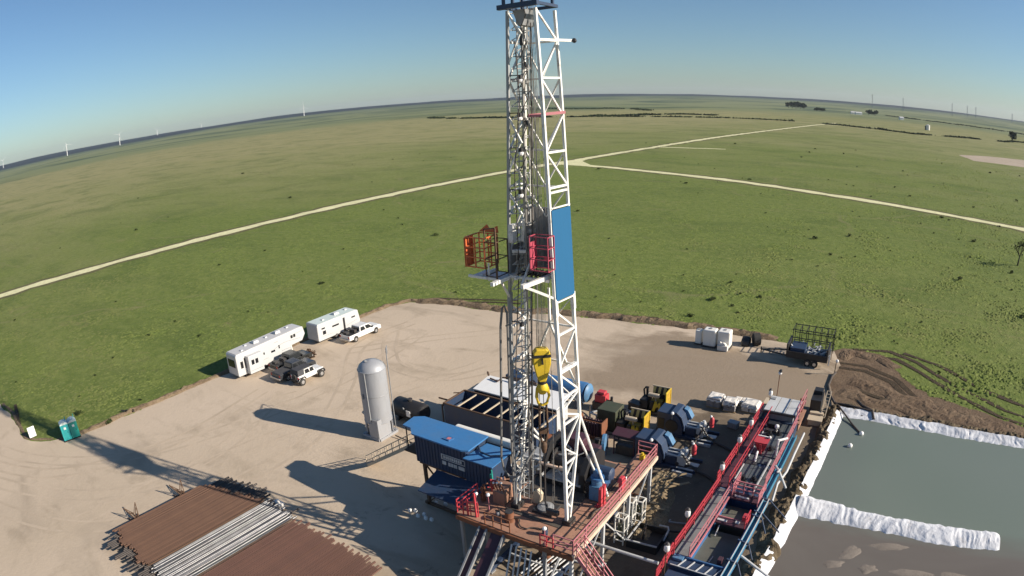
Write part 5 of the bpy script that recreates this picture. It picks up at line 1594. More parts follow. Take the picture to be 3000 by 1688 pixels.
sh = tank_thing('shale_shaker', 'pale grey roofed shale shaker unit at the far end of the mud tanks', 'shaker', (TB[0], TB[1] + 20.3, 0))
m = MB(); tbox(m, .4, 3.7, 20.3, 23.4, ZT2 - .1, ZT2); tbox(m, .5, 3.6, 20.4, 23.3, .2, ZT2 - .1); m.build('base', M['navy'], sh)
m = MB(); tbox(m, .75, 1.7, 20.2, 23.2, 3.4, 3.5); tbox(m, 1.76, 2.7, 20.2, 23.2, 3.4, 3.5); tbox(m, 2.76, 3.75, 20.2, 23.2, 3.4, 3.5); m.build('roof', M['ltgrey'], sh)
m = MB()
for x in (.8, 3.7):
    for y in (20.3, 23.1):
        m.beam(TX(x, y, ZT2), TX(x, y, 3.4), .09)
tbox(m, .75, 3.75, 20.08, 20.18, 3.25, 3.45)
m.build('post', M['dark'], sh)
m = MB(); tbox(m, .8, 1.3, 22.4, 22.8, 3.5, 3.58); tbox(m, 1.1, 3.5, 20.6, 22.8, ZT2, ZT2 + .5); m.build('screen_deck', M['grey'], sh)
m = MB(); m.rail(TX(3.85, 20.3, ZT2), TX(3.9, 24.4, ZT2), 1.7, .06, 3, 3); m.build('railing', M['pink'], sh)
m = MB(); tbox(m, .2, 3.8, 23.4, 26.6, .9, 1.0); tbox(m, .3, 3.7, 23.5, 26.5, .2, .9); m.build('slide_tray', M['deck'], sh)
m = MB(); m.lathe(TX(.9, 25.0, 1.5), TX(1.5, 25.0, 1.5), [(0, .25), (.05, .32), (.5, .32), (.6, .2)], 12); m.lathe(TX(1.9, 25.4, 1.6), TX(3.3, 25.2, 1.6), [(0, .12), (.3, .16), (.9, .2), (1.4, .12)], 12); m.lathe(TX(2.2, 24.3, 1.5), TX(3.4, 24.2, 1.5), [(0, .2), (.2, .28), (1.0, .28), (1.2, .15)], 12); m.beam(TX(.4, 23.7, 1.3), TX(3.7, 23.6, 1.3), .12); m.tube(TX(3.3, 26.0, 1.0), TX(3.3, 26.2, 2.3), .22, 10); m.build('motor', M['rust'], sh)
m = MB(); tbox(m, .05, .55, 21.5, 22.6, 2.5, 2.65); tbox(m, .0, .5, 22.9, 24.3, 2.5, 2.65); tbox(m, .1, .5, 20.6, 21.2, 2.5, 2.7); m.build('side_step', M['tan'], sh)
# light posts along the tanks
lamps = [(-9.80, 29.4, 'nearest'), (-9.92, 33.3, 'second'), (-9.55, 39.7, 'third'), (-9.45, 44.1, 'fourth'), (-9.3, 47.2, 'fifth'), (-9.0, 53.3, 'sixth')]
for x, y, w in lamps:
    t = thing('lamp_post', f'white lamp on a thin post along the red tank railing, {w} from the near end', 'lamp', (x, y, 1.2), 0, 'lamps along the mud tanks')
    m = MB(); m.beam((x, y, 1.2), (x, y, 4.0), .06); m.build('pole', M['brown'], t)
    m = MB(); m.lathe((x, y, 3.95), (x + .05, y - .12, 4.55), [(0, .1), (.15, .19), (.45, .19), (.6, .1)], 10); m.build('lamp', M['lamp_white'], t, smooth=True)
    m = MB(); m.lathe((x, y, 4.5), (x, y, 4.68), [(0, .2), (.18, .08)], 10); m.build('lamp_cap', M['dark'], t)
t = thing('lamp_post', 'tall thin rusty lamp post with a white lamp beside the orange slide tray', 'lamp', (-9.2, 58.5, .9))
m = MB(); m.beam((-9.2, 58.5, .9), (-9.15, 58.5, 4.1), .07); m.build('pole', M['rust'], t)
m = MB(); m.sph((-9.1, 58.3, 4.1), .2); m.build('lamp', M['lamp_white'], t)
m = MB(); m.lathe((-9.1, 58.3, 4.25), (-9.0, 58.3, 4.5), [(0, .2), (.25, .1)], 8); m.build('lamp_cap', M['dark'], t)
# dark box and platform at the far right corner
dbx = thing('centrifuge_box', 'dark brown box with a tan platform and ladder at the far corner of the tanks', 'box', (-4.9, 58.6, 0))
m = MB(); m.box(-5.6, -4.5, 58.2, 60.6, .5, 1.9); m.box(-5.5, -4.6, 59.6, 60.5, 1.9, 2.3); m.build('box_body', M['black'], dbx)
m = MB(); m.box(-5.5, -4.0, 56.4, 58.1, .55, .65); m.box(-5.45, -4.05, 57.6, 58.1, .66, .85); m.box(-5.4, -4.1, 56.5, 56.6, .05, .55); m.build('platform', M['tan'], dbx)
m = MB()
for x in (-4.3, -3.85):
    m.beam((x, 57.4, .6), (x + .1, 60.4, 2.1), .07); 
for k in range(9):
    f = k / 8
    m.beam((-4.3 + .1 * f, 57.4 + 3 * f, .6 + 1.5 * f), (-3.85 + .1 * f, 57.4 + 3 * f, .6 + 1.5 * f), .05)
m.build('ladder', M['tan'], dbx)
# hoses and floats at the pit
h1 = [(-4.2, 69.5, .3), (-4.5, 68.6, .15), (-4.6, 66, .12), (-4.1, 63.8, .12), (-3.3, 61.6, .3), (-1.7, 61.0, .62), (.7, 60.6, .6)]
tag(MB().path(h1, .14, 8).build('suction_hose', M['hose'], None, (-4.2, 64, .1)), 'long dark hose curving along the right edge of the pad to the pit corner', 'hose')
tag(MB().path([(-3.2, 61.3, .5), (-2.6, 60.2, .6), (-1, 58, .2), (.1, 56.4, .12)], .09, 8).build('float_hose', M['hose'], None, (-1, 58, .1)), 'thin dark hose running into the green pit to the farther white float', 'hose')
tag(MB().path([(-.9, 62.6, .5), (-.4, 61.5, .65), (.9, 60.6, .6), (1.2, 59.6, .2)], .16, 8).build('discharge_hose', M['hose'], None, (0, 61, .1)), 'short thick dark hose bent over the liner into the green pit', 'hose')
for (x, y), lb in (((-.65, 53.6), 'white ball float on the green pit, nearer of the two'), ((.2, 56.3), 'white ball float on the green pit at the end of the thin hose')):
    fl = tag(MB().sph((x, y, .2), .24, 14).build('float', M['lamp_white'], None, (x, y, .0), True), lb, 'float', 'floats on the pit')
t = thing('lamp_post', 'white lamp on a short bent post beside the soil bank at the pad edge', 'lamp', (-4.35, 69.6, 0))
m = MB(); m.beam((-4.35, 69.6, 0), (-4.3, 69.6, 1.6), .09); m.build('pole', M['brown'], t)
m = MB(); m.sph((-4.2, 69.5, 1.7), .2); m.build('lamp', M['lamp_white'], t)
m = MB(); m.tube((-5.7, 32.7, 2.3), (-2.2, 31.95, 1.0), .09, 8); m.tube((-2.2, 31.95, 1.0), (1.5, 31.2, .45), .08, 8)
tag(m.build('overflow_pipe', M['ltgrey'], None, (-5.7, 32.7, .5)), 'pale pipe leaning from the blue trough over the soil bank to the brown pit', 'pipe')
pt = thing('trip_tank', 'black sunken box with pale edges between the rig floor and the near tank', 'tank', (-12.8, 34.2, 0))
m = MB(); m.box(-14.1, -11.8, 33.1, 33.2, .02, .7); m.box(-14.1, -14.0, 33.2, 35.4, .02, .7); m.box(-11.9, -11.8, 33.2, 35.4, .02, .7); m.box(-14.0, -11.9, 35.3, 35.4, .02, .7); m.box(-14, -11.9, 33.2, 35.3, .03, .2); m.build('shell', M['black'], pt)
m = MB(); m.beam((-14.15, 33.05, .73), (-11.8, 33.15, .73), .1); m.beam((-14.05, 33.1, .73), (-14.05, 35.4, .73), .09); m.path([(-12.6, 35.5, .8), (-11.9, 35.5, .85), (-11.75, 35.2, .8), (-11.75, 34.3, .5)], .07, 6); m.build('rim_pipe', M['ltgrey'], pt)
m = MB(); m.tube((-13.3, 34.2, .2), (-13.2, 34.4, 1.8), .09, 8); m.build('standing_pipe', M['dark'], pt)
m = MB(); m.beam((-12.4, 37.0, .1), (-11.1, 37.3, .12), .12); m.beam((-12.4, 37.0, .12), (-12.4, 37.3, .12), .12)
tag(m.build('loose_angle_iron', M['grey'], None, (-12, 37.1, .1)), 'bent grey angle iron lying on the dark ground beside the near tank', 'scrap')
random.seed(21)
for k in range(9):
    x, y = -15.4 + .25 * k * .6 + random.uniform(-.3, .3), 36.0 + .75 * k
    L = random.uniform(1.2, 2.4)
    a = random.uniform(-.5, .9)
    z = .35 + .04 * k
    m = MB(); m.beam((x, y, z), (x + L * math.cos(a), y + L * math.sin(a), z + .06), .22, .05)
    tag(m.build('plank', M['wood'], None, (x, y, z)), 'weathered plank strewn on the rough ground right of the rig floor', 'plank', 'planks on the rough ground')
for k, (x, y, h) in enumerate(((-14.9, 35.2, 2.6), (-14.5, 36.1, 2.2), (-14.7, 33.4, 2.4))):
    t = thing('gas_bottle_rack', ['pale bottle rack under the middle of the right floor edge', 'pale bottle rack under the far part of the right floor edge', 'pale bottle rack under the near part of the right floor edge'][k], 'rack', (x, y, 0))
    m = MB(); cage_c = [(x - .35, y - .3), (x + .35, y - .3), (x + .35, y + .3), (x - .35, y + .3)]
    for i in range(4):
        m.beam((*cage_c[i], .05), (*cage_c[i], h), .09)
        for z in (.4, h * .5, h):
            m.beam((*cage_c[i], z), (*cage_c[(i + 1) % 4], z), .08)
    m.build('frame', M['plastic_white'], t)
    m = MB()
    for dx in (-.15, .15):
        m.lathe((x + dx, y, .1), (x + dx, y, h * .8), [(0, .12), (h * .6, .12), (h * .7, .05)], 10)
    m.build('bottle', M['green_dark'], t, smooth=True)

# black tank right of the silo, slate box behind the left leg, and the loose clutter of the site
bk = thing('water_tank', 'black horizontal cylinder tank with small white plates, just right of the grey silo', 'tank', (-40.4, 40.4, 0))
m = MB(); m.lathe((-42.4, 40.4, 1.2), (-38.4, 40.4, 1.2), [(0, .3), (.12, .85), (.3, .98), (3.6, .98), (3.8, .85), (3.9, .3)], 24); m.build('body', M['black'], bk, smooth=True)
m = MB()
for x in (-41.6, -39.4):
    m.prism([(39.5, .04), (41.3, .04), (41.1, .5), (39.7, .5)], x - .12, x + .12, 'x')
m.build('saddle', M['black'], bk)
m = MB(); m.box(-40.1, -39.6, 39.36, 39.41, 1.0, 1.6); m.build('plate', M['lamp_white'], bk)
m = MB(); m.box(-40.6, -40.45, 39.45, 39.5, 1.6, 1.75); m.build('plate', M['ltgrey'], bk)
m = MB(); m.tube((-40.4, 40.4, 2.1), (-40.4, 40.4, 2.4), .25, 12); m.build('hatch', M['dark'], bk)
sl = thing('chemical_box', 'dark slate blue box standing behind the left mast leg beside the blue tank', 'box', (-34.2, 50.8, 0))
m = MB(); m.box(-35.6, -33.0, 49.8, 51.9, .25, 2.3); m.build('shell', M['navy'], sl, bevel=.08)
m = MB(); m.box(-35.4, -33.2, 49.9, 51.8, .03, .25); m.build('skid', M['dark'], sl)
eh = thing('engine_shelter', 'tall dark olive box left of the nearer yellow engine', 'shelter', (-22.9, 48.6, 0))
m = MB(); m.box(-23.9, -22.0, 47.6, 49.5, .2, 2.2); m.build('shell', M['green_dark'], eh, bevel=.05)
m = MB(); m.box(-23.8, -22.1, 47.7, 49.4, .03, .2); m.build('skid', M['black'], eh)
wf = MB()
for a_, b_ in (((-25.3, 48.9, .8), (-24.5, 49.9, .85)), ((-24.5, 49.9, .85), (-23.7, 49.7, .85)), ((-23.7, 49.7, .85), (-24.5, 48.7, .8)), ((-24.5, 48.7, .8), (-25.3, 48.9, .8)), ((-25.3, 48.9, .0), (-25.3, 48.9, .8)), ((-24.5, 48.7, 0), (-24.5, 48.7, .8))):
    wf.beam(a_, b_, .12)
tag(wf.build('hitch_frame', M['ltgrey'], None, (-24.5, 49.3, 0)), 'pale square hitch frame standing in front of the red pump', 'frame')
random.seed(41)
for k, (x, y) in enumerate([(-22.3, 44.6), (-21.7, 44.9), (-22.0, 45.5), (-23.9, 44.9), (-24.4, 44.6), (-21.4, 43.9), (-22.3, 50.4), (-21.7, 50.7)]):
    m = MB(); m.lathe((x, y, .02), (x, y, .92), [(0, .27), (.02, .29), (.3, .285), (.31, .3), (.33, .285), (.6, .285), (.61, .3), (.63, .285), (.88, .29), (.9, .27)], 16)
    tag(m.build('oil_drum', M['navy'] if k % 3 else M['dark'], None, (x, y, .02), True), 'dark steel drum standing between the mast and the yellow engines', 'drum', 'drums behind the mast')
au = thing('accumulator_unit', 'skid of small dark pressure bottles with pale tops behind the rig floor', 'accumulator', (-23.4, 46.0, 0))
m = MB(); m.box(-25.0, -22.4, 45.6, 46.8, .05, .35); m.box(-25.0, -24.9, 45.6, 46.8, .35, 1.9); m.box(-22.5, -22.4, 45.6, 46.8, .35, 1.9); m.beam((-25, 45.6, 1.9), (-22.4, 45.6, 1.9), .08); m.build('frame', M['rust'], au)
m = MB()
for k in range(8):
    x = -24.7 + .3 * k
    for y in (45.85, 46.5):
        m.lathe((x, y, .35), (x, y, 1.75), [(0, .08), (.1, .13), (1.2, .13), (1.35, .05), (1.4, .05)], 10)
m.build('bottle', M['maroon'], au)
hoses = [
 ([(-13.0, 49.4, .35), (-11.8, 49.2, .15), (-10.6, 48.6, .15), (-9.9, 48.2, .9)], .13, 'thick black hose from the far mud pump to the far mud tank'),
 ([(-12.9, 44.2, .35), (-11.6, 44.0, .15), (-10.7, 43.4, .15), (-9.9, 43.2, .9)], .13, 'thick black hose from the nearer mud pump to the far mud tank'),
 ([(-14.2, 49.9, 1.3), (-14.6, 48.2, .3), (-15.0, 46.6, .2), (-14.4, 45.6, 1.2)], .09, 'dark hose linking the two mud pumps'),
 ([(-15.0, 43.8, .3), (-16.5, 42.2, .12), (-18.2, 41.6, .12), (-19.5, 40.4, .12), (-20.2, 38.0, .2), (-20.4, 36.8, 2.2)], .1, 'dark hose snaking from the nearer pump under the rig floor'),
 ([(-21.5, 47.6, .12), (-22.8, 46.9, .1), (-24.4, 47.2, .1), (-25.6, 49.4, .12), (-26.2, 50.6, .6)], .06, 'thin dark hose on the ground between the engines and the blue tank'),
 ([(-24.5, 36.3, .1), (-26.2, 37.6, .08), (-29, 37.9, .08), (-33, 37.0, .08), (-36.8, 36.9, .08), (-39.4, 36.9, .25)], .06, 'thin dark hose on the pad between the silo and the pipe manifold'),
 ([(-11.9, 35.6, .4), (-11.0, 36.4, .12), (-10.5, 38, .1), (-10.4, 40, .12), (-10.2, 41.4, .5)], .08, 'dark hose beside the near mud tank and the black sunken box'),
]
for pts, r, lb in hoses:
    P = []
    for i in range(len(pts) - 1):      # rounded between the given points
        p0, p1, p2, p3 = (Vector(pts[max(0, min(len(pts) - 1, j))]) for j in (i - 1, i, i + 1, i + 2))
        for k in range(5):
            u = k / 5
            P.append(.5 * ((2 * p1) + (p2 - p0) * u + (2 * p0 - 5 * p1 + 4 * p2 - p3) * u * u + (3 * p1 - p0 - 3 * p2 + p3) * u ** 3))
    P.append(Vector(pts[-1]))
    for p in P:
        p.z = max(p.z, r)
    tag(MB().path(P, r, 8).build('hose', M['hose'], None, pts[0]), lb, 'hose')
for k, (x, y, z, w, d, h, mt, lb) in enumerate([
 (-20.8, 41.0, .02, 1.1, .8, .9, 'grey', 'grey tool chest on the ground behind the rig floor'),
 (-18.6, 39.4, .02, 1.4, .9, 1.1, 'navy', 'dark blue equipment chest between the rig floor and the maroon guard'),
 (-17.2, 40.6, .02, .8, .8, .7, 'rust', 'rusty chest beside the dark blue one behind the rig floor'),
 (-22.2, 52.8, .02, 1.3, .9, .8, 'dark', 'dark chest left of the far yellow engine'),
 (-37.6, 44.6, .02, 1.2, .9, .9, 'brown', 'brown chest at the left end of the dark open bin'),
 (-17.2, 53.4, .02, .9, .7, .7, 'slate', 'slate grey chest behind the far mud pump'),
 (-12.2, 53.2, .02, 1.0, .7, .6, 'grey', 'grey chest between the far pump and the wrapped pallets')]):
    t = thing('tool_chest', lb, 'chest', (x, y, z), .2 * (k % 3 - 1))
    m = MB(); m.box(x - w / 2, x + w / 2, y - d / 2, y + d / 2, .08, h); m.build('chest_body', M[mt], t, bevel=.03)
    m = MB(); m.box(x - w / 2 - .02, x + w / 2 + .02, y - d / 2 - .02, y + d / 2 + .02, h, h + .07); m.build('lid', M[mt], t)
    m = MB(); m.box(x - w / 2 + .05, x - w / 2 + .2, y - d / 2, y + d / 2, .0, .08); m.box(x + w / 2 - .2, x + w / 2 - .05, y - d / 2, y + d / 2, .0, .08); m.build('skid', M['dark'], t)
random.seed(52)
for k in range(16):
    x, y = random.uniform(-20.5, -14.8), random.uniform(38.8, 43.2)
    L = random.uniform(1.2, 3.2); a = random.choice((.1, .2, 1.5, 1.6, .9)) + random.uniform(-.15, .15); z = .08 + .05 * (k % 4)
    m = MB(); m.tube((x, y, z), (x + L * math.cos(a), y + L * math.sin(a), z + .03), random.uniform(.04, .08), 8)
    tag(m.build('loose_pipe', M['grey'] if k % 3 else M['rust'], None, (x, y, z)), 'loose pipe lying on the trampled ground behind the rig floor', 'pipe', 'loose pipes behind the rig floor')

# white plastic tanks at the far edge of the pad
wt = [(-22.05, 72.2, .95, 1.0, 1.9, 'grey shaded white tank at the left end of the far row'), (-20.55, 72.1, 1.75, 1.3, 2.25, 'tall white tank in the middle of the far row'), (-18.75, 72.35, 1.7, 1.5, 2.25, 'tall white tank at the right end of the far row')]
for x, y, w, d, h, lb in wt:
    t = thing('plastic_tank', lb, 'tank', (x, y, 0), 0, 'white tanks at the far edge of the pad')
    m = MB(); m.box(x - w / 2 + .06, x + w / 2 - .06, y - d / 2, y + d / 2, .15, h); m.build('shell', M['plastic_white'], t, bevel=.16)
    m = MB(); m.box(x - w / 2, x + w / 2, y - d / 2 - .04, y + d / 2, .02, .14); m.build('pallet', M['dark'], t)
    m = MB(); m.lathe((x, y, h - .01), (x, y, h + .1), [(0, .2), (.1, .2)], 12); m.build('lid', M['grey'], t)
m = MB(); m.box(-19.3, -18.0, 70.9, 71.5, .05, .7); m.frus(-19.2, -18.2, 71.0, 71.5, .7, -19.1, -18.4, 71.05, 71.45, 1.0); m.sph((-19.0, 71.2, 1.0), .16); m.sph((-18.6, 71.2, .95), .15)
tag(m.build('wrapped_bundle', M['sack'], None, (-18.6, 71.2, .05), bevel=.1), 'lumpy white wrapped bundle in front of the right white tank', 'bundle')
m = MB(); m.prism([(73.4, .02), (75.2, .02), (75.0, .9), (74.4, 1.1), (73.6, .7)], -17.0, -15.9, 'x'); tag(m.build('tarped_heap', M['black'], None, (-16.5, 74.2, 0), bevel=.25), 'low dark rounded heap right of the white tanks', 'heap')
m = MB(); m.lathe((-15.6, 74.4, .8), (-14.7, 74.9, .8), [(0, .3), (.05, .78), (.9, .78), (.95, .3)], 18); tag(m.build('tyre_stack', M['rubber'], None, (-15.2, 74.6, 0), smooth=True), 'large dark round tyre lying by the far pad edge next to the black trailer', 'tyre')
# black gooseneck trailer with racks of pipe
gt = thing('equipment_trailer', 'black trailer loaded with small gear and a tall pipe rack, back right of the pad', 'trailer', (-8.0, 73, 0))
m = MB(); m.box(-10.6, -5.5, 70.6, 73.6, .75, .95); m.box(-10.6, -10.4, 70.6, 73.6, .95, 2.4); m.box(-10.4, -5.6, 70.6, 70.75, .95, 1.55); m.box(-5.7, -5.5, 70.75, 73.6, .95, 2.3); m.build('bed', M['black'], gt)
m = MB()
for y in (73.6, 75.6):
    for k in range(7):
        x = -10.4 + .85 * k
        m.beam((x, y, .1), (x, y, 3.3), .08)
    for z in (1.2, 2.2, 3.2):
        m.beam((-10.5, y, z), (-5.2, y, z), .08)
for k in range(7):
    x = -10.4 + .85 * k
    m.beam((x, 73.6, 3.2), (x, 75.6, 3.2), .07); m.beam((x, 73.6, 1.2), (x, 75.6, 1.2), .07)
m.build('pipe_rack', M['black'], gt)
m = MB(); m.beam((-14.0, 72.3, .6), (-10.5, 71.2, .75), .14); m.beam((-14.0, 72.3, .6), (-10.5, 73.2, .75), .14); m.beam((-14.0, 72.3, .1), (-14.0, 72.3, .9), .12); m.build('drawbar', M['black'], gt)
m = MB()
for x, y in ((-7.9, 70.55), (-7.0, 70.55), (-7.9, 73.45), (-7.0, 73.45)):
    m.lathe((x, y - .1, .42), (x, y + .15, .42), [(0, .42), (.25, .42)], 16)
m.build('tyre', M['rubber'], gt)
m = MB()
for x in (-7.9, -7.0):
    m.lathe((x, 70.42, .42), (x, 70.47, .42), [(0, .2), (.05, .2)], 12)
m.build('rim', M['rim'], gt)
random.seed(4)
m = MB()
for k in range(46):
    x, y = random.uniform(-10.2, -5.9), random.uniform(70.9, 73.2)
    a = random.uniform(0, 3)
    L = random.uniform(.25, .8)
    z = random.uniform(1.1, 1.9)
    m.beam((x, y, z), (x + L * math.cos(a), y + L * math.sin(a), z + random.uniform(-.2, .3)), random.uniform(.06, .16))
m.build('loose_gear', M['ltgrey'], gt)
m = MB(); m.box(-10.2, -6.0, 70.9, 73.4, .95, 1.25); m.box(-10.2, -8.4, 71.0, 73.3, 1.25, 1.9); m.build('gear_box', M['navy'], gt)
m = MB(); m.beam((-5.3, 70.6, .5), (-5.3, 70.6, 1.8), .12); m.beam((-5.3, 71.6, .5), (-5.3, 71.6, 2.2), .1); m.build('end_stake', M['ltgrey'], gt)
# ================================================================== TRAILERS AND VEHICLES
def wheel(root, x, y, r=.38, w=.26, side=1):
    m = MB(); m.lathe((x - w / 2, y, r), (x + w / 2, y, r), [(0, r * .72), (.03, r * .96), (w * .5, r), (w - .03, r * .96), (w, r * .72)], 20)
    ty = m.build('wheel', M['rubber'], root, smooth=True)
    xo = x + side * w / 2
    m = MB(); m.lathe((xo - side * .04, y, r), (xo + side * .015, y, r), [(0, r * .6), (.03, r * .6), (.045, r * .45), (.055, r * .15)], 14)
    m.build('rim', M['rim'], ty)

def wquad(m, pts, off):
    # thin window plate standing proud along off
    a = [Vector(p) for p in pts]
    o = Vector(off)
    b = [p + o for p in a]
    n = len(a)
    return m.add(a + b, [tuple(range(n - 1, -1, -1)), tuple(range(n, 2 * n))] + [(i, (i + 1) % n, n + (i + 1) % n, n + i) for i in range(n)])

# fifth-wheel caravan
fw = thing('fifth_wheel_caravan', 'long white fifth wheel caravan with a slide out, nearer of the two caravans', 'caravan', (-66.1, 41.5, 0), 0, 'white caravans along the pad edge')
x0, x1, yb = -67.3, -65.0, 36.0
m = MB()
m.prism([(yb, .55), (yb + .1, .4), (yb + 8.35, .5), (yb + 8.55, 1.62), (yb + 10.5, 1.72), (yb + 11.1, 2.5), (yb + 10.85, 3.5), (yb + 10.3, 3.55), (yb + .15, 3.2), (yb, 3.0)], x0, x1, 'x')
m.build('body', M['rv_white'], fw, bevel=.08)
m = MB(); m.prism([(yb + .2, 3.215), (yb + 10.2, 3.565), (yb + 10.2, 3.585), (yb + .2, 3.235)], x0 + .12, x1 - .12, 'x'); rf = m.build('roof', M['rv_grey'], fw)
for dy, z in ((3.9, 3.37), (7.4, 3.5)):
    m = MB(); m.frus(-66.5, -65.8, yb + dy - .45, yb + dy + .45, z, -66.4, -65.9, yb + dy - .3, yb + dy + .4, z + .32); m.build('air_conditioner', M['rv_white'], rf, bevel=.05)
m = MB()
for dy, z, xx in ((1.4, 3.26, -65.6), (5.7, 3.42, -66.3), (2.6, 3.3, -66.6), (9.3, 3.55, -66.5)):
    m.frus(xx - .18, xx + .18, yb + dy - .18, yb + dy + .18, z, xx - .14, xx + .14, yb + dy - .14, yb + dy + .14, z + .14)
m.build('vent', M['rv_white'], rf)
m = MB(); m.box(x1, x1 + .75, yb + 1.35, yb + 3.5, .5, 2.75); so = m.build('slide_out', M['rv_white'], fw, bevel=.04)
m = MB()
for a in (1.75, 2.35):
    m.box(x1 + .75, x1 + .765, yb + a, yb + a + .42, 1.6, 2.2)
m.build('window', M['glass'], so)
m = MB(); m.box(x1 + .75, x1 + .762, yb + 1.45, yb + 3.3, .85, .92); m.build('trim_stripe', M['stripe'], so)
m = MB(); m.box(x1, x1 + .015, yb + .55, yb + .95, 1.35, 2.2); m.box(x1, x1 + .015, yb + 1.15, yb + 1.33, 1.2, 2.5); m.build('window', M['glass'], fw)
for a, b, z0, z1 in ((4.15, 4.35, 1.9, 2.2), (5.35, 6.0, 1.75, 2.0), (6.6, 6.78, 1.9, 2.35), (8.7, 9.05, 2.55, 2.95), (9.15, 9.5, 2.57, 2.97)):
    m = MB(); m.box(x1, x1 + .015, yb + a, yb + b, z0, z1); m.build('window', M['glass'], fw)
m = MB(); m.prism([(-67.0, 1.5), (-65.4, 1.5), (-65.4, 2.5), (-67.0, 2.5)], yb - .015, yb + .02, 'y'); m.build('window', M['glass'], fw)['label'] = 'wide rear window'
m = MB()
def stripe(pts, w):
    for (a, z), (b, z2) in zip(pts, pts[1:]):
        wquad(m, [(x1, yb + a, z - w / 2), (x1, yb + b, z2 - w / 2), (x1, yb + b, z2 + w / 2), (x1, yb + a, z + w / 2)], (.012, 0, 0))
stripe([(5.9, 2.05), (6.6, 2.28), (7.4, 2.4), (8.2, 2.4), (9.2, 2.28), (10.2, 2.2)], .07)
stripe([(7.0, 1.45), (7.6, 1.5), (8.3, 1.45)], .07)
stripe([(9.6, 2.95), (10.6, 3.05)], .06)
stripe([(6.0, 2.85), (6.6, 2.88)], .08)
stripe([(3.9, 1.3), (4.8, 1.3)], .05)
m.build('trim_stripe', M['stripe'], fw)
m = MB(); m.beam((-65.3, yb + 8.9, .02), (-65.3, yb + 8.75, 1.65), .14); m.beam((-66.9, yb + 8.9, .02), (-66.9, yb + 8.75, 1.65), .14); m.build('landing_leg', M['plastic_white'], fw)
m = MB(); m.prism([(yb + 8.36, .55), (yb + 8.6, .55), (yb + 8.62, 1.6), (yb + 8.38, 1.6)], -66.9, -65.4, 'x'); m.build('front_bulkhead', M['rv_grey'], fw)
for dy in (4.75, 5.65):
    wheel(fw, -65.12, yb + dy, .36)
    wheel(fw, -67.18, yb + dy, .36, side=-1)
m = MB(); m.box(-66.9, -65.4, yb + .3, yb + 8.2, .3, .42); m.build('chassis', M['black'], fw)
# travel trailer
tt = thing('travel_trailer_caravan', 'shorter white travel trailer with an open dark doorway, the farther of the two caravans', 'caravan', (-66.1, 53, 0), 0, 'white caravans along the pad edge')
yb = 49.25
x0, x1 = -67.4, -65.05
m = MB(); m.prism([(yb, .6), (yb + .1, .5), (yb + 7.5, .5), (yb + 7.8, 1.2), (yb + 7.5, 2.75), (yb + 7.2, 2.85), (yb + .1, 2.85), (yb, 2.7)], x0, x1, 'x'); m.build('body', M['rv_white'], tt, bevel=.07)
m = MB(); m.box(x0 + .1, x1 - .1, yb + .15, yb + 7.1, 2.86, 2.875); rf = m.build('roof', M['ltroof'], tt)
m = MB(); m.frus(-66.6, -65.9, yb + 3.9, yb + 4.9, 2.875, -66.5, -66, yb + 4.0, yb + 4.7, 3.17); m.build('air_conditioner', M['rv_white'], rf, bevel=.05)
m = MB(); m.frus(-66.2, -65.8, yb + 1.6, yb + 2.0, 2.875, -66.15, -65.85, yb + 1.65, yb + 1.95, 3.0); m.frus(-66.7, -66.3, yb + 6.2, yb + 6.6, 2.875, -66.65, -66.35, yb + 6.25, yb + 6.55, 3.0); m.build('vent', M['rv_white'], rf)
m = MB(); m.prism([(x0 + .03, .62), (x1 - .03, .62), (x1 - .03, 2.7), (x0 + .03, 2.7)], yb - .012, yb + .01, 'y'); m.build('rear_panel', M['rv_grey'], tt)
for a, b, z0, z1 in ((.85, 1.4, 1.25, 1.75), (.7, 1.3, 2.0, 2.2), (2.6, 3.8, 1.75, 1.98), (6.2, 6.9, 1.95, 2.15)):
    m = MB(); m.box(x1, x1 + .015, yb + a, yb + b, z0, z1); m.build('window', M['glass'], tt)
m = MB(); m.box(x1, x1 + .02, yb + 4.6, yb + 4.95, .55, 2.45); m.build('doorway', M['black'], tt)
m = MB(); stripe([(.5, 1.05), (2.5, 1.0)], .05); stripe([(5.2, 1.2), (7.2, 1.5)], .06); m.build('trim_stripe', M['stripe'], tt)
for dy in (3.2, 4.0):
    wheel(tt, -65.15, yb + dy, .34)
    wheel(tt, -67.25, yb + dy, .34, side=-1)
m = MB(); m.box(-67, -65.3, yb + .3, yb + 7.4, .36, .5); m.beam((-66.8, yb + 7.4, .45), (-66.2, yb + 8.8, .45), .1); m.beam((-65.6, yb + 7.4, .45), (-66.2, yb + 8.8, .45), .1); m.build('chassis', M['black'], tt)

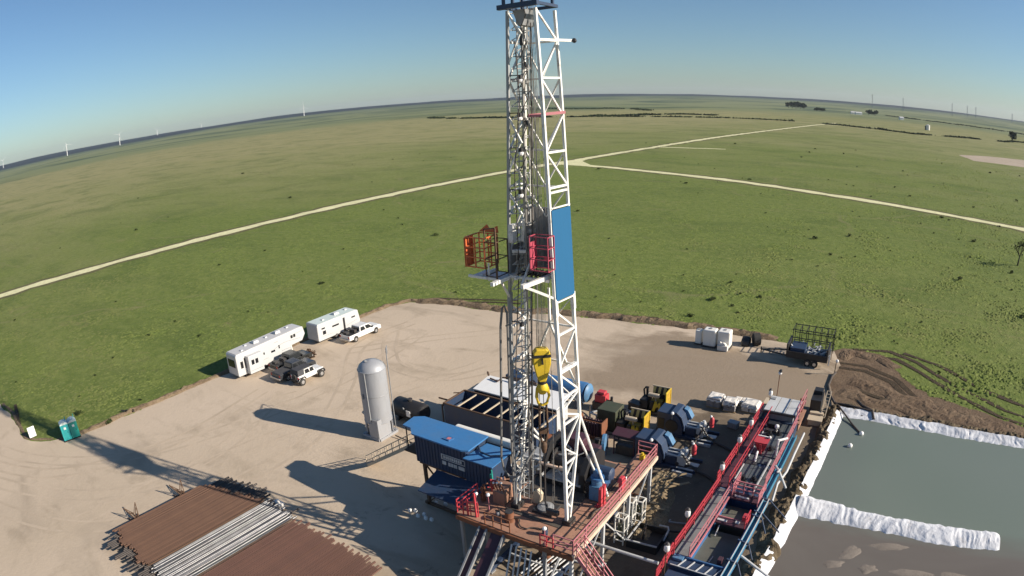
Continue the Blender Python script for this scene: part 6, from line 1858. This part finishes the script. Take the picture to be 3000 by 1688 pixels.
def pickup(base, label, body_m, open_bed=True, L=5.7, W=1.95, rot=0, load=False, group='vehicles parked by the caravans'):
    t = thing('pickup_truck', label, 'pickup truck', base, rot, group)
    bx, by, _ = base
    X = lambda a: bx + a
    Y = lambda a: by + a
    w = W / 2
    y0, y1 = -L / 2, L / 2
    rw, fwh = y0 + 1.15, y1 - .95
    def arch(c, r):
        return [(Y(c - r), .48), (Y(c - r * .75), .48 + r * .66), (Y(c), .48 + r), (Y(c + r * .75), .48 + r * .66), (Y(c + r), .48)]
    prof = [(Y(y0), .5)] + arch(rw, .42) + arch(fwh, .42) + [(Y(y1), .5), (Y(y1), .95), (Y(y1 - .12), 1.08), (Y(y1 - 1.35), 1.16), (Y(y0 + 1.95), 1.14), (Y(y0), 1.12)]
    m = MB(); m.prism(prof, X(-w), X(w), 'x'); body = m.build('body', body_m, t, bevel=.05)
    m = MB(); m.frus(X(-w + .05), X(w - .05), Y(y0 + 1.98), Y(y1 - 1.3), 1.13, X(-w + .2), X(w - .2), Y(y0 + 2.15), Y(y1 - 2.1), 1.82); m.build('cab', body_m, t, bevel=.06)
    def side(f, z):   # point on cab side at fraction f of the length and height z
        k = (z - 1.13) / .69
        ya = y0 + 1.98 + (.17) * k
        yc = y1 - 1.3 - .8 * k
        return ya + (yc - ya) * f, w - .05 - .15 * k
    m = MB()
    for s in (-1, 1):
        for f0, f1 in ((.06, .44), (.5, .93)):
            pts = []
            for f, z in ((f0, 1.2), (f1, 1.2), (f1 - .03, 1.7), (f0 + .02, 1.7)):
                y, xx = side(f, z)
                pts.append((X(s * (xx + .004)), Y(y), z))
            wquad(m, pts, (s * .012, 0, 0))
    m.build('side_window', M['glass'], t)
    m = MB(); pts = [(X(-w + .18), Y(y1 - 1.36), 1.2), (X(w - .18), Y(y1 - 1.36), 1.2), (X(w - .28), Y(y1 - 1.99), 1.74), (X(-w + .28), Y(y1 - 1.99), 1.74)]; wquad(m, pts, (0, .01, .018)); m.build('windscreen', M['glass'], t)
    m = MB(); pts = [(X(-w + .22), Y(y0 + 2.0), 1.25), (X(w - .22), Y(y0 + 2.0), 1.25), (X(w - .3), Y(y0 + 2.11), 1.7), (X(-w + .3), Y(y0 + 2.11), 1.7)]; wquad(m, pts, (0, -.02, 0)); m.build('rear_window', M['glass'], t)
    m = MB(); m.box(X(-w + .12), X(w - .12), Y(y0 + .1), Y(y0 + 1.9), 1.125, 1.15 if not open_bed else 1.145); m.build('bed_cover' if not open_bed else 'bed', M['soft_top'] if not open_bed else M['black'], t)
    for s in (-1, 1):
        wheel(t, X(s * (w - .12)), Y(rw), .39, .26, s)
        wheel(t, X(s * (w - .12)), Y(fwh), .39, .26, s)
        m = MB(); m.box(X(s * (w - .16)) - .1, X(s * (w - .16)) + .1, Y(y0 - .02), Y(y0 + .04), .8, 1.08); m.build('tail_light', M['tail_red'], t)
        m = MB(); m.box(X(s * (w - .22)) - .16, X(s * (w - .22)) + .16, Y(y1 - .05), Y(y1 + .015), .78, .95); m.build('headlight', M['lamp_white'], t)
        m = MB(); m.box(X(s * (w + .1)) - .1, X(s * (w + .1)) + .1, Y(y1 - 1.75), Y(y1 - 1.6), 1.2, 1.38); m.build('mirror', M['black'], t)
    m = MB(); m.box(X(-w + .05), X(w - .05), Y(y0 - .14), Y(y0), .5, .68); m.box(X(-w + .05), X(w - .05), Y(y1), Y(y1 + .12), .48, .7); m.build('bumper', M['rim'], t)
    m = MB(); m.box(X(-.45), X(.45), Y(y1), Y(y1 + .02), .74, .95); m.build('grille', M['black'], t)
    if load:
        m = MB(); m.box(X(-.5), X(.5), Y(y0 + 1.4), Y(y0 + 1.85), 1.15, 1.5); m.box(X(-.6), X(.1), Y(y0 + .3), Y(y0 + .8), 1.15, 1.4); m.build('load', M['dark'], t)
    return t
pickup((-62.45, 54.55, 0), 'white crew cab pickup parked beside the farther caravan', M['cream_car'], True, 5.9, 1.98, 0, True)
pickup((-60.4, 41.2, 0), 'charcoal pickup truck with a covered bed between the white jeep and the black pickup', M['dark_car'], False, 5.6, 1.95)
pickup((-62.9, 42.7, 0), 'black pickup truck parked closest to the long caravan', M['black_car'], True, 5.6, 1.95, 0, True)
# white jeep with black canvas top
jp = thing('off_road_car', 'white four door off road car with a black canvas top and big wheels', 'car', (-57.7, 41.2, 0), 0, 'vehicles parked by the caravans')
bx, by = -57.7, 41.2
m = MB(); m.prism([(by - 1.95, .55), (by - 1.9, .55), (by - 1.05, .6), (by + .95, .6), (by + 2.0, .6), (by + 2.0, 1.0), (by + 1.9, 1.1), (by + .75, 1.18), (by - 1.95, 1.2)], bx - .72, bx + .72, 'x'); m.box(bx - .78, bx + .78, by - 1.9, by + .7, .62, 1.18); m.build('body', M['cream_car'], jp, bevel=.05)
for s in (-1, 1):
    for y in (by - 1.48, by + 1.45):
        m = MB(); m.prism([(y - .6, .75), (y - .45, 1.0), (y + .45, 1.0), (y + .6, .75), (y + .56, .72), (y + .42, .93), (y - .42, .93), (y - .56, .72)], bx + s * .70, bx + s * .95, 'x'); m.build('mudguard', M['black'], jp)
        wheel(jp, bx + s * .80, y, .44, .3, s)
m = MB(); m.frus(bx - .77, bx + .77, by - 1.92, by + .72, 1.19, bx - .66, bx + .66, by - 1.82, by + .3, 1.78); m.build('cabin', M['cream_car'], jp, bevel=.03)
m = MB(); m.frus(bx - .69, bx + .69, by - 1.86, by + .3, 1.78, bx - .66, bx + .66, by - 1.82, by + .26, 1.86); m.frus(bx - .785, bx + .785, by - 1.95, by - 1.0, 1.22, bx - .69, bx + .69, by - 1.86, by - .9, 1.78); m.build('canvas_top', M['soft_top'], jp, bevel=.02)
m = MB()
for s in (-1, 1):
    for a, b in ((-.85, -.2), (-.1, .45)):
        wquad(m, [(bx + s * .775, by + a, 1.24), (bx + s * .775, by + b + .05, 1.24), (bx + s * .69, by + b - .08, 1.7), (bx + s * .69, by + a + .02, 1.7)], (s * .015, 0, 0))
m.build('side_window', M['glass'], jp)
m = MB(); wquad(m, [(bx - .66, by + .69, 1.22), (bx + .66, by + .69, 1.22), (bx + .58, by + .34, 1.72), (bx - .58, by + .34, 1.72)], (0, .02, .01)); m.build('windscreen', M['glass'], jp)
m = MB(); m.lathe((bx + .15, by - 2.2, 1.05), (bx + .15, by - 1.95, 1.05), [(0, .25), (.03, .38), (.22, .38), (.25, .25)], 16); m.build('spare_wheel', M['rubber'], jp)
m = MB(); m.box(bx - .75, bx + .75, by + 2.0, by + 2.18, .5, .68); m.box(bx - .75, bx + .75, by - 2.1, by - 1.95, .5, .66); m.build('bumper', M['black'], jp)
for s in (-1, 1):
    m = MB(); m.lathe((bx + s * .5, by + 1.98, .92), (bx + s * .5, by + 2.03, .92), [(0, .12), (.05, .12)], 12); m.build('headlight', M['lamp_white'], jp)
    m = MB(); m.box(bx + s * .7 - .08, bx + s * .7 + .08, by - 1.99, by - 1.93, .85, 1.1); m.build('tail_light', M['tail_red'], jp)

# portable toilets
def toilet(x, y, mat, label):
    t = thing('portable_toilet', label, 'portable toilet', (x, y, 0), R(-8), 'portable toilets at the pad corner')
    m = MB(); m.box(x - .52, x + .52, y - .52, y + .52, .14, 2.02); m.build('cabin', mat, t, bevel=.05)
    m = MB()
    n = 7
    pr = [(y - .55, 2.0), (y - .5, 2.12), (y - .25, 2.26), (y, 2.3), (y + .25, 2.26), (y + .5, 2.12), (y + .55, 2.0)]
    m.prism(pr, x - .55, x + .55, 'x'); m.build('roof', M['ltroof'], t, bevel=.03)
    m = MB(); m.box(x + .52, x + .545, y - .33, y + .33, .2, 1.95); d = m.build('door', mat, t)
    m = MB(); m.box(x + .546, x + .556, y - .14, y + .14, 1.45, 1.72); m.build('door_sign', M['lamp_white'], d)
    m = MB(); m.box(x + .545, x + .57, y + .2, y + .26, 1.0, 1.15); m.build('handle', M['black'], d)
    m = MB(); m.box(x - .55, x + .55, y - .56, y - .3, .02, .14); m.box(x - .55, x + .55, y + .3, y + .56, .02, .14); m.box(x - .55, x + .55, y - .3, y + .3, .08, .14); m.build('skid', M['black'], t)
    m = MB()
    for k in (-.3, 0, .3):
        m.box(x - .3 + k - .04, x - .3 + k + .04, y - .54, y - .52, .3, 1.9)
    m.tube((x - .4, y + .4, 2.1), (x - .4, y + .4, 2.55), .05, 8)
    m.build('vent', mat, t)
toilet(-69.1, 13.3, M['turq'], 'turquoise portable toilet, the one nearer the white sign box')
toilet(-68.96, 14.38, M['turq2'], 'greener turquoise portable toilet, the one nearer the caravans')
ws = thing('sign_board', 'small bright white sign board standing in the grass left of the toilets', 'sign', (-73.2, 9.9, 0))
m = MB(); m.box(-73.4, -73.33, 9.3, 10.25, .2, 1.45); m.build('board', M['white'], ws)
m = MB(); m.beam((-73.45, 9.4, 0), (-73.45, 9.4, 1.4), .07); m.beam((-73.45, 10.15, 0), (-73.45, 10.15, 1.4), .07); m.build('post', M['brown'], ws)
m = MB()
random.seed(9)
for k in range(10):
    x, y = -69.3 + random.uniform(-.5, .5), 21.8 + random.uniform(-.6, .6)
    a = random.uniform(0, 6)
    m.beam((x, y, .1 + random.uniform(0, .25)), (x + .5 * math.cos(a), y + .5 * math.sin(a), .1 + random.uniform(0, .35)), .12)
tag(m.build('scrap_pile', M['black'], None, (-69.3, 21.8, 0)), 'small black scrap pile lying on the left edge of the pad', 'scrap')

# ================================================================== PIPE RACKS
def rack(y, label):
    t = thing('pipe_rack', label, 'pipe rack', (-37, y, 0), 0, 'pipe racks under the pipes')
    m = MB()
    for dy, z in ((-.45, .1), (.45, .1), (0, .42)):
        m.beam((-48.6, y + dy, z), (-26.3, y + dy, z), .1)
    for k in range(15):
        x = -48.2 + 1.5 * k
        m.beam((x, y - .45, .1), (x + .75, y, .42), .06); m.beam((x, y + .45, .1), (x + .75, y, .42), .06); m.beam((x, y - .45, .1), (x, y + .45, .1), .06)
    m.build('truss_beam', M['brown'], t)
    m = MB()
    for dy in (-.62, .62):
        m.beam((-47.2, y + dy * .2, .35), (-48.5, y + dy, 1.25), .085)
    m.beam((-48.5, y - .62, 1.25), (-47.9, y, .7), .05); m.beam((-48.5, y + .62, 1.25), (-47.9, y, .7), .05); m.beam((-47.1, y - .45, .3), (-48.2, y + .45, .95), .06); m.beam((-47.1, y + .45, .3), (-48.2, y - .45, .95), .06)
    m.beam((-47.15, y - .5, .35), (-47.15, y + .5, .35), .08)
    m.build('end_stop', M['brown'], t)
rack(12.6, 'dark triangular pipe rack, the near one with its stop sticking out left of the pipes')
rack(17.6, 'dark triangular pipe rack, the far one with its stop sticking out left of the pipes')
def pipe_mesh(L, r, mat, joint):
    m = MB()
    prof = [(0, r * .8), (.001, r * joint), (.3, r * joint), (.36, r), (L - .42, r), (L - .36, r * joint), (L - .02, r * joint), (L, r * .78)]
    m.lathe((0, 0, 0), (0, L, 0), prof, 12)
    return m
random.seed(31)
def batch(name, x0, x1, n, r, z, yn, yf, mat, label, group, joint=1.18, jit=.25, zj=.0):
    L0 = 9.5
    protos = []
    for k in range(n):
        x = x0 + (x1 - x0) * (k + .5) / n
        a = yn(x) + random.uniform(-jit, jit)
        b = yf(x) + random.uniform(-jit, jit)
        L = b - a
        Lq = round(L * 2) / 2
        key = Lq
        src = next((p for q, p in protos if q == key), None)
        if src is None:
            o = pipe_mesh(Lq, r, mat, joint).build(name, mat, None, (0, 0, 0), True)
            protos.append((key, o))
        else:
            o = src.copy()
            COL.objects.link(o)
        o.location = (x + random.uniform(-.01, .01), a, z + random.uniform(0, zj))
        o.rotation_euler = (0, 0, random.uniform(-.004, .004))
        tag(o, label, 'pipe', group)
# top layers
batch('casing_pipe', -47.0, -40.35, 42, .078, .72, lambda x: 10.0 + .25 * math.sin(x * 2), lambda x: 19.7 + (x + 47) * .33, M['pipe_brown'], 'rusty brown steel pipe lying in the left batch on the pipe rack', 'brown pipes in the left batch', 1.04, .28)
batch('drill_pipe', -40.25, -36.35, 27, .066, .68, lambda x: 10.1, lambda x: 22.0, M['pipe_silver'], 'shiny silver drill pipe lying in the middle batch on the pipe rack', 'silver pipes in the middle batch', 1.16, .3, .06)
batch('casing_pipe', -36.25, -26.7, 56, .083, .72, lambda x: 10.2, lambda x: 21.9, M['pipe_red'], 'reddish brown steel pipe lying in the right batch on the pipe rack', 'reddish pipes in the right batch', 1.04, .22)
# lower layer, sticking out at the ends
batch('drill_collar', -46.6, -37.2, 44, .085, .53, lambda x: 9.6 - .8 * abs(math.sin(x * 1.7)), lambda x: 22.3 + .5 * math.sin(x), M['pipe_dark'], 'dark steel pipe in the lower layer, its end sticking out below the brown pipes', 'dark pipes in the lower layer', 1.05, .5)
for x, lb in ((-40.3, 'dark thin spacer bar lying between the brown and the silver pipes'), (-36.3, 'dark thin spacer bar lying between the silver and the reddish pipes')):
    tag(MB().beam((x, 10, .83), (x, 21.7, .83), .06).build('spacer_bar', M['brown'], None, (x, 16, .83)), lb, 'bar')
m = MB(); m.box(-39.9, -38.9, 22.3, 22.9, .05, .6); m.sph((-39.3, 22.5, .65), .2); tag(m.build('wrapped_bundle', M['sack'], None, (-39.4, 22.5, .05), bevel=.1), 'pale wrapped bundle at the far end of the silver pipes', 'bundle')

# ================================================================== FAR COUNTRY
def crown_mb(c, rx, rz, nl, size, seed, bare=False):
    rs = random.Random(seed)
    m = MB()
    cl = [(rs.uniform(-.55, .55) * rx, rs.uniform(-.55, .55) * rx, rs.uniform(-.4, .6) * rz, rs.uniform(.35, .62)) for _ in range(7)]
    for k in range(nl):
        a = rs.choice(cl)
        d = Vector((rs.gauss(0, 1), rs.gauss(0, 1), rs.gauss(0, 1))).normalized() * (rs.random() ** .4)
        p = Vector((c[0] + a[0] + d.x * rx * a[3], c[1] + a[1] + d.y * rx * a[3], c[2] + a[2] + d.z * rz * a[3]))
        if p.z < .05:
            p.z = .05
        u = Vector((rs.gauss(0, 1), rs.gauss(0, 1), rs.gauss(0, .6))).normalized() * size * rs.uniform(.5, 1.2)
        v = Vector((rs.gauss(0, 1), rs.gauss(0, 1), rs.gauss(0, 1))).normalized() * size * rs.uniform(.5, 1.2)
        m.add([p - u, p + v, p + u, p - v], [(0, 1, 2, 3)])
    return m
# low shrubs dotting the pasture
shr = []
for k in range(5):
    o = crown_mb((0, 0, .38), .8, .5, 130, .16, 100 + k).build('shrub', M['leaf'], None, (0, 0, 0))
    shr.append(o)
random.seed(77)
placed = 0
first = set()
while placed < 170:
    a = R(random.uniform(-48, 50))
    r = 70 * (430 / 70) ** random.random()
    cx, cy = r * math.sin(a), r * math.cos(a)
    x, y = cx * _cy - cy * _sy, cx * _sy + cy * _cy
    A = np.array([x]); B_ = np.array([y])
    if inside(PADR, A, B_)[0] or inside(DIRTR, A, B_)[0]:
        continue
    if x < -60 and random.random() < .55 and y < 200:
        continue
    if abs(x + 165.3 - (y - 23.8) * .083) < 6 or (abs(y - (240.9 - (x + 109.5) * .326)) < 5 and x > -150):
        continue
    k = random.randrange(5)
    if k not in first:
        o = shr[k]
        first.add(k)
    else:
        o = shr[k].copy()
        COL.objects.link(o)
    s = random.choice((.25, .3, .35, .4, .5, .75)) * (1 + r / 900)
    o.location = (x, y, 0)
    o.scale = (s * random.uniform(.8, 1.3), s * random.uniform(.8, 1.3), s * random.uniform(.6, 1.0))
    o.rotation_euler = (0, 0, random.uniform(0, 6.28))
    tag(o, 'small dark green shrub dotting the open pasture', 'shrub', 'shrubs in the pasture')
    placed += 1
m = crown_mb((-62.6, 45.9, .55), .95, .7, 300, .14, 9)
b = thing('dry_bush', 'brown dry bush in front of the dark pickups near the long caravan', 'bush', (-62.6, 45.9, 0))
m.build('foliage', M['dry_leaf'], b)
m = MB()
for k in range(5):
    m.tube((-62.6, 45.9, 0), (-62.6 + .4 * math.cos(k * 1.3), 45.9 + .4 * math.sin(k * 1.3), .6), .03, 5)
m.build('stem', M['twig'], b)
# bare tree on the right
random.seed(12)
bt2 = thing('bare_tree', 'bare grey mesquite tree alone in the grass at the right edge', 'tree', (31.4, 141, 0))
m = MB()
def limb(m, p, d, L, r, n):
    q = p + d * L
    m.tube(p, q, r, 6, r * .65)
    if n:
        for _ in range(3):
            dd = (d + Vector((random.gauss(0, .55), random.gauss(0, .55), random.gauss(.1, .35)))).normalized()
            limb(m, q, dd, L * random.uniform(.55, .8), r * .6, n - 1)
limb(m, Vector((31.4, 141, 0)), Vector((.12, 0, 1)).normalized(), 1.9, .22, 4)
m.build('trunk', M['twig'], bt2)
crown_mb((31.6, 141, 4.3), 2.2, 1.7, 160, .22, 5).build('crown', M['leaf'], bt2)
def tree(x, y, h, w, label, group=None, seed=0, mat='leaf_far', name='tree'):
    t = thing(name, label, 'tree', (x, y, 0), 0, group)
    crown_mb((x, y, h * .6), w / 2, h * .42, 320, max(.35, w * .1), seed).build('crown', M[mat], t)
    m = MB(); m.tube((x, y, 0), (x, y, h * .6), h * .05, 6, h * .025)
    for k in range(4):
        m.tube((x, y, h * .3), (x + w * .25 * math.cos(k * 1.6), y + w * .25 * math.sin(k * 1.6), h * .65), h * .02, 5, h * .01)
    m.build('trunk', M['twig'], t)
tree(186, 949, 14, 17, 'round dark tree on the hedge line at the far right', None, 3)
cl = [(-352, 2120, 17, 26), (-335, 2090, 20, 28), (-318, 2060, 22, 30), (-300, 2040, 20, 28), (-285, 2010, 18, 24)]
for k, (x, y, h, w) in enumerate(cl):
    tree(x, y, h, w, 'dark tree in the clump beside the distant ranch, on the skyline right of the mast', 'trees of the distant clump', 20 + k)
for k, (x, y) in enumerate([(-225, 1850), (-215, 1830), (-204, 1815)]):
    tree(x, y, 9, 20, 'low dark tree in the short row right of the distant clump', 'trees of the short far row', 30 + k)
for k, (x, y) in enumerate([(-70, 1800), (-52, 1790)]):
    tree(x, y, 15, 22, 'dark tree behind the white ranch sheds in the distance', 'trees behind the ranch sheds', 40 + k)
for k, (x, y, w, lb) in enumerate([(-112, 1760, 14, 'small white ranch shed, left one in the far distance'), (-96, 1740, 18, 'white ranch barn in the far distance, brightest of the sheds'), (20, 1560, 10, 'tiny pale hut right of the distant ranch trees')]):
    t = thing('ranch_shed', lb, 'shed', (x, y, 0), .4, 'distant ranch sheds')
    m = MB(); m.box(x - w / 2, x + w / 2, y - 5, y + 5, 0, 4.5); m.build('wall', M['plastic_white'], t)
    m = MB(); m.prism([(y - 5.6, 4.3), (y + 5.6, 4.3), (y, 7.5)], x - w / 2 - .5, x + w / 2 + .5, 'x'); m.build('roof', M['ltgrey'], t)
t = thing('water_tank', 'small dark and pale tank standing alone in the far right pasture', 'tank', (55, 990, 0))
m = MB(); m.lathe((55, 990, 0), (55, 990, 8), [(0, 3.2), (7.4, 3.2), (8, .3)], 16); m.build('shell', M['plastic_white'], t)
m = MB(); m.box(50.2, 51.8, 989, 992, 0, 6); m.build('pump_house', M['green_dark'], t)
# hedges and scrub lines that read as one mass
def scrub_line(pts, w, h, dens, label, seed):
    rs = random.Random(seed)
    m = MB()
    for (x0_, y0_), (x1_, y1_) in zip(pts, pts[1:]):
        L = math.hypot(x1_ - x0_, y1_ - y0_)
        for k in range(int(L * dens)):
            f = rs.random()
            g_ = noise.noise(Vector(((x0_ + (x1_ - x0_) * f) / 40, (y0_ + (y1_ - y0_) * f) / 40, seed)))
            if g_ < -.28:
                continue
            x = x0_ + (x1_ - x0_) * f + rs.gauss(0, w)
            y = y0_ + (y1_ - y0_) * f + rs.gauss(0, w)
            z = rs.random() * h * (.5 + max(0, g_) * 1.4)
            s = rs.uniform(.6, 1.5)
            u = Vector((rs.gauss(0, 1), rs.gauss(0, 1), rs.gauss(0, .5))).normalized() * s
            v = Vector((rs.gauss(0, .6), rs.gauss(0, .6), 1)).normalized() * s
            p = Vector((x, y, z + .3))
            m.add([p - u, p + v, p + u, p - v], [(0, 1, 2, 3)])
    o = m.build('scrub_line', M['leaf_far'])
    o['kind'] = 'stuff'
scrub_line([(-852, 980), (-686, 860), (-557, 818), (-470, 808), (-438, 806), (-371, 877), (-330, 973), (-274, 960)], 3, 2.6, 7, '', 1)
scrub_line([(-438, 806), (-400, 812), (-330, 830), (-193, 876), (-136, 869)], 2, 1.6, 3, '', 2)
scrub_line([(-95, 850), (-24, 816), (26, 776), (111, 848), (164, 890), (190, 955), (330, 1100)], 2, 1.5, 4, '', 3)
scrub_line([(-860, 1350), (-560, 1300), (-470, 1180)], 4, 2.5, 4, '', 4)
scrub_line([(-20, 1950), (100, 1750), (260, 1650), (500, 1500)], 4, 3, 4, '', 5)
# wind turbines on the left skyline
def cam_az(azd, r):
    a = R(azd)
    cx, cy = r * math.sin(a), r * math.cos(a)
    return cx * _cy - cy * _sy, cx * _sy + cy * _cy
def turbine(azd, r, h, ph, label):
    x, y = cam_az(azd, r)
    t = thing('wind_turbine', label, 'wind turbine', (x, y, 0), 0, 'wind turbines on the left skyline')
    m = MB(); m.tube((x, y, -5), (x, y, h), 3.2, 10, 1.8); m.build('tower', M['white'], t)
    m = MB(); m.box(x - 2, x + 2, y - 5, y + 4, h, h + 4); m.build('nacelle', M['white'], t)
    d = Vector((x, y, 0)).normalized()
    hub = Vector((x, y, h + 2)) - d * 6
    s = Vector((-d.y, d.x, 0))
    for k in range(3):
        a = ph + k * 2.0944
        dr = s * math.cos(a) + Vector((0, 0, 1)) * math.sin(a)
        m = MB(); m.beam(hub, hub + dr * 18, 3.4, 1.4); m.beam(hub + dr * 18, hub + dr * 46, 2.2, .8); m.build('blade', M['white'], t)
    m = MB(); m.sph(hub, 2.4); m.build('hub', M['white'], t)
for azd, r, h, ph, w in ((-45.0, 6600, 92, .4, 'at the left picture edge'), (-38.96, 5200, 92, 1.2, 'second from the left'), (-34.07, 5400, 92, .2, 'third from the left'), (-30.6, 7600, 88, .9, 'fourth from the left'), (-26.6, 9000, 88, .6, 'on the green rise, fifth from the left'), (-17.45, 5300, 92, 1.5, 'tall one nearest the mast'), (-14.4, 11500, 60, .3, 'tiny one low on the skyline left of the mast')):
    turbine(azd, r, h, ph, f'distant white wind turbine, {w}')
def pylon(azd, r, h, label):
    x, y = cam_az(azd, r)
    t = thing('power_pylon', label, 'pylon', (x, y, 0), 0, 'power pylons on the right skyline')
    m = MB()
    for s in (-1, 1):
        for q in (-1, 1):
            m.beam((x + s * 4, y + q * 4, 0), (x + s * .8, y + q * .8, h), 1.0)
    for k in range(5):
        z0, z1 = h * k / 5, h * (k + 1) / 5
        w0, w1 = 4 - 3.2 * k / 5, 4 - 3.2 * (k + 1) / 5
        m.beam((x - w0, y, z0), (x + w1, y, z1), .6); m.beam((x + w0, y, z0), (x - w1, y, z1), .6)
    m.build('lattice', M['grey'], t)
    m = MB()
    d = Vector((-y, x, 0)).normalized()
    for z in (h * .78, h * .9):
        c = Vector((x, y, z)); m.beam(c - d * 9, c + d * 9, .8)
    m.build('cross_arm', M['grey'], t)
for azd, r, h, w in ((32.6, 4300, 95, 'leftmost'), (35.4, 4500, 92, 'second'), (39.9, 4600, 92, 'third'), (41.3, 4900, 90, 'fourth, left of a close pair'), (42.1, 4900, 88, 'fifth, right of a close pair'), (45.5, 4800, 76, 'rightmost')):
    pylon(azd, r, h, f'thin grey power pylon on the right skyline, {w}')
# ------------------------------------------------------------------ distance haze
m = MB(); m.box(-12500, 12500, -12500, 12500, -40, 190)

hm = bpy.data.materials.new('haze_air')
hm.use_nodes = True
hn = hm.node_tree
hn.nodes.remove(hn.nodes['Principled BSDF'])
pv = hn.nodes.new('ShaderNodeVolumePrincipled')
pv.inputs['Color'].default_value = (.78, .86, 1.0, 1)
pv.inputs['Density'].default_value = 0.000034
pv.inputs['Anisotropy'].default_value = .2
hn.links.new(pv.outputs[0], hn.nodes['Material Output'].inputs['Volume'])
hz = m.build('haze', hm)
hz['kind'] = 'stuff'
